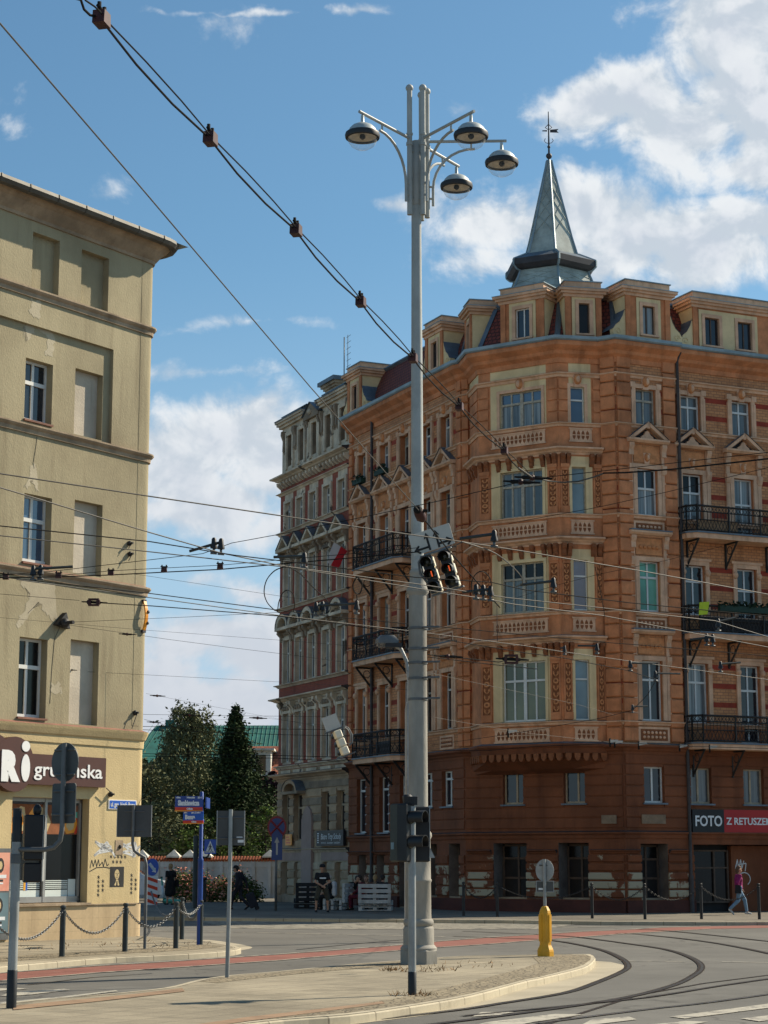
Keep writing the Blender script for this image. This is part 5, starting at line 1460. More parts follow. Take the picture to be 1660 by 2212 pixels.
# things fixed to the front
sg = thing('shop_sign', 'brown shop signboard with white lettering gruzińska above the shop window', 'sign', FH.P(-3.2, .1, 4.3))
b = MB('sign_brown'); FH.box(b, -9.5, -1.76, 3.86, 4.60, .02, .20, back=True)
outl_ = []
for (cx, cz, r) in ((-4.62, 4.34, 0),): pass
FH.prism_sz(b, [(-4.98 + .62 * math.cos(t * math.pi / 12) * (1 if math.cos(t * math.pi / 12) > 0 else 1.2), 4.32 + .66 * math.sin(t * math.pi / 12)) for t in range(24)], .02, .27)
FH.prism_sz(b, [(-5.75 + .7 * math.cos(t * math.pi / 12), 4.38 + .66 * math.sin(t * math.pi / 12)) for t in range(24)], .02, .265)
b.build('sign_board', sg)
b = MB('sign_white'); text_into(b, 'gruzińska', FH.P(-4.30, .205, 4.08), FH.d, (0, 0, 1), .34, .012, .006, width=2.40)
def oval(cx, cz, rx, rz, o1): FH.prism_sz(b, [(cx + rx * math.cos(t * math.pi / 10), cz + rz * math.sin(t * math.pi / 10)) for t in range(20)], .26, o1)
oval(-4.66, 4.76, .135, .13, .285); oval(-4.65, 4.24, .145, .33, .285)
text_into(b, 'R', FH.P(-5.45, .275, 3.98), FH.d, (0, 0, 1), .62, .015, .085, width=.62)
b.build('lettering', sg)
st = thing('street_plate', 'small blue wall plate reading ul. gen. Józefa Bema on the beige house', 'street sign', FH.P(-.95, .03, 3.45))
b = MB('sign_white'); FH.box(b, -1.44, -.40, 3.33, 3.57, .0, .025); b.m('sign_blue'); FH.box(b, -1.41, -.43, 3.35, 3.55, .02, .03); b.build('plate', st)
b = MB('letter_white'); text_into(b, 'ul. gen. Józefa Bema', FH.P(-1.37, .031, 3.40), FH.d, (0, 0, 1), .12, .004, .002, width=.90); b.build('lettering', st)
po = thing('poster_board', 'weathered board of pink and blue posters beside the shop window', 'poster', FH.P(-5.4, .05, 1.2))
b = MB('galv_dark'); FH.box(b, -6.3, -4.86, .18, 2.32, .04, .10, back=True)
b.build('board', po)
for (a0, a1, c0, c1, m, lbl) in ((-6.2, -5.55, 1.3, 2.2, 'sign_blue', 0), (-5.5, -4.9, 1.32, 2.22, 'rose_pink', 1), (-5.5, -4.9, .34, 1.28, 'glass_lightblue', 2), (-6.2, -5.55, .34, 1.25, 'shop_red', 3)):
    b = MB(m); FH.box(b, a0, a1, c0, c1, .10, .106)
    b.m('paint_black'); FH.prism_sz(b, [((a0 + a1) / 2 + .12 * math.cos(t * .6283), c1 - .3 + .18 * math.sin(t * .6283)) for t in range(10)], .106, .109)
    b.m('stucco_lower'); FH.prism_sz(b, [((a0 + a1) / 2 + .06 * math.cos(t * .6283), c1 - .3 + .1 * math.sin(t * .6283)) for t in range(10)], .109, .112)
    b.m('letter_white'); FH.box(b, a0 + .08, a1 - .1, c0 + .3, c0 + .38, .106, .110); FH.box(b, a0 + .08, a1 - .2, c0 + .16, c0 + .2, .106, .110); b.m('paint_black'); FH.box(b, a0 + .06, a1 - .2, c0 + .22, c0 + .27, .106, .110)
    b.build('poster', po)
def bolt(u, v, lb, tail):
    a, z = hs(u, v); t = MB('iron_black'); p = FH.P(a, 0, z)
    t.ball(p + FH.n * .04, .07, 8); t.tube([p, p + FH.n * .16], .03, 6); t.tube([p + FH.n * .12, p + FH.n * .12 + FH.d * tail[0] + Vector((0, 0, tail[1]))], .012, 5)
    tag(t.build('wall_hook', None), lb, 'hook', 'iron wall hooks on the beige house')
bolt(278, 1174, 'upper of two iron wall bolts near the beige corner', (-.12, -.16)); bolt(279, 1197, 'lower of two iron wall bolts near the beige corner', (-.13, -.2)); bolt(290, 1540, 'iron wall hook with a cable tail low on the beige corner', (-.2, -.42)); bolt(237, 1716, 'small bracket beside the brown signboard', (-.25, .15))
a, z = hs(128, 1347); t = MB('iron_black'); p = FH.P(a, 0, z)
t.prism([p + FH.d * -.22 + Vector((0, 0, -.05)), p + FH.d * .25 + Vector((0, 0, -.12)), p + FH.d * .1 + Vector((0, 0, .28))], FH.n * .16); t.ball(p + FH.n * .2, .13, 8); t.tube([p, p + FH.n * .5], .05, 6)
tag(t.build('wall_anchor', None), 'dark iron wire anchor bolted to the patched beige wall', 'wall anchor')
# curved yellow sign on the corner
t = MB('sign_orange'); n = 8; arc = [(.03 + .08 * math.sin(math.pi * i / n), 8.02 + .78 * i / n) for i in range(n + 1)]
for (oa, za), (ob, zb) in zip(arc, arc[1:]):
    t.hexa([FH.P(-.34, oa, za), FH.P(-.24, oa, za), FH.P(-.24, oa + .04, za), FH.P(-.34, oa + .04, za), FH.P(-.34, ob, zb), FH.P(-.24, ob, zb), FH.P(-.24, ob + .04, zb), FH.P(-.34, ob + .04, zb)])
t.m('lead_dark'); FH.box(t, -.35, -.23, 7.96, 8.04, -.02, .07, back=True); FH.box(t, -.35, -.23, 8.78, 8.84, -.02, .07, back=True)
for i in (2, 5): t.ball(FH.P(-.24, arc[i][0] + .03, arc[i][1]), .05, 6)
tag(t.build('curved_sign', None), 'narrow curved yellow sign edge-on at the beige house corner', 'sign')
# ================================================================== GROUND
KZ = .12
brickmat('kerb_block', (.45, .395, .28), (.40, .35, .25), (.16, .13, .09), 1.0, 3.0, .016, bump=.2, dirt=.3, offs=0)
def flat(name, pts, m, z=0.0, kind='structure', px=True, holes=None):
    P = [gp(u, v, z) if px else Vector((u, v, z)) for u, v in pts]
    b = MB(m)
    # fan-free fill through bmesh
    bm = bmesh.new(); vs = [bm.verts.new(p) for p in P]; f = bm.faces.new(vs); f.normal_update()
    if f.normal.z < 0: f.normal_flip()
    bmesh.ops.triangulate(bm, faces=[f])
    for q in bm.faces: b.poly([v.co for v in q.verts], [(v.co.x, v.co.y) for v in q.verts])
    bm.free()
    o = b.build(name, None); o['kind'] = kind; return o
g = MB('earth'); g.poly([(-900, -60, -.06), (900, -60, -.06), (900, 1500, -.06), (-900, 1500, -.06)]); structure(g.build('ground', None))
g = MB('asphalt'); g.poly([(-70, 3, 0), (90, 3, 0), (90, 140, 0), (-70, 140, 0)]); structure(g.build('road', None))
def smooth_px(pts, k=4):
    out = []
    for i in range(len(pts) - 1):
        p0, p1, p2, p3 = pts[max(i - 1, 0)], pts[i], pts[i + 1], pts[min(i + 2, len(pts) - 1)]
        for j in range(k):
            t = j / k
            out.append(tuple(.5 * (2 * p1[c] + (p2[c] - p0[c]) * t + (2 * p0[c] - 5 * p1[c] + 4 * p2[c] - p3[c]) * t * t + (3 * p1[c] - p0[c] - 3 * p2[c] + p3[c]) * t ** 3) for c in (0, 1)))
    out.append(pts[-1]); return out
def kerb(name, px, z=KZ, wd=.16):
    P = [gp(u, v, z) for u, v in px]
    b = MB('kerb_block'); sweep(b, [(p.x, p.y) for p in P], [(0.02, -.03), (.015, z - .025), (-.01, z), (-wd, z + .004)], 'kerb_block', False)
    return structure(b.build(name, None))
# pavement at the left corner
KL = smooth_px([(-160, 2099), (-60, 2092), (0, 2087), (64, 2081.5), (215, 2069), (322, 2063.5), (430, 2058), (494, 2053), (519, 2048), (510, 2043.5), (478, 2037.5), (430, 2031), (370, 2026.5), (318, 2023), (200, 2016)])
flat('pavement', KL + [(200, 1985), (-300, 1985), (-600, 2100)], 'paving', KZ); kerb('kerb', KL)
b = MB('gutter_concrete'); P = [gp(u, v, 0) for u, v in KL[:-12]]
sweep(b, [(p.x, p.y) for p in P], [(.28, .004), (-.05, .005)], 'gutter_concrete', False); structure(b.build('gutter_strip', None))
flat('cobble_border', [(0, 2078), (64, 2073), (215, 2062), (322, 2057), (420, 2051), (470, 2046), (485, 2043), (440, 2040), (330, 2049), (215, 2053.5), (64, 2063), (0, 2067)], 'cobble', KZ + .005)
# traffic island
IN_ = smooth_px([(-200, 2330), (100, 2268), (540, 2209), (755, 2191), (898, 2171), (1016, 2150), (1134, 2119), (1168, 2112), (1240, 2095), (1268, 2086), (1283, 2074), (1284, 2066), (1274, 2060.5)])
IF_ = smooth_px([(1274, 2060.5), (1180, 2061.5), (1080, 2063.5), (988, 2065.5), (866, 2074.5), (755, 2083), (594, 2098.5), (501, 2106), (430, 2116), (358, 2133), (250, 2145), (107, 2157), (0, 2168), (-200, 2190)])
flat('traffic_island', IN_ + IF_[1:], 'paving', KZ); kerb('kerb', IN_[:-1]); kerb('kerb', IF_[2:], wd=.14)
tip = IN_[-14:]; 
flat('cobble_border', [(540, 2205), (755, 2187), (898, 2167), (1016, 2146), (1134, 2115.5), (1168, 2109), (1236, 2092), (1262, 2083), (1276, 2073), (1277, 2066), (1268, 2063), (1150, 2066), (1165, 2080), (1120, 2094), (1016, 2121), (898, 2149), (755, 2173), (540, 2197)], 'cobble', KZ + .005)
flat('cobble_border', [(866, 2077), (755, 2086), (594, 2101.5), (501, 2109.5), (430, 2119.5), (470, 2123), (560, 2112), (700, 2098), (870, 2084)], 'cobble', KZ + .005)
flat('brown_strip', [(260, 2236), (540, 2196), (683, 2180), (826, 2163), (832, 2167), (690, 2186), (545, 2204), (266, 2246)], 'brown_strip', KZ + .009)
flat('brown_strip', [(29, 2172), (200, 2156), (300, 2146), (394, 2134), (400, 2141), (300, 2153), (200, 2164), (29, 2181)], 'brown_strip', KZ + .009)
flat('gutter_apron', [(540, 2216), (755, 2198), (898, 2179), (1016, 2157), (1134, 2125), (1240, 2101), (1284, 2086), (1285, 2076), (1320, 2078), (1350, 2085), (1352, 2094), (1335, 2105), (1289, 2123), (1219, 2146), (1080, 2168), (898, 2196), (700, 2220)], 'gutter_concrete', .004)
# far pavement in front of the two tenements
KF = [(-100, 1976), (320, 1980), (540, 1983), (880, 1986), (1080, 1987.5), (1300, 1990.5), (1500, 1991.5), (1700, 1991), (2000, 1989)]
flat('pavement', KF + [(2000, 1960), (1400, 1957), (1000, 1950), (600, 1938), (320, 1936), (-100, 1936)], 'paving_far_shaded', KZ)
b = MB('kerb_block'); P = [gp(u, v, KZ) for u, v in KF]; sweep(b, [(p.x, p.y) for p in P], [(0.02, -.03), (.015, KZ - .02), (-.01, KZ), (-.2, KZ + .004)], 'kerb_block', False); structure(b.build('kerb', None))
# cycle lane
top = [(-80, 2112), (0, 2103), (215, 2087), (358, 2078.5), (595, 2063), (755, 2051), (873, 2041.5), (939, 2035), (1059, 2025.5), (1185, 2018), (1255, 2013), (1360, 2008.5), (1430, 2004), (1534, 2001), (1660, 1998.5), (1800, 1997)]
bot = [(1800, 2001), (1660, 2004), (1534, 2006.5), (1430, 2012), (1360, 2016), (1255, 2024), (1185, 2029), (1059, 2039), (939, 2047), (873, 2052), (755, 2061.5), (595, 2075), (358, 2091.5), (215, 2101), (0, 2119), (-80, 2127)]
flat('cycle_lane', top + bot, 'bike_red', .006)
def line(name, pts, wd, m='road_white', z=.010):
    P = [gp(u, v, 0) for u, v in pts]; b = MB(m)
    sweep(b, [(p.x, p.y) for p in P], [(wd / 2, z), (-wd / 2, z)], m, False); return structure(b.build(name, None))
line('lane_line', [(p[0], p[1] - .6) for p in top[1:-2]], .10, 'road_worn', .012); line('lane_line', [(p[0], p[1] + .8) for p in bot[2:-1]][::-1], .10, 'road_worn', .012)
line('lane_line', [(318, 2011), (594, 2016), (880, 2022), (960, 2024)], .13, 'road_worn'); line('lane_line', [(1130, 2003), (1230, 2004), (1330, 2001.5)], .2, 'road_worn', .011)
line('lane_line', [(1338, 2077), (1480, 2078)], .10, 'road_worn', .012); line('lane_line', [(1560, 2078.5), (1700, 2081)], .10, 'road_worn', .012)
def quadmark(pts, m='road_white', z=.010): flat('road_marking', pts, m, z)
# zebra crossing in front of the chamfered corner
for i in range(8):
    y = 1991.0 + i * 2.05
    quadmark([(430 + i * 10, y - 1.6), (620, y - .6), (900, y + .3), (1290 - i * 16, y + .2), (1290 - i * 18, y + 1.45), (900, y + 1.6), (620, y + .6), (424 + i * 10, y - .4)], 'road_worn' if i % 4 == 3 else 'road_white')
# worn bars left of the island and at the lower right
for pts in ([(-40, 2136), (40, 2134), (64, 2135.5), (0, 2140), (-40, 2142)], [(20, 2144), (140, 2136), (152, 2138), (60, 2149), (0, 2152)], [(0, 2165), (120, 2154), (250, 2139), (256, 2141), (180, 2150), (60, 2164), (0, 2170)]): quadmark(pts)
for pts in ([(1040, 2186), (1110, 2186), (1080, 2192), (1020, 2196)], [(1050, 2208), (1199, 2190), (1262, 2191), (1150, 2208), (1100, 2218), (1000, 2222)], [(1279, 2202), (1360, 2196), (1376, 2202), (1250, 2217)], [(1405, 2213), (1482, 2205), (1530, 2207), (1440, 2222)], [(1447, 2196), (1660, 2168), (1760, 2156), (1760, 2166), (1660, 2177), (1480, 2200)], [(1600, 2200), (1760, 2182), (1760, 2192), (1640, 2206)]): quadmark(pts)
# tram rails
for q in ([(1180, 2214), (1380, 2150), (1520, 2125), (1700, 2102)], [(640, 2052), (760, 2040), (900, 2028)], [(60, 2128), (200, 2112), (330, 2103)]): line('tar_seam', q, .07, 'rail_steel', .008)
def rail(px, m='rail_steel', wd=.07):
    px = smooth_px(px, 5); P = [gp(u, v, 0) for u, v in px]; b = MB(m)
    sweep(b, [(p.x, p.y) for p in P], [(wd, .0135), (wd * .2, .014)], m, False); b.m('iron_black'); sweep(b, [(p.x, p.y) for p in P], [(wd * .2, .0135), (-wd * .55, .0135)], 'iron_black', False)
    b.m('rail_steel'); sweep(b, [(p.x, p.y) for p in P], [(-wd * .55, .014), (-wd, .0135)], 'rail_steel', False)
    o = b.build('tram_rail', None); return structure(o)
rail([(980, 2023), (1080, 2027), (1192, 2032), (1290, 2050), (1339, 2069), (1357, 2086), (1346, 2099), (1290, 2123), (1220, 2146), (1080, 2169), (980, 2184), (700, 2216)])
rail([(1000, 2012), (1080, 2015.5), (1231, 2023.5), (1360, 2039.5), (1447, 2053.5), (1499, 2072.5), (1516, 2090), (1500, 2107.5), (1447, 2132), (1325, 2161), (1080, 2196), (800, 2230)])
rail([(1380, 2008), (1444, 2011.5), (1552, 2022), (1660, 2034), (1800, 2048)]); rail([(1330, 2017), (1395, 2020), (1534, 2036), (1660, 2060), (1780, 2090)])
rail([(1160, 2212), (1395, 2182), (1517, 2168.5), (1660, 2149), (1800, 2128)], 'rail_shiny', .05); rail([(1000, 2196), (1185, 2178), (1395, 2156), (1560, 2130), (1700, 2110)], 'rail_steel', .05)
# ragged dry grass at the foot of the posts and in the cobbles
dg = MB('dry_grass')
for (u, v, n, r_) in ((905, 2096, 120, .55), (891, 2150, 70, .3), (1000, 2085, 40, .8), (310, 2040, 60, 1.4), (200, 2047, 40, 1.6)):
    c = gp(u, v, KZ)
    for i in range(n):
        a = random.uniform(0, 6.28); q = c + Vector((math.cos(a), math.sin(a), 0)) * r_ * random.uniform(.6, 1.25); h = random.uniform(.03, .10); t = Vector((random.uniform(-.08, .08), random.uniform(-.08, .08), h)); w_ = Vector((random.uniform(-.012, .012), random.uniform(-.006, .006), 0)) + Vector((.004, 0, 0))
        dg.poly([q - w_, q + w_, q + t])
dgo = dg.build('weeds', None); tag(dgo, 'dry yellow weeds growing round the pole feet', 'weeds', kind='stuff')
# ================================================================== STREET FURNITURE
def P3(p, z): return Vector((p.x, p.y, z))
# ---- the big lamp post
lp = gp(905, 2096, 0); LX, LY = lp.x, lp.y
LAMP = thing('street_lamp', 'tall pale lamp post with four dome lamps standing on the traffic island', 'street lamp', (LX, LY, KZ))
b = MB('concrete_pole')
oct_ = lambda r, z: [Vector((LX + r * math.cos(math.pi / 8 + t * math.pi / 4), LY + r * math.sin(math.pi / 8 + t * math.pi / 4), z)) for t in range(8)]
b.loft([oct_(.37, KZ - .02), oct_(.37, .36), oct_(.35, .38)], False)
b.lathe((LX, LY, 0), [(.34, .37), (.345, .41), (.32, .44), (.29, .47), (.29, .76), (.28, .79), (.255, .81)], 20)
b.build('base', LAMP)
b = MB('concrete_pole')
b.lathe((LX, LY, 0), [(.245, .80), (.27, .83), (.285, .86), (.285, .90), (.27, .93), (.245, .95), (.24, 1.0), (.235, 1.62), (.25, 1.64), (.25, 1.67), (.235, 1.69), (.232, 2.16), (.25, 2.18), (.25, 2.21), (.232, 2.23), (.23, 2.42), (.26, 2.48), (.255, 2.53), (.20, 2.62), (.19, 2.75)], 20)
b.build('lower_shaft', LAMP)
b = MB('concrete_pole'); b.lathe((LX, LY, 0), [(.185, 2.7), (.178, 5.2), (.172, 7.1)], 20); b.build('pole', LAMP)
b = MB('concrete_pole'); b.lathe((LX, LY, 0), [(.165, 7.02), (.175, 7.1), (.215, 7.14), (.22, 7.2), (.17, 7.28), (.15, 7.42), (.15, 7.5), (.16, 7.52), (.15, 7.56), (.13, 7.6)], 20); b.build('collar', LAMP)
b = MB('lamp_grey'); b.lathe((LX, LY, 0), [(.125, 7.55), (.115, 11), (.10, 14.2), (.10, 16.35)], 18); b.build('upper_pole', LAMP)
for z in (5.05, 5.45, 5.75, 6.02, 6.42):
    b = MB('galv_dark'); b.lathe((LX, LY, 0), [(.176, z), (.192, z + .005), (.192, z + .05), (.176, z + .055)], 18); b.tube([(LX + .1, LY - .17, z + .03), (LX + .42, LY - .2, z + .035)], .022, 6); b.build('clamp_band', LAMP)
b = MB('lamp_grey'); b.lathe((LX, LY, 0), [(.11, 15.0), (.125, 15.02), (.125, 16.25), (.11, 16.28), (.09, 16.36)], 16); b.build('sleeve', LAMP)
ZL = 16.55
for az in (218, 143, 86, 30):
    d = Vector((math.sin(R(az)), math.cos(R(az)), 0)); c = Vector((LX, LY, 0)) + d * .22
    b = MB('lamp_grey'); b.tube([P3(c, 14.75), P3(c, 17.4)], .055, 10); b.ball(P3(c, 17.43), .08, 10); b.lathe((c.x, c.y, 0), [(.056, 16.2), (.07, 16.21), (.07, 16.27), (.056, 16.28)], 10); b.lathe((c.x, c.y, 0), [(.056, 16.42), (.068, 16.43), (.068, 16.47), (.056, 16.48)], 10)
    for z in (15.15, 15.4): b.tube([P3(c, z), P3(c + d * .12, z)], .022, 6)
    b.bar(P3(Vector((LX, LY, 0)), 15.1), P3(c, 15.1), .05); b.bar(P3(Vector((LX, LY, 0)), 16.1), P3(c, 16.1), .05)
    b.build('standard', LAMP)
    b = MB('lamp_grey')
    b.tube([P3(c, 16.36), P3(c + d * 1.62, 16.36 + .06)], .032, 8)
    arc = [P3(c + d * .12, 15.0)] + [P3(c + d * (.12 + .85 * (1 - math.cos(t * math.pi / 16))), 15.35 + .88 * math.sin(t * math.pi / 16)) for t in range(9)]
    b.tube(arc, .028, 8); b.tube([P3(c + d * .9, 16.2), P3(c + d * .9, 16.36)], .022, 6)
    b.build('arm', LAMP)
    e = c + d * 1.52; zt = 16.2
    b = MB('lamp_dome'); b.lathe((e.x, e.y, zt), [(.03, .17), (.035, .03), (.05, .0), (.12, -.01), (.20, -.05), (.26, -.115), (.295, -.20)], 20, caps=False); dm = b.build('lamp_head', LAMP)
    b = MB('lamp_rim'); b.lathe((e.x, e.y, zt), [(.295, -.185), (.335, -.20), (.345, -.24), (.335, -.30), (.29, -.305), (.28, -.25)], 20, caps=False); b.build('rim', dm)
    b = MB('lamp_inner'); b.lathe((e.x, e.y, zt), [(.28, -.27), (.2, -.24), (.12, -.23), (.01, -.225)], 18, caps=False); b.m('lamp_rim'); b.ball((e.x, e.y, zt - .27), .06, 8); b.build('reflector', dm)
    b = MB('glass_clear'); b.lathe((e.x, e.y, zt), [(.29, -.30), (.275, -.38), (.22, -.46), (.13, -.515), (.01, -.53)], 20, caps=False); b.build('lamp_glass', dm)

# ---- second, smaller lamp behind it
p = gp(885, 2035, 0)
SL = thing('street_lamp', 'slim grey street lamp half hidden behind the big lamp post', 'street lamp', (p.x, p.y, KZ))
q = at(880, 1800, p.y); p = Vector((q.x + .05, p.y, 0))
b = MB('galv'); b.lathe((p.x, p.y, 0), [(.13, .0), (.12, 3.2), (.105, 3.35), (.10, 5.9), (.07, 6.05)], 12); b.build('pole', SL)
b = MB('galv'); b.tube([P3(p, 6.0), P3(p, 6.7), P3(p + Vector((-.06, 0, 0)), 7.15), P3(p + Vector((-.2, 0, 0)), 7.45), P3(p + Vector((-.45, 0, 0)), 7.62)], .05, 8); b.build('arm', SL)
e = P3(p + Vector((-.55, 0, 0)), 7.66)
b = MB('galv_dark'); b.loft([[e + Vector((x * k * .8, y * k * .5, z)) for x, y in ((-.4, 0), (-.3, -.3), (.15, -.32), (.36, -.15), (.36, .15), (.15, .32), (-.3, .3))] for k, z in ((.6, .16), (1, .04), (1, -.06))]); b.m('lamp_rim'); b.box(e.x - .05, e.x + .38, e.y - .14, e.y + .14, e.z - .16, e.z - .05); h_ = b.build('lamp_head', SL)
b = MB('glass_clear'); b.ball(e + Vector((-.15, 0, -.07)), .15, 8, .7); b.build('lamp_glass', h_)

# ---- traffic light on the island, seen from the side with two heads
def hood(b, c, d, r=.12, L=.26, m='signal_black'):
    d = Vector(d).normalized(); u = d.cross(Vector((0, 0, 1))).normalized(); v = u.cross(d)
    def ring(k, o, n=14): return [c + d * o + (u * math.cos(R(-35) + R(250) * t / n) * -1 + v * math.sin(R(-35) + R(250) * t / n)) * r * k for t in range(n + 1)]
    b.m(m); ro, ri = [ring(1.0, 0), ring(1.02, L)], [ring(.93, 0), ring(.95, L)]
    b.loft(ro, True, False, False, False); b.loft([x[::-1] for x in ri], True, False, False, False)
    for i in range(len(ro[1]) - 1): b.poly([ro[1][i], ro[1][i + 1], ri[1][i + 1], ri[1][i]])
    b.poly([ro[0][0], ro[1][0], ri[1][0], ri[0][0]]); b.poly([ro[0][-1], ri[0][-1], ri[1][-1], ro[1][-1]])
def lens(b, c, d, r=.10, m='signal_lens'):
    d = Vector(d).normalized(); u = d.cross(Vector((0, 0, 1))).normalized(); v = u.cross(d); b.m(m)
    rg = lambda k, o: [c + d * o + (u * math.cos(t * math.pi / 8) + v * math.sin(t * math.pi / 8)) * r * k for t in range(16)]
    b.loft([rg(1, .0), rg(.8, .03), rg(.3, .045)], True, False, True)
def obox(b, c, d, w_, dep, h, e=.02):          # upright box at centre c, front facing d
    d = Vector(d).normalized(); u = Vector((-d.y, d.x, 0))
    pts = lambda k, z: [c + u * (sx * (w_ / 2 - k * e)) + d * (sd * (dep / 2 - k * e)) + Vector((0, 0, z)) for sx, sd in ((-1, -1), (1, -1), (1, 1), (-1, 1))]
    R4 = [pts(1, -h / 2), pts(0, -h / 2 + e), pts(0, h / 2 - e), pts(1, h / 2)]
    a = (R4[0][1] - R4[0][0]).cross(R4[0][2] - R4[0][1]).z
    if a < 0: R4 = [r_[::-1] for r_ in R4]
    b.loft(R4, False)
p = gp(891, 2149, KZ); px_, py_ = p.x, p.y
TL = thing('traffic_light', 'black traffic light on a pale post in front of the big lamp post', 'traffic light', (px_, py_, KZ))
b = MB('galv'); b.lathe((px_, py_, 0), [(.057, .42), (.057, 2.80)], 14); b.build('post', TL)
b = MB('signal_black'); b.lathe((px_, py_, 0), [(.062, KZ - .02), (.062, .44), (.058, .445)], 14); b.build('foot', TL)
d1 = Vector((.86, -.5, 0)).normalized()
c = Vector((px_ + .0, py_ + .02, 2.43)) + Vector((.02, .17, 0))
b = MB('signal_black'); bx = Vector((px_ + .05, py_ + .26, 2.42))
obox(b, Vector((px_ + .085, py_ + .16, 2.40)), (0, -1, 0), .36, .06, .80); b.m('galv'); b.box(px_ + .258, px_ + .27, py_ + .12, py_ + .2, 2.01, 2.78); b.build('backing_board', TL)
b = MB('signal_black'); obox(b, Vector((px_ - .09, py_ - .02, 2.42)), d1, .22, .16, .84)
b.build('signal_head', TL)
hd = MB('signal_black')
for z in (2.63, 2.28): cc = Vector((px_ - .09, py_ - .02, z)) + d1 * .09; hood(hd, cc, d1, .105, .24); lens(hd, cc, d1, .09)
hd.build('hood', TL)
b = MB('signal_green'); obox(b, Vector((px_ - .20, py_ + .04, 2.42)), (-.8, -.6, 0), .2, .14, .84); b.m('signal_black'); b.build('signal_head', TL)
b = MB('galv'); b.bar((px_ - .06, py_, 2.86), (px_ + .06, py_, 2.90), .05); b.m('signal_black'); b.lathe((px_ - .06, py_, 2.84), [(.07, 0), (.08, .1), (.05, .13), (.0, .13)], 8); b.lathe((px_ + .03, py_, 2.82), [(.07, 0), (.075, .12), (.0, .13)], 8); b.build('cap', TL)
b = MB('glass_lightblue'); b.prism([Vector((px_ - .30, py_ - .06, 2.18)), Vector((px_ - .26, py_ - .09, 2.18)), Vector((px_ - .26, py_ - .09, 2.28)), Vector((px_ - .30, py_ - .06, 2.28))], (-.006, -.008, 0)); b.build('sticker', TL)
b = MB('galv'); b.prism([Vector((px_ + .255, py_ + .1, 2.06)), Vector((px_ + .34, py_ + .1, 2.06)), Vector((px_ + .27, py_ + .1, 2.2))], (0, .05, 0)); b.build('bracket', TL)

# ---- post at the lower left with a signal head and two sign backs on a bent arm
p = gp(18, 2178, KZ); dY = p.y
def PX(u, v): return at(u, v, dY)
LPs = thing('traffic_light', 'dark traffic light on the leftmost black and grey post beside two sign backs', 'traffic light', (p.x, p.y, KZ))
t0, t1 = PX(18, 2178), PX(33, 1757)
px_ = p.x + .04
b = MB('galv'); b.tube([(px_, dY, .58), (px_, dY, 2.28)], .062, 14); b.m('galv_dark'); b.lathe((px_, dY, 0), [(.062, 1.98), (.074, 1.985), (.074, 2.1), (.062, 2.105)], 14); b.build('post', LPs)
b = MB('signal_black'); b.lathe((px_, dY, 0), [(.068, KZ - .02), (.068, .60), (.062, .61)], 14); b.build('foot', LPs)
b = MB('signal_black'); b.lathe((px_, dY, 0), [(.06, 2.26), (.066, 2.265), (.066, 2.58), (.06, 2.59), (.06, 2.70), (.0, 2.71)], 14); b.build('cap', LPs)
b = MB('signal_black'); obox(b, Vector((px_ + .20, dY + .12, 2.32)), (-.3, 1, 0), .26, .2, .60); b.m('galv'); b.box(px_ + .335, px_ + .345, dY + .05, dY + .2, 1.75, 2.62); b.m('signal_black'); obox(b, Vector((px_ + .19, dY + .12, 1.86)), (-.3, 1, 0), .22, .16, .26); b.ball((px_ + .24, dY + .12, 2.68), .06, 8, 1.4); b.build('signal_head', LPs)
SG = thing('road_sign', 'round and square sign backs on a bent grey arm at far left', 'road sign', (px_, dY, 2.0))
ax_ = PX(137, 1720).x; az_ = PX(137, 1835).z
b = MB('galv_dark'); b.tube([(px_, dY - .02, az_), (ax_ - .22, dY - .02, az_), (ax_ - .10, dY - .02, az_ + .03), (ax_ - .02, dY - .02, az_ + .12), (ax_, dY - .02, az_ + .26), (ax_, dY - .02, PX(140, 1606).z)], .034, 10); b.build('arm', SG)
def disc(b, c, r, d, th, n=28, rx=1.0):
    d = Vector(d).normalized(); u = d.cross(Vector((0, 0, 1))).normalized(); v = u.cross(d)
    b.prism([c + (u * math.cos(2 * math.pi * t / n) * r * rx + v * math.sin(2 * math.pi * t / n) * r) for t in range(n)], d * th)
def plate(b, c, w_, h, d, th, cr=.03):
    d = Vector(d).normalized(); u = d.cross(Vector((0, 0, 1))).normalized(); v = u.cross(d); pts = []
    for sx, sy, a0 in ((1, 1, 0), (-1, 1, 90), (-1, -1, 180), (1, -1, 270)):
        for t in range(4): a = R(a0 + t * 30); pts.append(c + u * (sx * (w_ / 2 - cr) + math.cos(a) * cr) + v * (sy * (h / 2 - cr) + math.sin(a) * cr))
    b.prism(pts, d * th)
c1 = PX(141, 1646); rr = (PX(141, 1604).z - PX(141, 1689).z) / 2; fd = Vector((.62, .78, 0))
b = MB('sign_back'); disc(b, Vector((ax_, dY + .05, c1.z)), rr, fd, .012, 30); b.m('galv'); 
uu = Vector((.78, -.62, 0))
for sgn in (-1, 1):
    b.m('galv_dark'); b.bar(Vector((ax_, dY + .035, c1.z + sgn * rr * .62)) - uu * .2, Vector((ax_, dY + .035, c1.z + sgn * rr * .62)) + uu * .2, .022)
b.build('round_plate', SG)
c2 = PX(139, 1735); hh = PX(139, 1692).z - PX(139, 1779).z
b = MB('sign_back'); plate(b, Vector((ax_, dY + .05, c2.z)), .46, hh, fd, .012, .04)
for sgn in (-.28, .30): b.m('galv_dark'); b.bar(Vector((ax_, dY + .035, c2.z + sgn * hh)) - uu * .2, Vector((ax_, dY + .035, c2.z + sgn * hh)) + uu * .2, .022)
b.m('letter_white'); b.build('square_plate', SG)

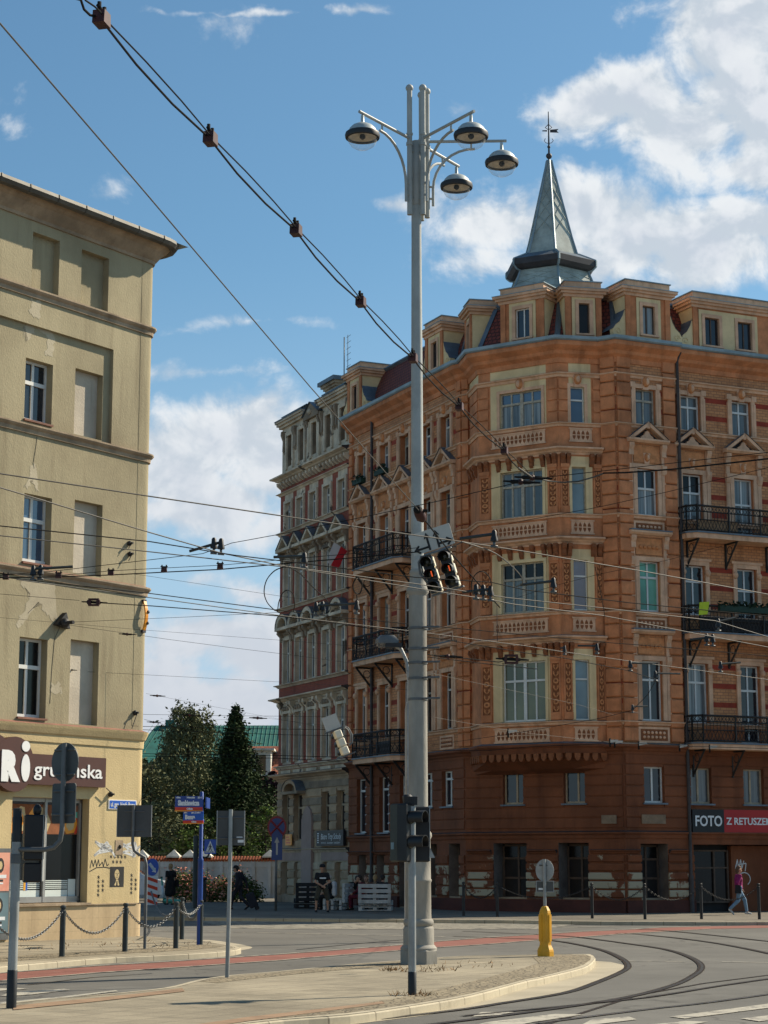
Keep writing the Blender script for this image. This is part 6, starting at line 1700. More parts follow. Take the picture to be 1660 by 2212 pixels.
# ---- two rectangular sign backs
def sign_back(u0, u1, v0, v1, base, lb, bent=0, fd=(0, 1, 0)):
    p = gp(*base, KZ); Y = p.y; c = at((u0 + u1) / 2, (v0 + v1) / 2, Y); w_ = at(u1, v0, Y).x - at(u0, v0, Y).x; h = at(u0, v0, Y).z - at(u0, v1, Y).z
    o = thing('road_sign', lb, 'road sign', (p.x, Y, KZ))
    b = MB('galv_dark' if bent else 'galv')
    if bent: b.tube([(p.x, Y, KZ), (p.x, Y, c.z - h / 2 - .62), (p.x - .04, Y, c.z - h / 2 - .45), (p.x - .2, Y, c.z - h / 2 - .36), (c.x + .02, Y, c.z - h / 2 - .30), (c.x - .02, Y, c.z - h / 2 - .15), (c.x - .02, Y, c.z + h / 2)], .035, 10)
    else: b.tube([(p.x, Y, KZ), (c.x, Y, c.z - h), (c.x, Y, c.z + h / 2 + .02)], .035, 10)
    b.build('post', o)
    b = MB('sign_back'); plate(b, Vector((c.x, Y + .045, c.z)), w_ / max(.6, abs(Vector(fd).normalized().y)), h, fd, .014, .02)
    b.m('galv_dark')
    for s_ in (-.3, .3): b.bar((c.x - .22, Y + .036, c.z + s_ * h), (c.x + .22, Y + .036, c.z + s_ * h), .02)
    b.m('galv')
    for s_ in (-1, 1): b.box(c.x + s_ * w_ / 2 - .008, c.x + s_ * w_ / 2 + .008, Y + .03, Y + .07, c.z - h / 2, c.z + h / 2)
    if not bent: b.m('letter_white'); b.box(c.x + .12, c.x + .22, Y + .038, Y + .042, c.z - h * .42, c.z - h * .34); b.box(c.x + .10, c.x + .2, Y + .038, Y + .042, c.z - h * .31, c.z - h * .25)
    b.build('plate', o)
sign_back(469, 528, 1751, 1826, (491, 2112), 'grey back of a rectangular road sign on a straight post left of the lamp')
sign_back(253, 327, 1739, 1808, (313, 2050), 'grey back of a road sign on a crooked post at the beige corner', 1)

# ---- blue street name post
p = gp(428, 2041, KZ); Y = p.y
SN = thing('street_name_post', 'tall blue post with two blue street name boards', 'street sign', (p.x, Y, KZ))
b = MB('blue_paint'); top_ = at(434, 1712, Y)
b.lathe((p.x + .03, Y, 0), [(.062, KZ - .02), (.062, 2.0), (.068, 2.02), (.068, 2.06), (.046, 2.1), (.046, top_.z), (.03, top_.z + .02)], 12); b.lathe((p.x + .03, Y, 0), [(.062, 2.9), (.07, 2.91), (.07, 2.97), (.062, 2.98)], 12); b.build('post', SN)
def name_board(u0, u1, v0, v1, big, small, az, m):
    c = at((u0 + u1) / 2, (v0 + v1) / 2, Y); w_ = (at(u1, v0, Y).x - at(u0, v0, Y).x); h = at(u0, v0, Y).z - at(u0, v1, Y).z
    d = Vector((math.cos(R(az)), math.sin(R(az)), 0)); n = Vector((d.y, -d.x, 0)); w_ /= d.x
    o = Vector((c.x, Y - .08, c.z)) - d * w_ / 2 - Vector((0, 0, h / 2))
    def bx(b, x0, x1, z0, z1, y0, y1): b.hexa([o + d * x0 + n * y1 + Vector((0, 0, z0)), o + d * x1 + n * y1 + Vector((0, 0, z0)), o + d * x1 + n * y0 + Vector((0, 0, z0)), o + d * x0 + n * y0 + Vector((0, 0, z0)), o + d * x0 + n * y1 + Vector((0, 0, z1)), o + d * x1 + n * y1 + Vector((0, 0, z1)), o + d * x1 + n * y0 + Vector((0, 0, z1)), o + d * x0 + n * y0 + Vector((0, 0, z1))])
    b = MB(m); bx(b, 0, w_, h * .28, h, 0, .03); b.m('sign_red'); bx(b, 0, w_, h * .07, h * .28, 0, .03); b.m('sign_orange'); bx(b, 0, w_, 0, h * .07, 0, .03)
    bo = b.build('name_board', SN)
    b = MB('letter_white'); up = (0, 0, 1)
    text_into(b, big, o + d * w_ * .1 + n * .031 + Vector((0, 0, h * .40)), d, up, h * .33, .004, .010, width=w_ * (.78 if len(big) > 6 else .5))
    x = .03
    for s_, f in zip(small, (.04, .42, .82)): text_into(b, s_, o + d * w_ * f + n * .031 + Vector((0, 0, h * .86)), d, up, h * .11, .004, .003)
    text_into(b, 'Ołbin', o + d * w_ * .42 + n * .031 + Vector((0, 0, h * .11)), d, up, h * .13, .004, .003)
    b.build('lettering', bo)
name_board(380, 438, 1720, 1753, 'Sienkiewicza', ('ulica', 'Henryka', '20-1'), 12, 'sign_blue_dark')
name_board(397, 441, 1753, 1780, 'Bema', ('ulica', 'gen. Józefa', '1'), -8, 'sign_blue')
b = MB('sign_blue_dark'); b.box(p.x + .12, p.x + .15, Y - .02, Y + .9, at(440, 1745, Y).z, at(440, 1722, Y).z); b.build('name_board', SN)

# ---- pedestrian crossing sign on its dark post
p = gp(421, 1962, KZ); Y = p.y
PC = thing('crossing_sign', 'square blue pedestrian crossing sign on a dark post behind the street name post', 'road sign', (p.x, Y, KZ))
b = MB('iron_green'); b.tube([(p.x, Y, KZ), (p.x, Y, at(421, 1805, Y).z)], .1, 8); c = at(455, 1829, Y); b.tube([(p.x, Y, c.z - .35), (p.x + .4, Y, c.z - .45), (c.x - .1, Y, c.z - .4), (c.x, Y, c.z - .2)], .04, 6); b.build('post', PC)
s_ = (at(468, 1829, Y).x - at(443, 1829, Y).x)
b = MB('sign_blue'); b.box(c.x - s_ / 2, c.x + s_ / 2, Y - .09, Y - .06, c.z - s_ * .62, c.z + s_ * .62)
b.m('letter_white'); b.prism([Vector((c.x - s_ * .42, Y - .091, c.z - s_ * .5)), Vector((c.x + s_ * .42, Y - .091, c.z - s_ * .5)), Vector((c.x, Y - .091, c.z + s_ * .52))], (0, -.006, 0))
b.m('paint_black')
def fg(pts): b.prism([Vector((c.x + x * s_, Y - .098, c.z + z * s_)) for x, z in pts], (0, -.006, 0))
fg([(.05 * math.cos(t * .785) + .0, .21 + .055 * math.sin(t * .785)) for t in range(8)]); fg([(-.05, .14), (.05, .14), (.06, -.1), (-.05, -.1)]); fg([(-.05, .1), (-.05, .02), (-.15, -.08), (-.17, -.05)]); fg([(.05, .1), (.16, -.03), (.13, -.06), (.05, .03)])
fg([(-.05, -.1), (.02, -.1), (-.08, -.36), (-.15, -.36)]); fg([(.0, -.1), (.06, -.1), (.14, -.34), (.18, -.36), (.1, -.37)])
for i in range(4): fg([(-.3 + i * .16, -.40), (-.22 + i * .16, -.40), (-.24 + i * .17, -.45), (-.33 + i * .17, -.45)])
b.build('plate', PC)
# ---- no stopping sign
p = gp(596, 1968, KZ); Y = p.y
NS = thing('no_stopping_sign', 'round blue and red no stopping sign on a thin post by the grey building', 'road sign', (p.x, Y, KZ))
b = MB('galv_dark'); b.tube([(p.x, Y, KZ), (p.x, Y, at(598, 1775, Y).z)], .05, 8); b.build('post', NS)
c = at(599, 1787, Y); r_ = .44
b = MB('sign_red_dull'); disc(b, Vector((c.x, Y - .06, c.z)), r_, (0, -1, 0), .02, 28, .86); b.m('sign_blue_dull'); disc(b, Vector((c.x, Y - .082, c.z)), r_ * .8, (0, -1, 0), .006, 28, .86); b.m('sign_red_dull')
for sg in (-1, 1): b.bar((c.x - .24, Y - .094, c.z - sg * .26), (c.x + .24, Y - .094, c.z + sg * .26), .055)
b.build('round_plate', NS)
c = at(599, 1827, Y); b = MB('sign_blue_dull'); b.box(c.x - .21, c.x + .21, Y - .09, Y - .06, c.z - .55, c.z + .55); b.m('galv'); b.box(c.x - .035, c.x + .035, Y - .096, Y - .09, c.z - .35, c.z + .15); b.prism([Vector((c.x - .1, Y - .091, c.z + .12)), Vector((c.x + .1, Y - .091, c.z + .12)), Vector((c.x, Y - .091, c.z + .34))], (0, -.006, 0)); b.build('arrow_plate', NS)
# ---- keep-right arrow sign with striped board
p = gp(328, 1955, KZ); Y = p.y
KR = thing('arrow_sign', 'round blue arrow sign above a red and white striped board by the car', 'road sign', (p.x, Y, KZ))
c = at(330, 1873, Y); b = MB('galv_dark'); b.tube([(c.x, Y, KZ), (c.x, Y, c.z)], .05, 8); b.build('post', KR)
b = MB('sign_blue'); disc(b, Vector((c.x, Y - .06, c.z)), .38, (0, -1, 0), .02, 24, .75); b.m('letter_white'); b.bar((c.x - .13, Y - .09, c.z + .16), (c.x + .1, Y - .09, c.z - .13), .09); b.prism([Vector((c.x + .17, Y - .085, c.z - .24)), Vector((c.x + .15, Y - .085, c.z - .02)), Vector((c.x - .02, Y - .085, c.z - .2))], (0, -.006, 0)); b.build('round_plate', KR)
c0, c1 = at(328, 1956, Y), at(328, 1892, Y); b = MB('letter_white'); w_ = .26; b.box(c0.x - w_, c0.x + w_, Y - .1, Y - .06, c0.z, c1.z); b.m('sign_red'); h = (c1.z - c0.z) / 4
for i in range(4): z = c0.z + i * h; b.prism([Vector((c0.x - w_, Y - .1, z + h * .55)), Vector((c0.x + w_, Y - .1, z)), Vector((c0.x + w_, Y - .1, z + h * .45)), Vector((c0.x - w_, Y - .1, z + h))], (0, -.006, 0))
b.build('striped_board', KR)

# ---- yellow island bollard with round and small sign backs
p = gp(1179, 2066, KZ); Y = p.y; x = p.x
YB = thing('island_bollard', 'yellow bollard carrying small round and rectangular sign backs at the island tip', 'bollard', (x, Y, KZ))
def octr(r, z): return [Vector((x + r * math.cos(math.pi / 8 + t * math.pi / 4), Y + r * math.sin(math.pi / 8 + t * math.pi / 4), z)) for t in range(8)]
b = MB('yellow_paint'); b.loft([octr(.175, KZ), octr(.175, KZ + .10), octr(.165, KZ + .14), octr(.125, KZ + .22), octr(.122, KZ + .24), octr(.122, .98), octr(.11, 1.03), octr(.07, 1.10), octr(.045, 1.12)], False)
for t in range(8):
    a = t * math.pi / 4
    n = Vector((math.cos(a), math.sin(a), 0)); b.bar(Vector((x, Y, .42)) + n * .113, Vector((x, Y, .95)) + n * .113, .028)
b.build('body', YB)
zt = at(1180, 1858, Y).z
b = MB('galv'); b.tube([(x, Y, 1.1), (x, Y, zt + .02)], .034, 10); b.build('post', YB)
c = at(1181, 1880, Y); b = MB('galv'); disc(b, Vector((x + .01, Y + .04, c.z)), .225, (.35, 1, 0), .012, 26, .85); b.m('galv_dark'); b.bar((x - .1, Y + .03, c.z + .1), (x + .12, Y + .03, c.z + .1), .02); b.build('round_plate', YB)
c = at(1182, 1915, Y); b = MB('sign_back'); b.box(x - .17, x + .19, Y + .04, Y + .052, c.z - .11, c.z + .11); b.m('galv')
for q in ((x - .17, x + .19, c.z + .10, c.z + .115), (x - .17, x + .19, c.z - .115, c.z - .1), (x + .178, x + .192, c.z - .1, c.z + .1), (x - .172, x - .158, c.z - .1, c.z + .1)): b.box(q[0], q[1], Y + .03, Y + .056, q[2], q[3])
b.m('letter_white'); b.box(x - .12, x - .03, Y + .036, Y + .04, c.z - .07, c.z - .03); b.build('small_plate', YB)

# ---- bollards and chains
def bollard_proto(h, r, m, nm):
    o = bpy.data.objects.new(nm, None); COL.objects.link(o)
    b = MB(m); b.lathe((0, 0, 0), [(r * 1.05, -.02), (r, .04), (r, h - .14)], 12); b.build('post', o)
    b = MB(m); b.lathe((0, 0, 0), [(r * .98, h - .145), (r * 1.12, h - .14), (r * 1.12, h - .11), (r * .75, h - .10), (r * .75, h - .07), (r * 1.05, h - .06), (r * 1.05, h - .02), (r * .6, h)], 12); b.build('cap', o)
    return o
def chain(p, q, sag, lb, grp, link=.085, m='galv_dark'):
    p, q = Vector(p), Vector(q); n0 = 40; pts = [p.lerp(q, t / n0) - Vector((0, 0, sag * 4 * (t / n0) * (1 - t / n0))) for t in range(n0 + 1)]
    L_ = sum((b_ - a_).length for a_, b_ in zip(pts, pts[1:])); n = max(8, int(L_ / (link * .72))); mb = MB(m)
    for i in range(n):
        f = (i + .5) / n * n0; k = int(f); c = pts[k].lerp(pts[min(k + 1, n0)], f - k); t = (pts[min(k + 1, n0)] - pts[k]).normalized(); u = t.cross(Vector((0, 0, 1))).normalized()
        v = u if i % 2 else t.cross(u)
        ring = [c + t * (math.cos(a) * link * .5) + v * (math.sin(a) * link * .3) for a in [j * math.pi / 4 for j in range(8)]]
        mb.tube(ring + ring[:1], link * .11, 4, False)
    o = mb.build('chain', None); return tag(o, lb, 'chain', grp)
lb_pts = [(-30, 2085, None), (134, 2067, 'dark green bollard in front of the shop window plinth'), (270, 2056, 'dark green bollard at the beige plinth, right of the shop window'), (380, 2049, 'dark green bollard just left of the blue street name post'), (393, 2029, 'dark green bollard furthest back behind the corner row'), (433, 2041, 'dark green bollard touching the blue street name post')]
proto = bollard_proto(1.02, .058, 'iron_green', 'bollard'); tops = []
for i, (u, v, lb) in enumerate(lb_pts):
    p = gp(u, v, KZ); lb = lb or 'dark green bollard at the left edge behind the grey post'
    if i == 0: proto.location = p; o = proto; o['label'] = lb
    else: o = copy_tree(proto, p, lb)
    o['category'] = 'bollard'; o['group'] = 'bollards at the beige corner'; tops.append(p + Vector((0, 0, .93)))
GC_ = 'chains between the corner bollards'
chain(tops[0], tops[1], .52, 'sagging chain at far left in front of the shop window', GC_); chain(tops[1], tops[2], .50, 'sagging chain in front of the beige plinth', GC_); chain(tops[2], tops[3], .44, 'sagging chain behind the crooked sign post', GC_)
chain(tops[3], tops[5], .22, 'short chain left of the blue street name post', GC_); chain(tops[5], tops[4], .40, 'short chain behind the blue street name post', GC_)
pf = gp(326, 1972, KZ); chain(tops[4], pf + Vector((0, 0, .8)), .6, 'long chain running back toward the striped board', GC_)
rp_ = [(1002, 1978.5), (1075, 1980.5), (1280, 1984), (1394, 1986), (1516, 1985.5), (1641, 1986)]
rl = ['thin dark post against the peeling wall right of the lamp post', 'thin dark post left of the first doorway', 'thin dark post behind the yellow bollard', 'thin dark post in front of the third doorway', 'thin grey post at the left end of the sunlit kerb', 'thin grey post at the right edge behind the walking woman']
proto2 = bollard_proto(1.18, .052, 'iron_black', 'bollard'); t2 = []  # near-black colour stands in for the building's shade on these posts
for i, ((u, v), lb) in enumerate(zip(rp_, rl)):
    p = gp(u, v, KZ)
    if i == 0: proto2.location = p; o = proto2; o['label'] = lb
    else: o = copy_tree(proto2, p, lb)
    o['category'] = 'bollard'; o['group'] = 'posts along the orange building kerb'; t2.append(p + Vector((0, 0, 1.08)))
G2 = 'chains along the orange building'
for i, lb in enumerate(('dark chain between the two posts at the peeling wall', 'dark chain behind the yellow bollard', 'dark chain in front of the third doorway', 'dark chain left of the sunlit kerb post', 'dark chain in front of the shop entrance')): chain(t2[i], t2[i + 1], .45, lb, G2, .085, 'iron_black')  # chains blackened too, in place of the shade they hang in

# ---- hanging signals over the crossing
def hung_signal(c, k, roll, lb, front=True):
    o = thing('hanging_signal', lb, 'traffic light', c)
    M_ = Matrix.Translation(c) @ Matrix.Rotation(R(roll), 4, 'Y') @ Matrix.Scale(k, 4)
    if not front: M_ = M_ @ Matrix.Rotation(R(200), 4, 'Z')
    else: M_ = M_ @ Matrix.Rotation(R(-14), 4, 'Z')
    for sx in (-.2, .22) if front else (0,):
        b = MB('signal_cream'); b.xf = M_
        for i in range(3): b.bbox(sx - .135, sx + .135, -.02, .20, -.45 + i * .29, -.17 + i * .29, .035)
        b.build('signal_head', o)
        b = MB('signal_black'); b.xf = M_
        b.box(sx - .12, sx + .12, -.035, -.02, -.44, .41)
        for i in range(3):
            cc = Vector((sx, -.03, -.305 + i * .29)); hood(b, cc, (0, -1, -.05), .125, .25); lens(b, cc, (0, -1, -.05), .11)
        b.build('hood', o)
        if front:
            b = MB('signal_red_led'); b.xf = M_
            for j in range(6): b.box(sx + .015, sx + .04, -.10, -.085, -.075 + j * .022, -.061 + j * .022)
            b.build('lit_lamp', o)
    b = MB('galv_dark'); b.xf = M_
    b.box(-.34, .40, .0, .16, .43, .46); b.box(-.34, .42, .0, .16, -.49, -.46); b.tube([(-.3, .1, .46), (-.42, .1, .35), (-.46, .1, .1), (-.36, .1, -.15), (-.22, .1, -.2)], .03, 8); b.tube([(-.28, .12, .46), (-.38, .12, .3), (-.40, .12, .1), (-.3, .12, -.1)], .02, 6); b.build('hanger', o)
    b = MB('sign_panel'); b.xf = M_
    if front:
        b.box(-.46, .52, -.02, -.008, .50, .98); b.m('paint_black')
        def st_(x0, z0, x1, z1): b.bar((x0, -.024, z0), (x1, -.024, z1), .035)
        for x in (-.06, .16): st_(x, .52, x, .86); b.prism([(x - .075, -.024, .80), (x, -.024, .93), (x + .075, -.024, .80), (x + .05, -.024, .79), (x, -.024, .86), (x - .05, -.024, .79)], (0, -.004, 0))
        st_(-.06, .60, -.33, .60); st_(.16, .60, .40, .60); b.prism([(-.30, -.024, .70), (-.42, -.024, .60), (-.30, -.024, .50), (-.27, -.024, .53), (-.34, -.024, .60), (-.27, -.024, .67)], (0, -.004, 0)); b.prism([(.38, -.024, .70), (.50, -.024, .60), (.38, -.024, .50), (.35, -.024, .53), (.42, -.024, .60), (.35, -.024, .67)], (0, -.004, 0))
    else: b.box(-.2, .34, .1, .112, .47, .95)
    b.build('arrow_board', o)
    return o
hung_signal(at(950, 1234, 34.6), .80, -16, 'cream double traffic signal with arrow board hanging before the lamp post')
hung_signal(at(735, 1604, 58), .90, -22, 'small cream traffic signal seen from behind hanging before the grey building', False)
# ================================================================== OVERHEAD TRAM WIRES
def hz(u, v, z):                             # survey: sight line meets the wire level z
    r = ray(u, v); t = (z - CH) / r.z; return Vector((r.x * t, r.y * t, z))
def wire(name, lb, pts, r=.009, m='wire_dark', z=6.5, grp=None, cat='wire', smooth=1, n=6):
    P = [hz(p[0], p[1], p[2] if len(p) > 2 else z) for p in pts]
    b = MB(m); b.tube(P, r, n, True); o = b.build(name, None); return tag(o, lb, cat, grp)
BND = 'contact wires bundled in front of the lamp post'
bl = 'dark contact wire of the bundle running from the beige house across the lamp post'
W_B = [[(-60, 1127), (0, 1136), (325, 1170), (505, 1199), (621, 1213), (897, 1247), (1062, 1258), (1134, 1274), (1360, 1302), (1660, 1331), (1760, 1342)],
       [(-60, 1150), (0, 1157), (325, 1192), (627, 1226), (933, 1276), (1063, 1296), (1108, 1305), (1304, 1330), (1527, 1373), (1660, 1398), (1760, 1416)],
       [(-60, 1239), (0, 1246), (325, 1282), (594, 1317), (701, 1330), (887, 1348), (1134, 1371), (1325, 1389), (1381, 1393), (1660, 1417), (1760, 1428)],
       [(37, 1252), (325, 1291), (594, 1328), (692, 1340), (920, 1367), (1134, 1395), (1217, 1408), (1360, 1428), (1555, 1454), (1660, 1468), (1760, 1482)]]
for i, w_ in enumerate(W_B): wire('contact_wire', bl, w_, .0085, 'wire_copper' if i % 2 else 'wire_dark', 6.5 + .06 * i, BND)
wire('contact_wire', 'topmost pale contact wire crossing the beige house and the arrow board', [(-60, 1014), (0, 1023), (330, 1073), (620, 1116), (810, 1144), (996, 1170), (1126, 1190), (1400, 1236), (1660, 1284), (1760, 1303)], .009, 'wire_copper', 6.6)
wire('contact_wire', 'contact wire falling from the upper beige window to the double insulator in the sky', [(-60, 1033), (0, 1053), (330, 1152), (480, 1195), (620, 1224), (905, 1262), (1094, 1291), (1300, 1313), (1545, 1341), (1660, 1376), (1760, 1408)], .009, 'wire_copper', 6.55)
wire('contact_wire', 'black contact wire ending at the square turnbuckle on the beige wall', [(212, 1302), (330, 1309), (606, 1331), (705, 1343), (920, 1375), (1134, 1410), (1217, 1421), (1360, 1449), (1416, 1468)], .009, 'wire_dark', 6.4)
wire('span_wire', 'thin wire from the photo edge to the square turnbuckle', [(-40, 1280), (0, 1283), (172, 1297)], .004, 'wire_dark', 6.4)
wire('span_wire', 'rising span wire through both double insulators on the left', [(-40, 1246), (0, 1243), (123, 1233), (438, 1196), (501, 1173), (621, 1151), (794, 1115), (945, 1083), (1125, 1041)], .0055, 'wire_dark', 6.9)
for k, (dv, r_) in enumerate(((0, .0095), (-9, .005))):
    wire('feeder_cable', ('thick lower' if k == 0 else 'thin upper') + ' cable of the pair strung with red clamps left of the grey building', [(-40, 1250 + dv), (0, 1248 + dv), (127, 1246 + dv * .3), (240, 1242 + dv), (355, 1236 + dv), (476, 1230 + dv), (621, 1217 + dv), (750, 1206 + dv), (906, 1192 + dv)], r_, 'wire_dark', 6.7)
def clamp(c, s_, lb, grp, d=(1, 0, 0)):
    t = thing('wire_clamp', lb, 'wire clamp', c, grp)
    b = MB('clamp_red'); d = Vector(d).normalized(); u = Vector((0, 0, 1)).cross(d).normalized()
    def O(x, y, z): return c + d * x * s_ + u * y * s_ + Vector((0, 0, z * s_))
    b.hexa([O(-.5, -.35, -.45), O(.5, -.35, -.45), O(.5, .35, -.45), O(-.5, .35, -.45), O(-.42, -.35, .3), O(.42, -.35, .3), O(.42, .35, .3), O(-.42, .35, .3)]); b.build('block', t)
    b = MB('wire_dark')
    for x in (-.36, .36): b.tube([O(x, 0, .25), O(x, 0, .75)], .12 * s_, 6)
    b.tube([O(-.6, 0, .45), O(.6, 0, .45)], .10 * s_, 6); b.build('jaw', t)
for i, (u, v) in enumerate(((13, 1246), (127, 1243), (240, 1237), (355, 1230), (476, 1223))):
    clamp(hz(u, v, 6.72), .10, 'small red clamp on the nearly level cable pair, ' + ('leftmost of five', 'second of five from the left', 'middle one of five', 'fourth of five from the left', 'rightmost of five')[i], 'red clamps on the level cable pair')
# the big diagonal pair from the upper left
DG = [(140, -40), (180, 0), (220, 38), (455, 297), (640, 495), (780, 650), (893, 772), (993, 877), (1090, 972), (1150, 1032)]
A_ = [hz(u, v, 7.2) for u, v in DG]
sd_ = Vector((1, .25, 0)).normalized() * .035
for k, sg in enumerate((-1, 1)):
    b = MB('wire_dark'); P = []
    for i in range(len(A_) - 1):
        for t in (0, .33, .66):
            s_ = 1 if i == 0 else (math.sin(math.pi * t) * .6 + .4); P.append(A_[i].lerp(A_[i + 1], t) + sd_ * sg * s_ - Vector((0, 0, .03 if k == 0 else 0)) * math.sin(math.pi * t))
    P.append(A_[-1]); b.tube(P, .0085 if k == 0 else .006, 6)
    tag(b.build('feeder_cable', None), 'thick lower cable of the diagonal pair from the top left corner' if k == 0 else 'thinner upper cable of the diagonal pair from the top left corner', 'wire')
for i, (q, nm) in enumerate(zip(A_[2:9], ('nearest and largest', 'second from the top', 'third from the top', 'fourth, left of the lamp post', 'fifth, at the lamp post', 'sixth, right of the lamp post', 'lowest, before the bay'))):
    clamp(q, .115, 'red brown clamp on the diagonal cable pair, ' + nm, 'clamps on the diagonal cable pair', A_[3] - A_[2])
wire('stay_wire', 'single diagonal wire from the left edge down to the lamp post', [(-60, -18, 7.3), (0, 50, 7.3), (300, 399, 7.3), (670, 835, 7.25), (905, 1102, 7.2)], .0065, 'wire_copper')
wire('feeder_cable', 'dark cable from the lamp post insulator down to the wire bundle', [(912, 1116, 7.2), (973, 1193, 6.9), (1064, 1294, 6.6), (1080, 1312, 6.5)], .012)
t = thing('wire_insulator', 'rusty insulator knot on the diagonal stay in front of the lamp post', 'insulator', hz(908, 1112, 7.2)); c = hz(908, 1112, 7.2)
b = MB('clamp_red'); dd = (hz(916, 1126, 7.1) - hz(903, 1098, 7.25)); b.tube([c - dd * .45, c - dd * .2, c + dd * .2, c + dd * .45], [.05, .085, .085, .04], 8); b.build('body', t); b = MB('wire_dark'); b.ball(c - dd * .4, .07, 6); b.tube([c - dd * .3, c - dd * .3 + Vector((.14, 0, 0))], .025, 5); b.build('jaw', t)
wire('feeder_cable', 'pale looping cable where the diagonal pair meets the bay', [(1120, 1010, 7.0), (1150, 1031, 7.0), (1185, 1039, 7.0), (1215, 1042, 7.0), (1250, 1040, 7.0), (1285, 1030, 7.0), (1306, 1022, 7.0)], .010, 'wire_copper')
wire('feeder_cable', 'thick dark cable from the bay to the right edge below the pediments', [(1303, 1022, 7.0), (1350, 1021, 7.0), (1450, 1014, 7.0), (1660, 991, 7.0), (1760, 979, 7.0)], .011)
wire('span_wire', 'thin span wire rising to the right edge beside the pediments', [(1120, 1042, 7.05), (1189, 1030, 7.0), (1350, 1012, 7.0), (1660, 977, 7.0), (1760, 966, 7.0)], .005)
wire('span_wire', 'thin wire slanting up across the bay and right pediments', [(1100, 1131), (1153, 1121), (1296, 1095), (1440, 1063), (1660, 1010), (1760, 986)], .004, 'wire_dark', 6.8)
wire('span_wire', 'thin wire rising left of the drainpipe above the green blinds', [(1080, 1303), (1195, 1266), (1296, 1240), (1437, 1211), (1560, 1180)], .0035, 'wire_dark', 6.9)
for lb, pts, r_ in (('thin wire from the wall anchor rising to the right', [(128, 1345), (400, 1333), (621, 1322)], .004), ('thin turnbuckle wire falling from the wall anchor', [(135, 1348), (363, 1381), (500, 1399), (640, 1416), (900, 1452)], .004),
                    ('hair thin wire below the wall anchor pair', [(-20, 1332), (0, 1334), (300, 1360), (621, 1384), (880, 1405)], .003), ('level thin wire across the lowest beige windows', [(-20, 1440), (0, 1441), (228, 1453), (621, 1474), (880, 1490)], .004),
                    ('hair thin wire under the cable pair in the sky gap', [(290, 1240), (318, 1244), (621, 1290), (900, 1320)], .003), ('falling thin wire above the trees', [(316, 1498), (345, 1504), (560, 1545), (700, 1572)], .003),
                    ('thin anchored wire touching the conifer top', [(300, 1543), (477, 1546), (605, 1547), (760, 1549)], .006), ('falling wire with insulators over the willow', [(312, 1554), (363, 1567), (550, 1604), (570, 1607)], .006),
                    ('thin wire crossing behind the conifer tip', [(320, 1560), (575, 1551), (620, 1557), (740, 1572)], .003)):
    wire('span_wire', lb, pts, r_, 'wire_dark', 6.8)
DL = 'dark level wires before the green roof'
for pts in ([(300, 1569), (605, 1575), (880, 1577)], [(300, 1576), (605, 1587), (880, 1592)]): wire('contact_wire', 'dark level wire running in front of the green roof', pts, .010, 'wire_dark', 6.5, DL)
for pts in ([(300, 1628), (605, 1632), (890, 1640)], [(300, 1633), (605, 1638), (890, 1652)]): wire('contact_wire', 'dark level wire in front of the trees below the green roof', pts, .014, 'wire_dark', 6.5, DL)
wire('contact_wire', 'dark double cable end from the lamp post collar to the bay, upper strand', [(925, 1414), (1079, 1430), (1105, 1424)], .012, 'wire_dark', 6.3); wire('contact_wire', 'dark double cable end from the lamp post collar to the bay, lower strand', [(925, 1419), (1079, 1437), (1160, 1445)], .010, 'wire_dark', 6.3)
wire('span_wire', 'pale thin wire from the lamp post falling across the first floor bay', [(940, 1550), (1126, 1582), (1312, 1603), (1400, 1608)], .006, 'wire_copper', 6.2); wire('span_wire', 'pale thin wire falling across the first floor bay window', [(935, 1455), (1080, 1486), (1245, 1521), (1330, 1545)], .004, 'wire_copper', 6.4)
wire('contact_wire', 'wire hung with pale clips along the belt cornice at right', [(1300, 1601), (1380, 1606), (1490, 1612), (1560, 1614), (1660, 1617), (1760, 1620)], .012, 'wire_dark', 6.2); wire('contact_wire', 'dark wire along the bay corbel', [(930, 1622), (1060, 1621), (1160, 1612), (1300, 1607)], .012, 'wire_dark', 6.2)
wire('span_wire', 'dark thin wire rising from the lamp post to the right hand window', [(930, 1610), (1100, 1586), (1296, 1552), (1367, 1534), (1400, 1500), (1417, 1470)], .008, 'wire_dark', 6.2)
for lb, pts in (('vertical dropper wire before the bay side window', [(1286, 1224, 6.75), (1298, 1280, 6.5), (1307, 1330, 6.3)]), ('vertical dropper wire under the triple insulators', [(1074, 1306, 6.5), (1075, 1386, 5.7)])): wire('dropper', lb, pts, .006)
# jumper loops
def loop(lb, pts, r=.009, m='wire_dark'): wire('jumper_cable', lb, smooth_px(pts, 4), r, m, 6.45, 'jumper loops', n=6)
loop('large hanging jumper loop left of the grey building', [(618, 1224), (595, 1232), (577, 1252), (571, 1278), (577, 1300), (590, 1315), (600, 1321)]); loop('small arched jumper loop beside the large one', [(600, 1322), (603, 1300), (612, 1280), (624, 1275), (634, 1285), (637, 1305), (634, 1322)])
loop('jumper cable curving down to the pale connector before the arched pediments', [(627, 1226), (650, 1240), (680, 1272), (703, 1292), (713, 1308), (712, 1320), (703, 1325)]); loop('pale jumper cable curving from the clamp down to the second floor bay window', [(998, 1170), (1030, 1180), (1070, 1195), (1105, 1222), (1126, 1245), (1129, 1260), (1116, 1267)], .009, 'wire_copper')
loop('dark arched jumper loop right of the hanging signal', [(1023, 1285), (1019, 1262), (1026, 1243), (1040, 1234), (1055, 1243), (1062, 1262), (1060, 1280)]); loop('small coil hanging beneath the cable at the left balcony', [(770, 1248), (763, 1262), (766, 1278), (776, 1283), (782, 1272), (782, 1256), (774, 1248)], .012); loop('dropper cable from the coil to the insulator arm', [(771, 1286), (772, 1300), (771, 1312)])
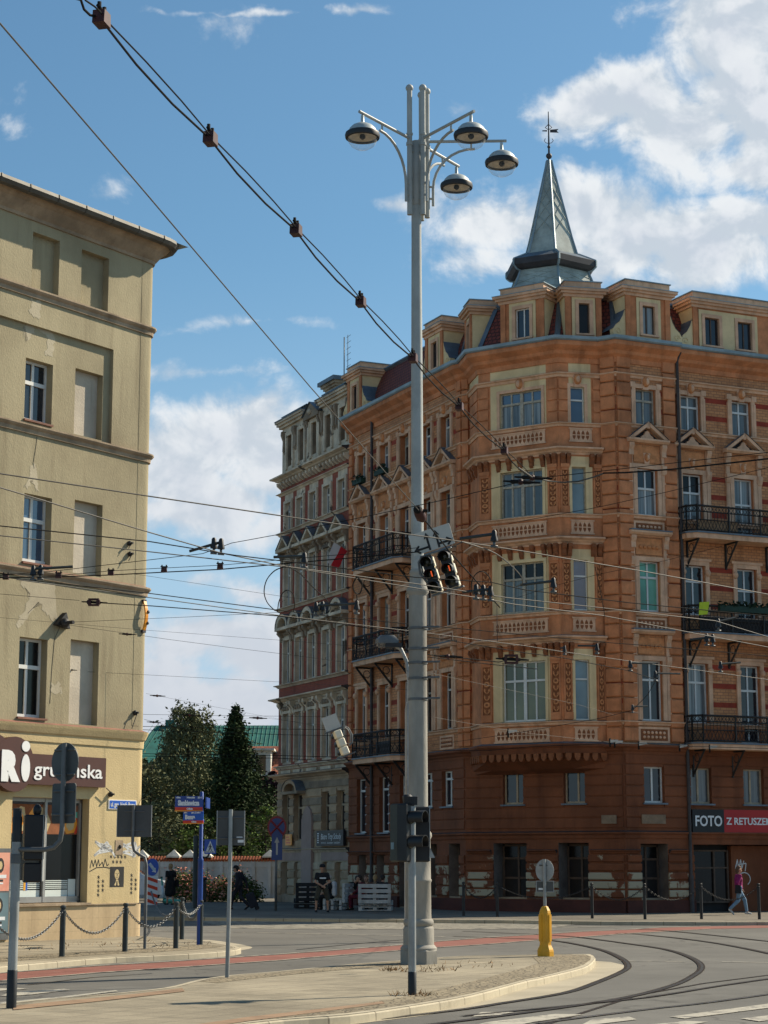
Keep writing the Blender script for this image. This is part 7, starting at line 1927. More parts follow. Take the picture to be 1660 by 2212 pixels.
loop('pale loop cable joining the clamp over the signal', [(975, 1205), (974, 1188), (985, 1178), (998, 1172)], .008, 'wire_copper')
# insulated hangers: a bell on the wire with a side arm
def hanger(u, v, lb, arm=(.5, 0), k=1.0, z=6.55, n=1, pale=False):
    k *= .72; arm = (arm[0] * 1.25, arm[1] * 1.25)
    c = hz(u, v, z); t = thing('wire_insulator', lb, 'insulator', c, 'insulated wire hangers')
    for i in range(n):
        q = c + Vector((.16 * i * k * (1 if arm[0] > 0 else -1), .05 * i, .02 * i))
        b = MB('signal_black'); b.lathe(q, [(.02, .20 * k), (.05 * k, .17 * k), (.055 * k, .08 * k), (.075 * k, .02 * k), (.08 * k, -.03 * k), (.03 * k, -.04 * k)], 10); b.build('bell', t)
        b = MB('galv' if pale else 'galv_dark'); b.tube([q + Vector((0, 0, -.03 * k)), q + Vector((0, 0, -.13 * k))], .03 * k, 6); b.tube([q + Vector((-.07 * k, 0, -.13 * k)), q + Vector((.07 * k, 0, -.14 * k))], .03 * k, 6); b.build('clip', t)
    b = MB('iron_green'); e = Vector((arm[0] * k, .1, arm[1] * k)); b.bar(c + Vector((0, 0, .12 * k)), c + e + Vector((0, 0, .12 * k)), .045 * k); b.build('arm', t)
for a in ((478, 1183, 'double black insulator hanging in the sky gap', (-.55, -.14), 1.0, 6.75, 2), (72, 1240, 'double black insulator in front of the beige house', (.72, .06), 1.0, 6.75, 2), (1068, 1166, 'pale insulator with a long arm before the third floor bay sill', (-.55, -.06), 1.0, 6.6, 1), (1196, 1266, 'insulator with long dark arm at the narrow bay window', (-.62, -.06), 1.0, 6.6, 1),
          (1060, 1284, 'cluster of black insulators before the second floor bay window', (-.5, -.04), 1.05, 6.5, 3), (683, 1318, 'pair of insulators before the arched pediments', (.5, .03), 1.0, 6.5, 2), (771, 1314, 'insulator under the coil at the left balcony', (-.7, -.02), 1.0, 6.5, 1), (1220, 1406, 'insulator at the first floor bay cornice', (-.1, 0), .8, 6.5, 1), (1290, 1403, 'insulator at the bay corner cornice', (-.5, .02), .9, 6.5, 1),
          (1362, 1440, 'insulator left of the first floor window beside the drainpipe', (.6, 0), 1.0, 6.5, 1), (1416, 1462, 'insulator over the first floor window beside the drainpipe', (.7, 0), 1.0, 6.45, 1), (1367, 1532, 'insulator low on the corner pilaster', (.55, .02), .9, 6.3, 1), (1540, 1385, 'double insulator below the middle right balcony', (-.5, -.05), 1.0, 6.5, 2), (1557, 1442, 'insulator between the first floor balcony windows', (.55, .05), 1.0, 6.5, 1), (1552, 1352, 'insulator before the middle right balcony rail', (.4, .1), 1.0, 6.6, 1), (658, 1213, 'insulator with dark bar before the flag', (-.55, .0), 1.0, 6.7, 1)): hanger(*a)
# turnbuckles and clips
def tbuckle(u, v, lb, z=6.4, k=1.0, d=(1, 0, -.05), box=False):
    k *= .6 if not box else .7
    c = hz(u, v, z); t = thing('turnbuckle', lb, 'turnbuckle', c, 'turnbuckles in the wires'); d = Vector(d).normalized(); b = MB('wire_dark')
    b.tube([c - d * .3 * k, c - d * .18 * k, c - d * .16 * k, c + d * .16 * k, c + d * .18 * k, c + d * .34 * k], [.015 * k, .02 * k, .035 * k, .035 * k, .022 * k, .015 * k], 6); b.build('rod', t); b = MB('clamp_red')
    if box:
        for s_ in (-1, 1): b.box(c.x - .13 * k, c.x + .13 * k, c.y - .05, c.y + .05, c.z + (.05 if s_ > 0 else -.09) * k, c.z + (.09 if s_ > 0 else -.05) * k); b.box(c.x + s_ * .11 * k - .03, c.x + s_ * .11 * k + .03, c.y - .05, c.y + .05, c.z - .05 * k, c.z + .05 * k)
    else: b.ball(c, .055 * k, 8)
    b.build('body', t)
tbuckle(203, 1301, 'square open turnbuckle before the beige wall', 6.4, 1.0, box=True); tbuckle(275, 1370, 'turnbuckle below the curved yellow sign', 6.8); tbuckle(150, 1447, 'turnbuckle between the lowest beige windows', 6.8); tbuckle(340, 1503, 'turnbuckle in the sky by the beige corner', 6.8, 1.2); tbuckle(410, 1545, 'turnbuckle over the willow crown', 6.8, 1.6); tbuckle(332, 1560, 'turnbuckle at the corner above the green roof', 6.8, 1.3)
tbuckle(1105, 1424, 'square turnbuckle at the top of the first floor bay window', 6.3, 1.6, box=True); tbuckle(968, 1418, 'turnbuckle just right of the lamp post', 6.3, 1.6); tbuckle(557, 1551, 'turnbuckle right of the conifer top', 6.8, 1.6); tbuckle(1150, 1032, 'turnbuckle at the end of the diagonal pair', 7.0, 1.3); tbuckle(1125, 1041, 'turnbuckle left of the diagonal pair end', 7.0, 1.3)
for u, v, lb in ((1330, 1603, 'pale wire clip at the belt cornice by the bay'), (1382, 1607, 'pale wire clip below the drainpipe ornament panel'), (1470, 1612, 'pale wire clip at the drainpipe'), (1535, 1614, 'pale wire clip below the lower right balcony'), (1100, 1580, 'pale wire clip on the first floor bay parapet'), (1320, 1601, 'pale wire clip at the bay corner')):
    c = hz(u, v, 6.2); b = MB('sign_panel'); b.hexa([c + Vector(q) for q in ((-.02, -.03, -.06), (.26, -.03, -.01), (.26, .03, -.01), (-.02, .03, -.06), (-.02, -.03, .05), (.26, -.03, .05), (.26, .03, .05), (-.02, .03, .05))]); b.m('wire_dark'); b.tube([c + Vector((-.03, 0, -.2)), c + Vector((-.03, 0, .1))], .035, 6); tag(b.build('wire_clip', None), lb, 'wire clip', 'pale wire clips')
# ================================================================== GARDEN WALL, TREES, FAR HOUSES
wl0, wl1 = gp(300, 1950, 0), gp(600, 1946.5, 0); wl0.y = 106; wl1.y = 104.5
wl0.x = (300 - CX) / CF * 106 - 3; wl1.x = gp(597, 1950, 0).x * 1.06
FW, LW = frame_between(wl0 + Vector((-4, 0, 0)), wl1 + Vector((1.0, 0, 0)))
GW = thing('garden_wall', 'white panelled garden wall with pyramid caps and red tile coping', 'wall', FW.P(LW / 2, 0, 0))
b = MB('white_wall'); FW.box(b, 0, LW, 0, 2.05, -.18, 0, back=True); FW.box(b, 0, LW, 0, .35, 0, .06); FW.box(b, 0, LW, 1.72, 2.05, 0, .06); b.build('panel', GW)
ppos = []; a = LW - .5
while a > 0: ppos.append(a); a -= .86
for i, a in enumerate(ppos):
    b = MB('white_wall'); FW.box(b, a - .09, a + .09, 0, 2.14, -.2, .10, back=True); b.build('pillar', GW)
    if i in (2, 3, 4, 8): continue
    b = MB('wall_cap'); q = [FW.P(a + s_ * .36, o, 2.30) for s_, o in ((-1, -.4), (1, -.4), (1, .25), (-1, .25))]; t_ = FW.P(a, -.08, 2.66)
    q2 = [p - Vector((0, 0, .07)) for p in q]
    for j in range(4): b.poly([q[j], q[(j + 1) % 4], t_][::-1]); b.poly([q2[j], q2[(j + 1) % 4], q[(j + 1) % 4], q[j]][::-1])
    b.build('pyramid_cap', GW)
b = MB('tile_coping'); n = int(LW / .16)
for i in range(n):
    a0 = i * .16; b.tube([FW.P(a0 + .08, .16, 2.08), FW.P(a0 + .08, -.08, 2.26)], .08, 6)
b.build('coping', GW)

def leaves(b, pts, size, m, flat_=.35, droop=0):
    b.m(m)
    for p in pts:
        q = Vector((random.gauss(0, 1), random.gauss(0, 1), random.gauss(0, flat_) - droop)).normalized(); r_ = q.cross(Vector((random.gauss(0, 1), random.gauss(0, 1), random.gauss(0, 1)))).normalized()
        s_ = size * random.uniform(.6, 1.35); b.poly([p - q * s_, p + r_ * s_ * .5, p + q * s_, p - r_ * s_ * .5])
def tree(lb, base, H_, crown, trunk_r, m, n, size, name='tree', droop=0, limbs=26, clump=.5, cl=26, m2=None):
    """crown(t, a): radius of the crown at height share t in direction a"""
    t = thing(name, lb, 'tree', base); X, Y = base.x, base.y
    b = MB('bark'); b.tube([Vector((X, Y, 0)), Vector((X + .1, Y, H_ * .3)), Vector((X - .05, Y, H_ * .65)), Vector((X, Y, H_ * .97))], [trunk_r, trunk_r * .8, trunk_r * .45, .03], 9)
    tips = []
    for i in range(limbs):
        t0 = random.uniform(.12, .92); a = random.uniform(0, 6.28); r_ = crown(t0, a) * .85; z = H_ * t0
        e = Vector((X + r_ * math.cos(a), Y + r_ * math.sin(a), z + (r_ * .35 if not droop else -.1 * r_))); s0 = Vector((X, Y, z - r_ * .25)); mid = s0.lerp(e, .55) + Vector((0, 0, .2 * r_))
        b.tube([s0, mid, e], [trunk_r * .32 * (1 - t0 * .7), trunk_r * .16, .015], 5)
    b.build('trunk', t)
    b = MB(m); k = n // cl
    for i in range(k):                       # leaf clumps spread through the crown, denser outside
        t0 = random.random() ** .8 * .97 + .02; a = random.uniform(0, 6.28); r_ = crown(t0, a) * math.sqrt(random.uniform(.12, 1.05)); c = Vector((X + r_ * math.cos(a), Y + r_ * math.sin(a), H_ * t0)); cs = min(clump * random.uniform(.5, 1.3), .16 + .28 * crown(t0, a)); cs *= .6 if t0 > .85 else 1
        pts = []
        for j in range(cl):
            p = c + Vector((random.gauss(0, cs), random.gauss(0, cs), random.gauss(0, cs * (1.5 if droop else .7)) - (abs(random.gauss(0, .5)) if droop else 0))); pts.append(p)
        leaves(b, pts, size, m if not m2 or random.random() < .6 else m2, .4, droop)
    b.build('crown', t); return t
def lump(seed, k=3):
    rr = random.Random(seed); ph = [(rr.uniform(0, 6.28), rr.uniform(0, 6.28), rr.randint(2, 6), rr.uniform(3, 9)) for _ in range(k)]
    return lambda t, a: 1 + sum(.15 * math.sin(f * a + p0) * math.cos(g * t + p1) for p0, p1, f, g in ph)
def tpos(u, Y): return Vector(((u - CX) / CF * Y * .985, Y, 0))
l1, l2, l3, l4 = lump(1), lump(2), lump(3), lump(4)
tree('drooping grey green tree rising beside the beige house', tpos(405, 117), 11.3, lambda t, a: max(.2, 2.45 * math.sqrt(max(.03, 1 - ((t - .36) / .66) ** 2))) * l1(t, a) * (1 + .30 * math.sin(9 * t + 3 * a)), .28, 'leaf_willow', 24000, .105, 'willow_tree', .9, 34, .34, 60)
tree('tall dark pointed conifer right of the street name post', tpos(506, 112), 10.9, lambda t, a: max(.10, 1.25 * (2.1 if t < .48 else 2.1 - (t - .48) * 5.2 if t < .74 else .75 * (1.02 - t) / .28) * (.80 + .32 * math.sin(t * 27 + 2 * math.sin(a)))) * (1 + .14 * math.sin(5 * a + 9 * t)), .26, 'leaf_conifer', 30000, .105, 'conifer', .25, 60, .24, 44)
tree('purple leaved tree between the conifer and the grey building', tpos(588, 119), 7.4, lambda t, a: max(.1, 1.7 * math.sin(math.pi * min(1, .18 + t * .84)) ** .7) * l2(t, a), .16, 'leaf_plum', 5000, .11, 'plum_tree', 0, 20, .3)
tree('purple leaved tree behind the drooping tree', tpos(350, 122), 8.6, lambda t, a: max(.1, 2.0 * math.sin(math.pi * min(1, .2 + t * .82)) ** .7) * l3(t, a), .16, 'leaf_plum', 4500, .12, 'plum_tree', 0, 20, .32, m2='leaf_willow')
tree('bushy grey green tree touching the beige corner', tpos(325, 113), 7.6, lambda t, a: max(.1, 2.0 * math.sin(math.pi * min(1, .2 + t * .8)) ** .7) * l4(t, a), .16, 'leaf_willow', 5500, .11, 'bushy_tree', .4, 18, .32)
tree('low bright green shrub behind the wall left of the conifer', tpos(425, 109), 4.5, lambda t, a: max(.1, 2.0 * math.sin(math.pi * min(1, .25 + t * .75)) ** .6) * l3(t, a), .08, 'leaf_bright', 5200, .10, 'shrub', 0, 14, .28, m2='leaf_willow')
tree('bright green shrub behind the wall by the no stopping sign', tpos(575, 109), 5.0, lambda t, a: max(.1, 1.5 * math.sin(math.pi * min(1, .25 + t * .75)) ** .6) * l2(t, a), .08, 'leaf_bright', 4200, .10, 'shrub', 0, 14, .26, m2='leaf_willow')
tree('dark shrub behind the wall at the beige corner', tpos(345, 109), 5.2, lambda t, a: max(.1, 2.0 * math.sin(math.pi * min(1, .25 + t * .75)) ** .6) * l1(t, a), .08, 'leaf_willow', 5000, .10, 'shrub', 0, 14, .28)
for u, Y, h in ((300, 128, 8.6), (352, 126, 8.4), (400, 130, 8.6), (452, 127, 8.2), (500, 131, 8.6), (545, 127, 7.8), (600, 130, 7.4)):
    tree('dark green background tree seen between the nearer crowns', tpos(u, Y), h, lambda t, a: max(.1, 2.6 * math.sin(math.pi * min(1, .2 + t * .8)) ** .6) * l2(t, a), .16, 'leaf_conifer', 5200, .17, 'bushy_tree', 0, 12, .4, m2='leaf_willow')['group'] = 'background trees behind the wall'
# far long building with the green roof
Yg = 165
GRB = thing('green_roofed_building', 'long distant building with a green metal roof beyond the trees', 'building', (tpos(450, Yg)))
xa, xb = tpos(322, Yg).x, tpos(640, Yg).x; zr = at(450, 1567, Yg).z; ze = at(450, 1650, Yg - 6).z
b = MB('house_wall'); b.box(xa - .5, xb, Yg - 6, Yg + 6, 0, ze); b.build('wall', GRB)
b = MB('green_roof'); b.poly([(xa - 1.6, Yg - 6.5, ze - .2), (xb, Yg - 6.5, ze - .2), (xb, Yg, zr), (xa + .4, Yg, zr)]); b.poly([(xb, Yg + 6.5, ze - .2), (xa - 1.6, Yg + 6.5, ze - .2), (xa + .4, Yg, zr), (xb, Yg, zr)]); b.poly([(xa - 1.6, Yg + 6.5, ze - .2), (xa - 1.6, Yg - 6.5, ze - .2), (xa + .4, Yg, zr)])
for i in range(34): x = xa + i * .36; b.bar((x - 1.2 * (1 if i < 3 else 0), Yg - 6.5, ze - .16), (x + .1, Yg - .05, zr + .02), .028)
b.build('roof', GRB)
b = MB('green_roof'); b.box(xa + 1.2, xa + 2.0, Yg - .3, Yg + .3, zr - .1, zr + .45); b.build('vent', GRB)
HO = thing('tiled_house', 'low house with orange tiled roof and pale dormer behind the trees', 'house', tpos(590, 140))
Yh = 140; x0, x1 = tpos(520, Yh).x, tpos(640, Yh).x; zt = at(580, 1612, Yh).z; zb = at(580, 1690, Yh - 4).z
b = MB('house_wall'); b.box(x0, x1, Yh - 4, Yh + 4, 0, zb); b.build('wall', HO)
b = MB('roof_orange'); b.poly([(x0 - .3, Yh - 4.4, zb - .2), (x1, Yh - 4.4, zb - .2), (x1, Yh, zt), (x0 - .3, Yh, zt)]); b.poly([(x1, Yh + 4.4, zb - .2), (x0 - .3, Yh + 4.4, zb - .2), (x0 - .3, Yh, zt), (x1, Yh, zt)]); b.poly([(x0, Yh - 4, zb - .1), (x0, Yh, zt), (x0, Yh + 4, zb - .1)]); b.build('roof', HO)
xd = tpos(568, Yh).x; dz = at(568, 1622, Yh - 3).z
b = MB('wall_cap'); b.box(xd - .7, xd + .7, Yh - 3.4, Yh - .3, zb, dz); b.m('wall_cap'); b.box(xd - .95, xd + .95, Yh - 3.7, Yh - .3, dz, dz + .14); b.m('glass_dark'); b.box(xd - .35, xd + .35, Yh - 3.43, Yh - 3.4, zb + .6, dz - .3); b.build('dormer', HO)
b = MB('brick_red'); b.box(xd + 2.0, xd + 2.9, Yh - 1, Yh, zb, zt + .6); b.build('chimney', HO)
# rose bed
hb_ = MB('leaf_hedge'); rs = random.Random(5); ca, cb = gp(378, 1946, KZ), gp(556, 1949, KZ); nn = 0
for i in range(430):
    f = rs.random(); c = ca.lerp(cb, f); h = 1.05 + .3 * math.sin(f * 9) + .25 * math.sin(f * 23 + 1); h *= (1 if f < .82 else .72)
    c = c + Vector((0, rs.uniform(-1.1, 1.1), rs.uniform(.12, h)))
    leaves(hb_, [c + Vector((rs.gauss(0, .2), rs.gauss(0, .2), rs.gauss(0, .14))) for j in range(18)], .075, 'leaf_hedge')
    if f < .86 and rs.random() < .95:
        leaves(hb_, [c + Vector((rs.gauss(0, .22), rs.uniform(-.35, 0), rs.gauss(.08, .16))) for j in range(5)], .07, 'rose_pink')
tag(hb_.build('rose_bed', None), 'bed of pink flowering rose bushes in front of the white wall', 'flower bed', kind='stuff')
p = gp(440, 1951, KZ)
BN = thing('waste_bin', 'dark grey litter bin among the roses behind the blue post', 'bin', p); b = MB('bin_grey'); b.bbox(p.x - .28, p.x + .28, p.y - 2.2, p.y - 1.7, KZ + .1, 1.18, .05); b.build('body', BN); b = MB('iron_black'); b.bbox(p.x - .31, p.x + .31, p.y - 2.24, p.y - 1.66, 1.18, 1.32, .04); b.build('lid', BN)

# ================================================================== CAR AND SCOOTER AT THE BEIGE CORNER
c0 = gp(350, 1953, 0); cY = 99.5; cx_ = tpos(368, cY).x
CAR = thing('parked_car', 'white parked car half hidden by the beige house, nose to the right', 'car', (cx_ - 2.1, cY, KZ))
prof = [(-4.2, .35), (-4.25, .8), (-4.1, 1.0), (-3.7, 1.06), (-3.1, 1.50), (-2.6, 1.58), (-1.7, 1.55), (-1.0, 1.10), (-.25, .95), (-.02, .75), (0, .4), (-.1, .28), (-4.1, .28)]
b = MB('car_white'); rings = []
for yy, k in ((-.86, .0), (-.84, .4), (-.70, 1.0), (.70, 1.0), (.84, .4), (.86, .0)):
    rings.append([Vector((cx_ + x, cY + yy * (.82 if z > 1.1 else 1), KZ + z - (0 if z > .5 else 0))) for x, z in prof])
b.loft(rings, False, True, True); b.build('body', CAR)
b = MB('glass_dark')
for s_ in (-1, 1): b.prism([Vector((cx_ + x, cY + s_ * (.80 if z < 1.2 else .745), KZ + z)) for x, z in ((-3.5, 1.1), (-3.05, 1.46), (-1.8, 1.47), (-1.15, 1.12))][::s_], (0, s_ * .03, 0))
b.poly([Vector((cx_ - .98, cY - .62, KZ + 1.13)), Vector((cx_ - .98, cY + .62, KZ + 1.13)), Vector((cx_ - 1.62, cY + .58, KZ + 1.53)), Vector((cx_ - 1.62, cY - .58, KZ + 1.53))]); b.build('window', CAR)
for x in (-3.35, -.85):
    for s_ in (-1, 1):
        b = MB('rubber'); b.xf = Matrix.Translation((cx_ + x, cY + s_ * .80, KZ + .31)) @ Matrix.Rotation(R(90), 4, 'X'); b.lathe((0, 0, -.1), [(.2, 0), (.3, .0), (.31, .05), (.31, .15), (.3, .2), (.2, .2)], 18); b.m('galv'); b.lathe((0, 0, -.09), [(.2, 0), (.19, .18)], 14); b.build('wheel', CAR)
for s_ in (-1, 1): b = MB('glass_clear'); b.box(cx_ - .12, cx_ - .01, cY + s_ * .6 - .16, cY + s_ * .6 + .16, KZ + .62, KZ + .8); b.build('headlight', CAR)
p = gp(358, 1953, KZ)
SC = thing('kick_scooter', 'teal and white kick scooter standing beside the woman in black', 'scooter', p)
b = MB('teal'); b.bar((p.x - .1, p.y, .26), (p.x + .75, p.y + .1, .24), .14); b.tube([(p.x - .08, p.y, .3), (p.x - .2, p.y, 1.3)], .04, 8); b.build('frame', SC); b = MB('letter_white'); b.tube([(p.x - .1, p.y, .4), (p.x - .16, p.y, .95)], .06, 8); b.build('sleeve', SC); b = MB('rubber'); b.tube([(p.x - .2, p.y - .28, 1.32), (p.x - .2, p.y + .28, 1.32)], .03, 6); b.build('handlebar', SC)
for x in (-.02, .82):
    b = MB('rubber'); b.xf = Matrix.Translation((p.x + x, p.y + .05, KZ + .13)) @ Matrix.Rotation(R(90), 4, 'X'); b.lathe((0, 0, -.03), [(.06, 0), (.12, 0), (.13, .03), (.12, .06), (.06, .06)], 12); b.build('wheel', SC)

# ================================================================== PALLET SEATS BY THE GREY BUILDING
def pallet_bench(c, w_, m, lb, az=0, name='pallet_bench', backrest=True):
    t = thing(name, lb, 'bench', c, None, R(az)); M_ = Matrix.Translation(c) @ Matrix.Rotation(R(az), 4, 'Z')
    def pal(b, y0, z0, upright):
        if upright:
            for i in range(4): b.box(-w_ / 2, w_ / 2, y0, y0 + .03, z0 + i * .2, z0 + i * .2 + .14)
            for x in (-w_ / 2 + .06, 0, w_ / 2 - .06): b.box(x - .06, x + .06, y0 + .03, y0 + .11, z0, z0 + .74)
        else:
            for k in range(2):
                zz = z0 + k * .20
                for yy in (y0, y0 + .35, y0 + .7): b.box(-w_ / 2, w_ / 2, yy, yy + .1, zz + .12, zz + .16); b.box(-w_ / 2, w_ / 2, yy, yy + .1, zz, zz + .03)
                for x in (-w_ / 2 + .07, 0, w_ / 2 - .07):
                    for yy in (y0, y0 + .35, y0 + .7): b.box(x - .07, x + .07, yy, yy + .1, zz + .03, zz + .12)
            for i in range(6): b.box(-w_ / 2, w_ / 2, y0 + i * .137, y0 + i * .137 + .10, z0 + .36, z0 + .39)
    b = MB(m); b.xf = M_; pal(b, 0, .02, False); b.build('seat', t)
    if backrest: b = MB(m); b.xf = M_; pal(b, -.14, .30, True); b.build('backrest', t)
    return t
pb = gp(810, 1968.5, KZ); pallet_bench(pb, 1.27, 'wood_white', 'white pallet bench seen from behind, nearest the lamp post', -6)
p2 = gp(742, 1966.5, KZ) ; pallet_bench(p2 + Vector((.1, .3, 0)), .9, 'wood_white', 'narrower white pallet bench behind the seated man', 68)
p3 = gp(664, 1963.5, KZ); pallet_bench(p3 + Vector((0, .5, 0)), 1.0, 'wood_black', 'black pallet bench against the grey building', 8)
pt = gp(764, 1964, KZ)
PT = thing('pallet_table', 'white pallet table between the two white benches', 'table', pt + Vector((0, .8, 0))); b = MB('wood_white'); b.xf = Matrix.Translation(pt + Vector((0, .8, 0)))
for i in range(5): b.box(-.42 + i * .175, -.28 + i * .175, -.5, .5, .62, .66)
b.build('top', PT)
for x in (-.34, .34): b = MB('wood_white'); b.xf = Matrix.Translation(pt + Vector((0, .8, 0))); b.box(x - .06, x + .06, -.42, .42, 0, .62); b.build('leg', PT)

# ================================================================== PEOPLE
mat('skin', (.42, .23, .15), .6, .08, 5); mat('skin_dark', (.28, .15, .095), .6, .08, 5)
mat('hair_dark', (.02, .014, .011), .7, .3, 20); mat('hair_grey', (.38, .35, .31), .7, .2, 20); mat('hair_brown', (.10, .05, .028), .7, .3, 20); mat('hair_blond', (.34, .22, .10), .7, .2, 20)
for nm, c in (('cloth_black', (.013, .013, .015)), ('cloth_khaki', (.055, .05, .036)), ('cloth_magenta', (.25, .012, .10)), ('cloth_jeans', (.16, .25, .34)), ('cloth_navy', (.016, .018, .026)), ('cloth_maroon', (.11, .010, .022)), ('cloth_white', (.55, .55, .55)), ('shoe_white', (.5, .48, .44)), ('shoe_black', (.015, .014, .014)), ('cloth_brown', (.10, .04, .025)), ('cloth_beige', (.26, .17, .09))): mat(nm, c, .9, .15, 6, .2, 60)
def blob(caps, vox, m, name, parent):
    """one continuous skin grown round a set of tapered limbs"""
    b = MB(m)
    for a, c, r0, r1 in caps:
        a, c = Vector(a), Vector(c); d = c - a
        if d.length < 1e-4: c = a + Vector((0, 0, .001)); d = c - a
        d.normalize(); pts, rs = [], []
        for k in range(4): t = math.pi / 2 * k / 4; pts.append(a - d * r0 * math.cos(t)); rs.append(max(.002, r0 * math.sin(t)))
        for k in range(3): pts.append(a.lerp(c, k / 2)); rs.append(r0 + (r1 - r0) * k / 2)
        for k in range(1, 5): t = math.pi / 2 * k / 4; pts.append(c + d * r1 * math.sin(t)); rs.append(max(.002, r1 * math.cos(t)))
        b.tube(pts, rs, 10)
    o = b.build(name, None); md = o.modifiers.new('r', 'REMESH'); md.mode = 'VOXEL'; md.voxel_size = vox; md.use_smooth_shade = True
    s_ = o.modifiers.new('s', 'SMOOTH'); s_.iterations = 3; s_.factor = .5
    dg = bpy.context.evaluated_depsgraph_get(); me = bpy.data.meshes.new_from_object(o.evaluated_get(dg)); old = o.data; o.modifiers.clear(); o.data = me; bpy.data.meshes.remove(old)
    if not me.materials: me.materials.append(MATS[m])
    child(o, parent); return o
def person(lb, base, face, J, top, bottom, shoes, skin='skin', hair='hair_dark', hairlen=.0, k=1.0, sleeves='short', legs='long', cap=None, extras=None, grp=None):
    """J: joints in body space (x right of the person, y forward, z up); face: heading in degrees from +Y towards +X"""
    o = thing('person', lb, 'person', base, grp)
    a = R(face); fx, rt = Vector((math.sin(a), math.cos(a), 0)), Vector((math.cos(a), -math.sin(a), 0))
    T_ = lambda p: Vector(base) + (rt * p[0] + fx * p[1] + Vector((0, 0, p[2]))) * k
    j = {n: T_(p) for n, p in J.items()}
    up = Vector((0, 0, 1)); q = lambda *ps: ps
    hd = j['head']; hf = j.get('look', hd + fx) - hd; hf.z = 0; hf.normalize(); hr = Vector((hf.y, -hf.x, 0))
    C = []
    C += [(j['pelvis'], j['chest'], .125 * k, .135 * k), (j['chest'] + rt * -.09 * k, j['chest'] + rt * .09 * k, .115 * k, .115 * k), (j['pelvis'] + rt * -.06 * k, j['pelvis'] + rt * .06 * k, .12 * k, .12 * k), (j['neck'], hd - up * .06 * k, .056 * k, .055 * k), (j['chest'], j['neck'], .10 * k, .06 * k),
          (hd + up * .02 * k, hd + up * .045 * k - hf * .01, .095 * k, .092 * k), (hd - up * .07 * k + hf * .03 * k, hd + hf * .02 * k, .062 * k, .08 * k), (hd + hf * .10 * k - up * .03 * k, hd + hf * .095 * k + up * .01 * k, .018 * k, .012 * k), (hd + hr * .085 * k - up * .01, hd + hr * .095 * k + up * .01, .02 * k, .02 * k), (hd - hr * .085 * k - up * .01, hd - hr * .095 * k + up * .01, .02 * k, .02 * k)]
    for s_ in 'LR':
        C += [(j['sh' + s_], j['el' + s_], .052 * k, .042 * k), (j['el' + s_], j['wr' + s_], .042 * k, .030 * k), (j['hip' + s_], j['kn' + s_], .085 * k, .058 * k), (j['kn' + s_], j['an' + s_], .058 * k, .038 * k), (j['an' + s_], j['an' + s_] + fx * .04 * k - up * .04 * k, .04 * k, .035 * k), (j['chest'] + up * .06 * k, j['sh' + s_], .075 * k, .058 * k)]
        w_, d = j['wr' + s_], (j['wr' + s_] - j['el' + s_]).normalized(); side = d.cross(fx); side = side.normalized() if side.length > .1 else rt
        pm = w_ + d * .075 * k; C.append((w_ + d * .02 * k, pm, .028 * k, .033 * k))
        for f in range(4):                   # fingers, slightly curled and of unequal length
            b0 = pm + side * (.024 * (f - 1.5)) * k + d * .02 * k; l_ = (.052, .060, .056, .044)[f] * k; kn = b0 + d * l_ * .6 + fx * .008 * k; C += [(b0, kn, .0095 * k, .009 * k), (kn, kn + d * l_ * .5 + fx * .022 * k, .009 * k, .008 * k)]
        th_ = w_ + d * .03 * k - side * .03 * k; C.append((th_, th_ + d * .05 * k - side * .022 * k + fx * .015 * k, .011 * k, .0095 * k))
    blob(C, .0145 * k, skin, 'body', o)
    S = [(j['pelvis'] + up * .02, j['chest'], .145 * k, .15 * k), (j['chest'] - rt * .09 * k, j['chest'] + rt * .09 * k, .13 * k, .13 * k), (j['pelvis'] - rt * .05 * k, j['pelvis'] + rt * .05 * k, .14 * k, .14 * k), (j['chest'] + up * .05 * k, j['chest'] + up * .12 * k, .11 * k, .09 * k)]
    for s_ in 'LR':
        S.append((j['chest'] + up * .06 * k, j['sh' + s_], .09 * k, .075 * k)); e = j['el' + s_]
        if sleeves == 'long': S += [(j['sh' + s_], e, .07 * k, .058 * k), (e, e.lerp(j['wr' + s_], .9), .056 * k, .045 * k)]
        elif sleeves == 'mid': S += [(j['sh' + s_], e, .07 * k, .06 * k), (e, e.lerp(j['wr' + s_], .35), .056 * k, .05 * k)]
        else: S.append((j['sh' + s_], j['sh' + s_].lerp(e, .62), .072 * k, .064 * k))
    if legs == 'dress':
        mid = (j['knL'] + j['knR']) / 2
        S += [(j['pelvis'], mid + up * .02, .17 * k, .19 * k), (j['hipL'], j['knL'] + up * .0, .15 * k, .15 * k), (j['hipR'], j['knR'], .15 * k, .15 * k)]
    blob(S, .016 * k, top, 'shirt' if legs != 'dress' else 'dress', o)
    if legs != 'dress':
        B = [(j['pelvis'] - rt * .06 * k, j['pelvis'] + rt * .06 * k, .132 * k, .132 * k)]
        for s_ in 'LR':
            if legs == 'long': B += [(j['hip' + s_], j['kn' + s_], .10 * k, .075 * k), (j['kn' + s_], j['an' + s_] + up * .03, .072 * k, .058 * k)]
            else: B += [(j['hip' + s_], j['hip' + s_].lerp(j['kn' + s_], .98), .11 * k, .095 * k)]
        blob(B, .016 * k, bottom, 'trousers' if legs == 'long' else 'shorts', o)
    for s_ in 'LR':
        f0 = j['an' + s_] - up * .05 * k; fd_ = j.get('toe' + s_); fd_ = (fd_ - j['an' + s_]).normalized() if fd_ else fx
        blob([(f0 - fd_ * .05 * k, f0 + fd_ * .09 * k, .042 * k, .04 * k), (f0 + fd_ * .09 * k, f0 + fd_ * .17 * k - up * .012 * k, .042 * k, .030 * k)], .014 * k, shoes, 'shoe', o)
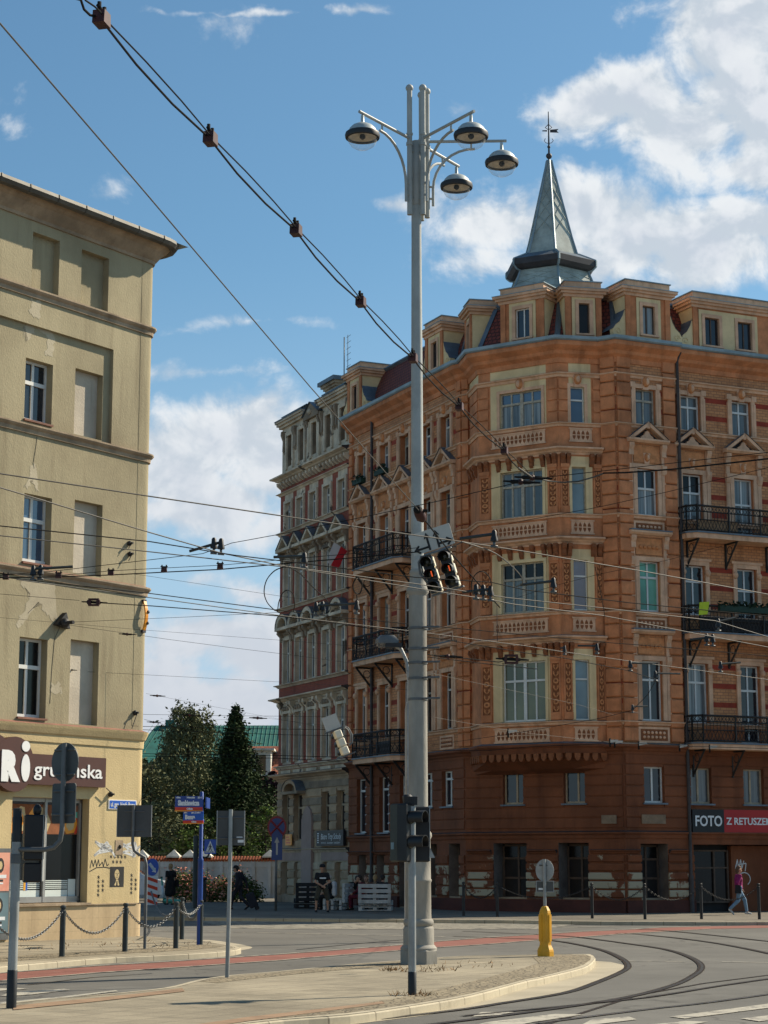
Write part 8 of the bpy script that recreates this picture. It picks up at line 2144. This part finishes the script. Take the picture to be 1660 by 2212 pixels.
    H = [(hd + up * .05 * k - hf * .025 * k, hd + up * .06 * k - hf * .01 * k, .098 * k, .095 * k), (hd - hf * .055 * k, hd - hf * .05 * k - up * .03 * k, .075 * k, .06 * k)]
    if hairlen: H += [(hd - hf * .05 * k, hd - hf * .075 * k - up * hairlen * k, .085 * k, .06 * k)]
    blob(H, .014 * k, hair, 'hair', o)
    fb = MB('hair_dark')
    for sx in (-1, 1): fb.ball(hd + hf * .088 * k + hr * sx * .033 * k + up * .012 * k, .011 * k, 6, .6); fb.bar(hd + hf * .094 * k + hr * sx * .018 * k + up * .036 * k, hd + hf * .088 * k + hr * sx * .05 * k + up * .034 * k, .008 * k)
    fb.m('clamp_red'); fb.bar(hd + hf * .094 * k - hr * .022 * k - up * .062 * k, hd + hf * .094 * k + hr * .022 * k - up * .062 * k, .010 * k); fb.build('face', o)
    if cap:
        cbm = MB(cap); cbm.lathe(hd + up * .055 * k, [(.112 * k, -.02 * k), (.113 * k, .02 * k), (.095 * k, .07 * k), (.05 * k, .10 * k), (.0, .108 * k)], 14); cbm.prism([hd + up * .045 * k + hf * (.09 + .10 * math.cos(t * .52 - 1.57)) * k + hr * (.08 * math.sin(t * .52 - 1.57)) * k for t in range(7)], (0, 0, .012)); cbm.build('cap', o)
    if extras: extras(o, j, T_, fx, rt)
    return o
def stand(hw=.19, sp=.09, **kw):
    J = dict(head=(0, .03, 1.60), neck=(0, 0, 1.44), chest=(0, .0, 1.26), pelvis=(0, 0, .96), shL=(-hw, 0, 1.38), shR=(hw, 0, 1.38), elL=(-hw - .05, -.03, 1.10), elR=(hw + .05, -.03, 1.10), wrL=(-hw - .04, .06, .86), wrR=(hw + .04, .06, .86), hipL=(-sp, 0, .92), hipR=(sp, 0, .92), knL=(-sp - .01, .02, .50), knR=(sp + .01, .02, .50), anL=(-sp - .02, -.03, .10), anR=(sp + .02, -.03, .10)); J.update(kw); return J
def sit(**kw):
    J = dict(head=(0, .12, 1.24), neck=(0, .06, 1.08), chest=(0, .03, .90), pelvis=(0, 0, .56), shL=(-.19, .03, 1.02), shR=(.19, .03, 1.02), elL=(-.24, .12, .76), elR=(.24, .12, .76), wrL=(-.12, .34, .66), wrR=(.12, .34, .66), hipL=(-.09, .03, .54), hipR=(.09, .03, .54), knL=(-.12, .46, .52), knR=(.12, .46, .52), anL=(-.12, .44, .10), anR=(.12, .44, .10)); J.update(kw); return J
# woman walking right in magenta
def bag(o, j, T_, fx, rt):
    b = MB('cloth_black'); c = T_((.22, -.12, .92)); b.xf = None; b.prism([c + Vector((0, 0, -.16)) - fx * .1, c + Vector((0, 0, -.16)) + fx * .12, c + Vector((0, 0, .14)) + fx * .1, c + Vector((0, 0, .14)) - fx * .08], rt * .08); b.tube([c + Vector((0, 0, .12)), T_((.12, -.02, 1.42)), T_((-.05, .06, 1.40))], .012, 5); b.build('shoulder_bag', o)
person('woman in a magenta top and light blue jeans walking along the shop front', gp(1598, 1976, KZ), 82, stand(knL=(-.08, .24, .52), anL=(-.08, .30, .11), knR=(.08, -.06, .50), anR=(.08, -.36, .20), toeR=(.08, -.24, .08), wrL=(-.22, .16, .92), elL=(-.25, -.02, 1.12), elR=(.25, -.12, 1.13), wrR=(.22, -.06, .90), toeL=(-.08, .45, .10)), 'cloth_magenta', 'cloth_jeans', 'shoe_white', hair='hair_brown', hairlen=.1, k=1.0, sleeves='mid', extras=bag)
# man standing in black T-shirt
def print_(o, j, T_, fx, rt):
    b = MB('letter_white'); c = j['chest'] + fx * .150 + Vector((0, 0, -.02)); b.prism([c - rt * .12 - Vector((0, 0, .025)), c + rt * .12 - Vector((0, 0, .025)), c + rt * .12 + Vector((0, 0, .025)), c - rt * .12 + Vector((0, 0, .025))], fx * .01); b.build('shirt_print', o)
person('man standing in black T-shirt with white print, shorts and cap', gp(696, 1971, KZ), 168, stand(sp=.20, hipL=(-.1, 0, .92), hipR=(.1, 0, .92), wrL=(-.03, .26, .98), wrR=(.05, .26, .96), elL=(-.27, .08, 1.10), elR=(.27, .08, 1.10)), 'cloth_black', 'cloth_khaki', 'shoe_black', k=1.03, legs='shorts', cap='cloth_black', extras=print_)
# seated people
person('grey haired man in black and white jacket seated facing left', gp(716, 1966, KZ) + Vector((0, .3, 0)), -78, sit(), 'cloth_black', 'cloth_black', 'shoe_black', hair='hair_grey', sleeves='short', extras=lambda o, j, T_, fx, rt: blob([(T_((.06, -.12, .62)), T_((.10, -.10, 1.02)), .10, .10), (T_((-.08, -.12, .62)), T_((-.06, -.10, 1.02)), .10, .10)], .02, 'cloth_white', 'jacket_back', o))
person('person in black top leaning over the pallet table', gp(763, 1965, KZ) + Vector((0, 1.1, 0)), 120, sit(head=(0, .2, 1.20)), 'cloth_black', 'cloth_navy', 'shoe_black', skin='skin')
person('person in dark red clothes seated beside the white pallet table', gp(782, 1967, KZ) + Vector((0, .45, 0)), -75, sit(), 'cloth_maroon', 'cloth_maroon', 'shoe_black', sleeves='long')
for u, dy, tp, hr_, lb in ((803, .9, 'cloth_brown', 'hair_brown', 'brown haired person seated behind the white bench'), (819, 1.0, 'cloth_beige', 'hair_blond', 'fair haired person in beige seated behind the white bench'), (836, .8, 'cloth_black', 'hair_dark', 'dark haired person in black at the right end of the bench')):
    person(lb, gp(u - 10, 1967, KZ) + Vector((0, dy + .5, 0)), 15 if hr_ != 'hair_brown' else -160, sit(), tp, 'cloth_navy', 'shoe_black', hair=hr_, hairlen=.08 if hr_ != 'hair_dark' else 0, sleeves='long')
# woman in black dress, man with shopping trolley
person('fair haired woman in a black dress with shoulder bag by the roses', gp(368, 1955, KZ), -40, stand(knL=(-.09, .05, .5), anL=(-.1, .08, .10), anR=(.1, -.10, .10)), 'cloth_black', 'cloth_black', 'shoe_black', hair='hair_blond', k=1.04, legs='dress', extras=bag)
person('man in dark coat and cap walking left past the roses', gp(516, 1965, KZ), -68, stand(head=(0, .14, 1.56), neck=(0, .06, 1.42), knL=(-.08, .22, .52), anL=(-.08, .30, .10), knR=(.08, -.04, .50), anR=(.08, -.36, .16), toeR=(.08, -.22, .06), wrR=(.22, -.28, .80), elR=(.26, -.18, 1.08)), 'cloth_navy', 'cloth_navy', 'shoe_black', hair='hair_dark', k=1.02, sleeves='long', cap='cloth_black')
tp_ = gp(553, 1966, KZ)
TR = thing('shopping_trolley', 'dark wheeled shopping bag pulled behind the walking man', 'shopping trolley', tp_); b = MB('cloth_navy'); b.xf = Matrix.Translation(tp_) @ Matrix.Rotation(R(-22), 4, 'Y'); b.bbox(-.17, .17, -.14, .14, .12, .72, .04); b.build('bag', TR); b = MB('iron_black'); b.tube([tp_ + Vector((0, 0, .15)), tp_ + Vector((-.38, 0, .85)), tp_ + Vector((-.5, 0, .86))], .015, 6); b.build('handle', TR)
for s_ in (-1, 1): b = MB('rubber'); b.xf = Matrix.Translation(tp_ + Vector((.05, s_ * .16, .09))) @ Matrix.Rotation(R(90), 4, 'X'); b.lathe((0, 0, -.02), [(.03, 0), (.08, 0), (.085, .02), (.08, .04), (.03, .04)], 12); b.build('wheel', TR)
# ------------------------------------------------------------------ far-apart pieces of one mesh become parts of their own
import numpy as np
def split_far(o):
    me = o.data; n = len(me.vertices)
    if n == 0 or n > 60000: return
    co = np.empty(n * 3); me.vertices.foreach_get('co', co); co = co.reshape(-1, 3)
    key = {}; vid = [0] * n
    for i, c in enumerate(np.round(co, 3)): vid[i] = key.setdefault((c[0], c[1], c[2]), len(key))
    par = list(range(len(key)))
    def find(x):
        while par[x] != x: par[x] = par[par[x]]; x = par[x]
        return x
    polys = [list(p.vertices) for p in me.polygons]
    for p in polys:
        r = find(vid[p[0]])
        for v in p[1:]: par[find(vid[v])] = r
    roots = {}; isl = [roots.setdefault(find(vid[p[0]]), len(roots)) for p in polys]; k = len(roots)
    if k < 2 or k > 700: return
    lo = np.full((k, 3), np.inf); hi = np.full((k, 3), -np.inf)
    for p, i in zip(polys, isl): c = co[p]; lo[i] = np.minimum(lo[i], c.min(0)); hi[i] = np.maximum(hi[i], c.max(0))
    size = (hi - lo).max(1); gap = np.maximum(0, np.maximum(lo[:, None] - hi[None], lo[None] - hi[:, None]))
    near = np.sqrt((gap ** 2).sum(2)) <= np.maximum(.02, .5 * np.maximum(size[:, None], size[None])) * .98
    g = list(range(k))
    def f2(x):
        while g[x] != x: x = g[x]
        return x
    for a, b in zip(*np.nonzero(np.triu(near, 1))): g[f2(a)] = f2(b)
    gr = sorted({f2(i) for i in range(k)})
    if len(gr) < 2: return
    uvs = me.uv_layers[0].data
    for gi, root in enumerate(gr):
        mb = MB.__new__(MB); mb.v = []; mb.f = []; mb.mi = []; mb.uv = []; mb.sm = []; mb.mats = [m.name for m in me.materials]; mb.cur = 0; mb.xf = None
        for p, i in zip(me.polygons, isl):
            if f2(i) != root: continue
            i0 = len(mb.v); mb.v += [tuple(me.vertices[v].co) for v in p.vertices]; mb.f.append(list(range(i0, i0 + len(p.vertices)))); mb.mi.append(p.material_index); mb.sm.append(p.use_smooth); mb.uv += [tuple(uvs[l].uv) for l in p.loop_indices]
        q = mb.build(o.name.split('.')[0], None); q.parent = o.parent; q.matrix_parent_inverse = o.matrix_parent_inverse.copy()
    bpy.data.objects.remove(o)
for o in list(bpy.data.objects):
    if o.type == 'MESH' and o.parent is not None and not o.children and o.name.split('.')[0] in ('plinth', 'bracket', 'quoin_pilaster', 'plaster_patch', 'keystone_head', 'door_ledge', 'ground_floor_wall', 'rustication', 'gutter', 'string_course', 'attic_wall', 'sill_course', 'clamp_band', 'standing_seam', 'stripe', 'signal_head', 'window_surround', 'balcony_bracket', 'graffiti'): split_far(o)
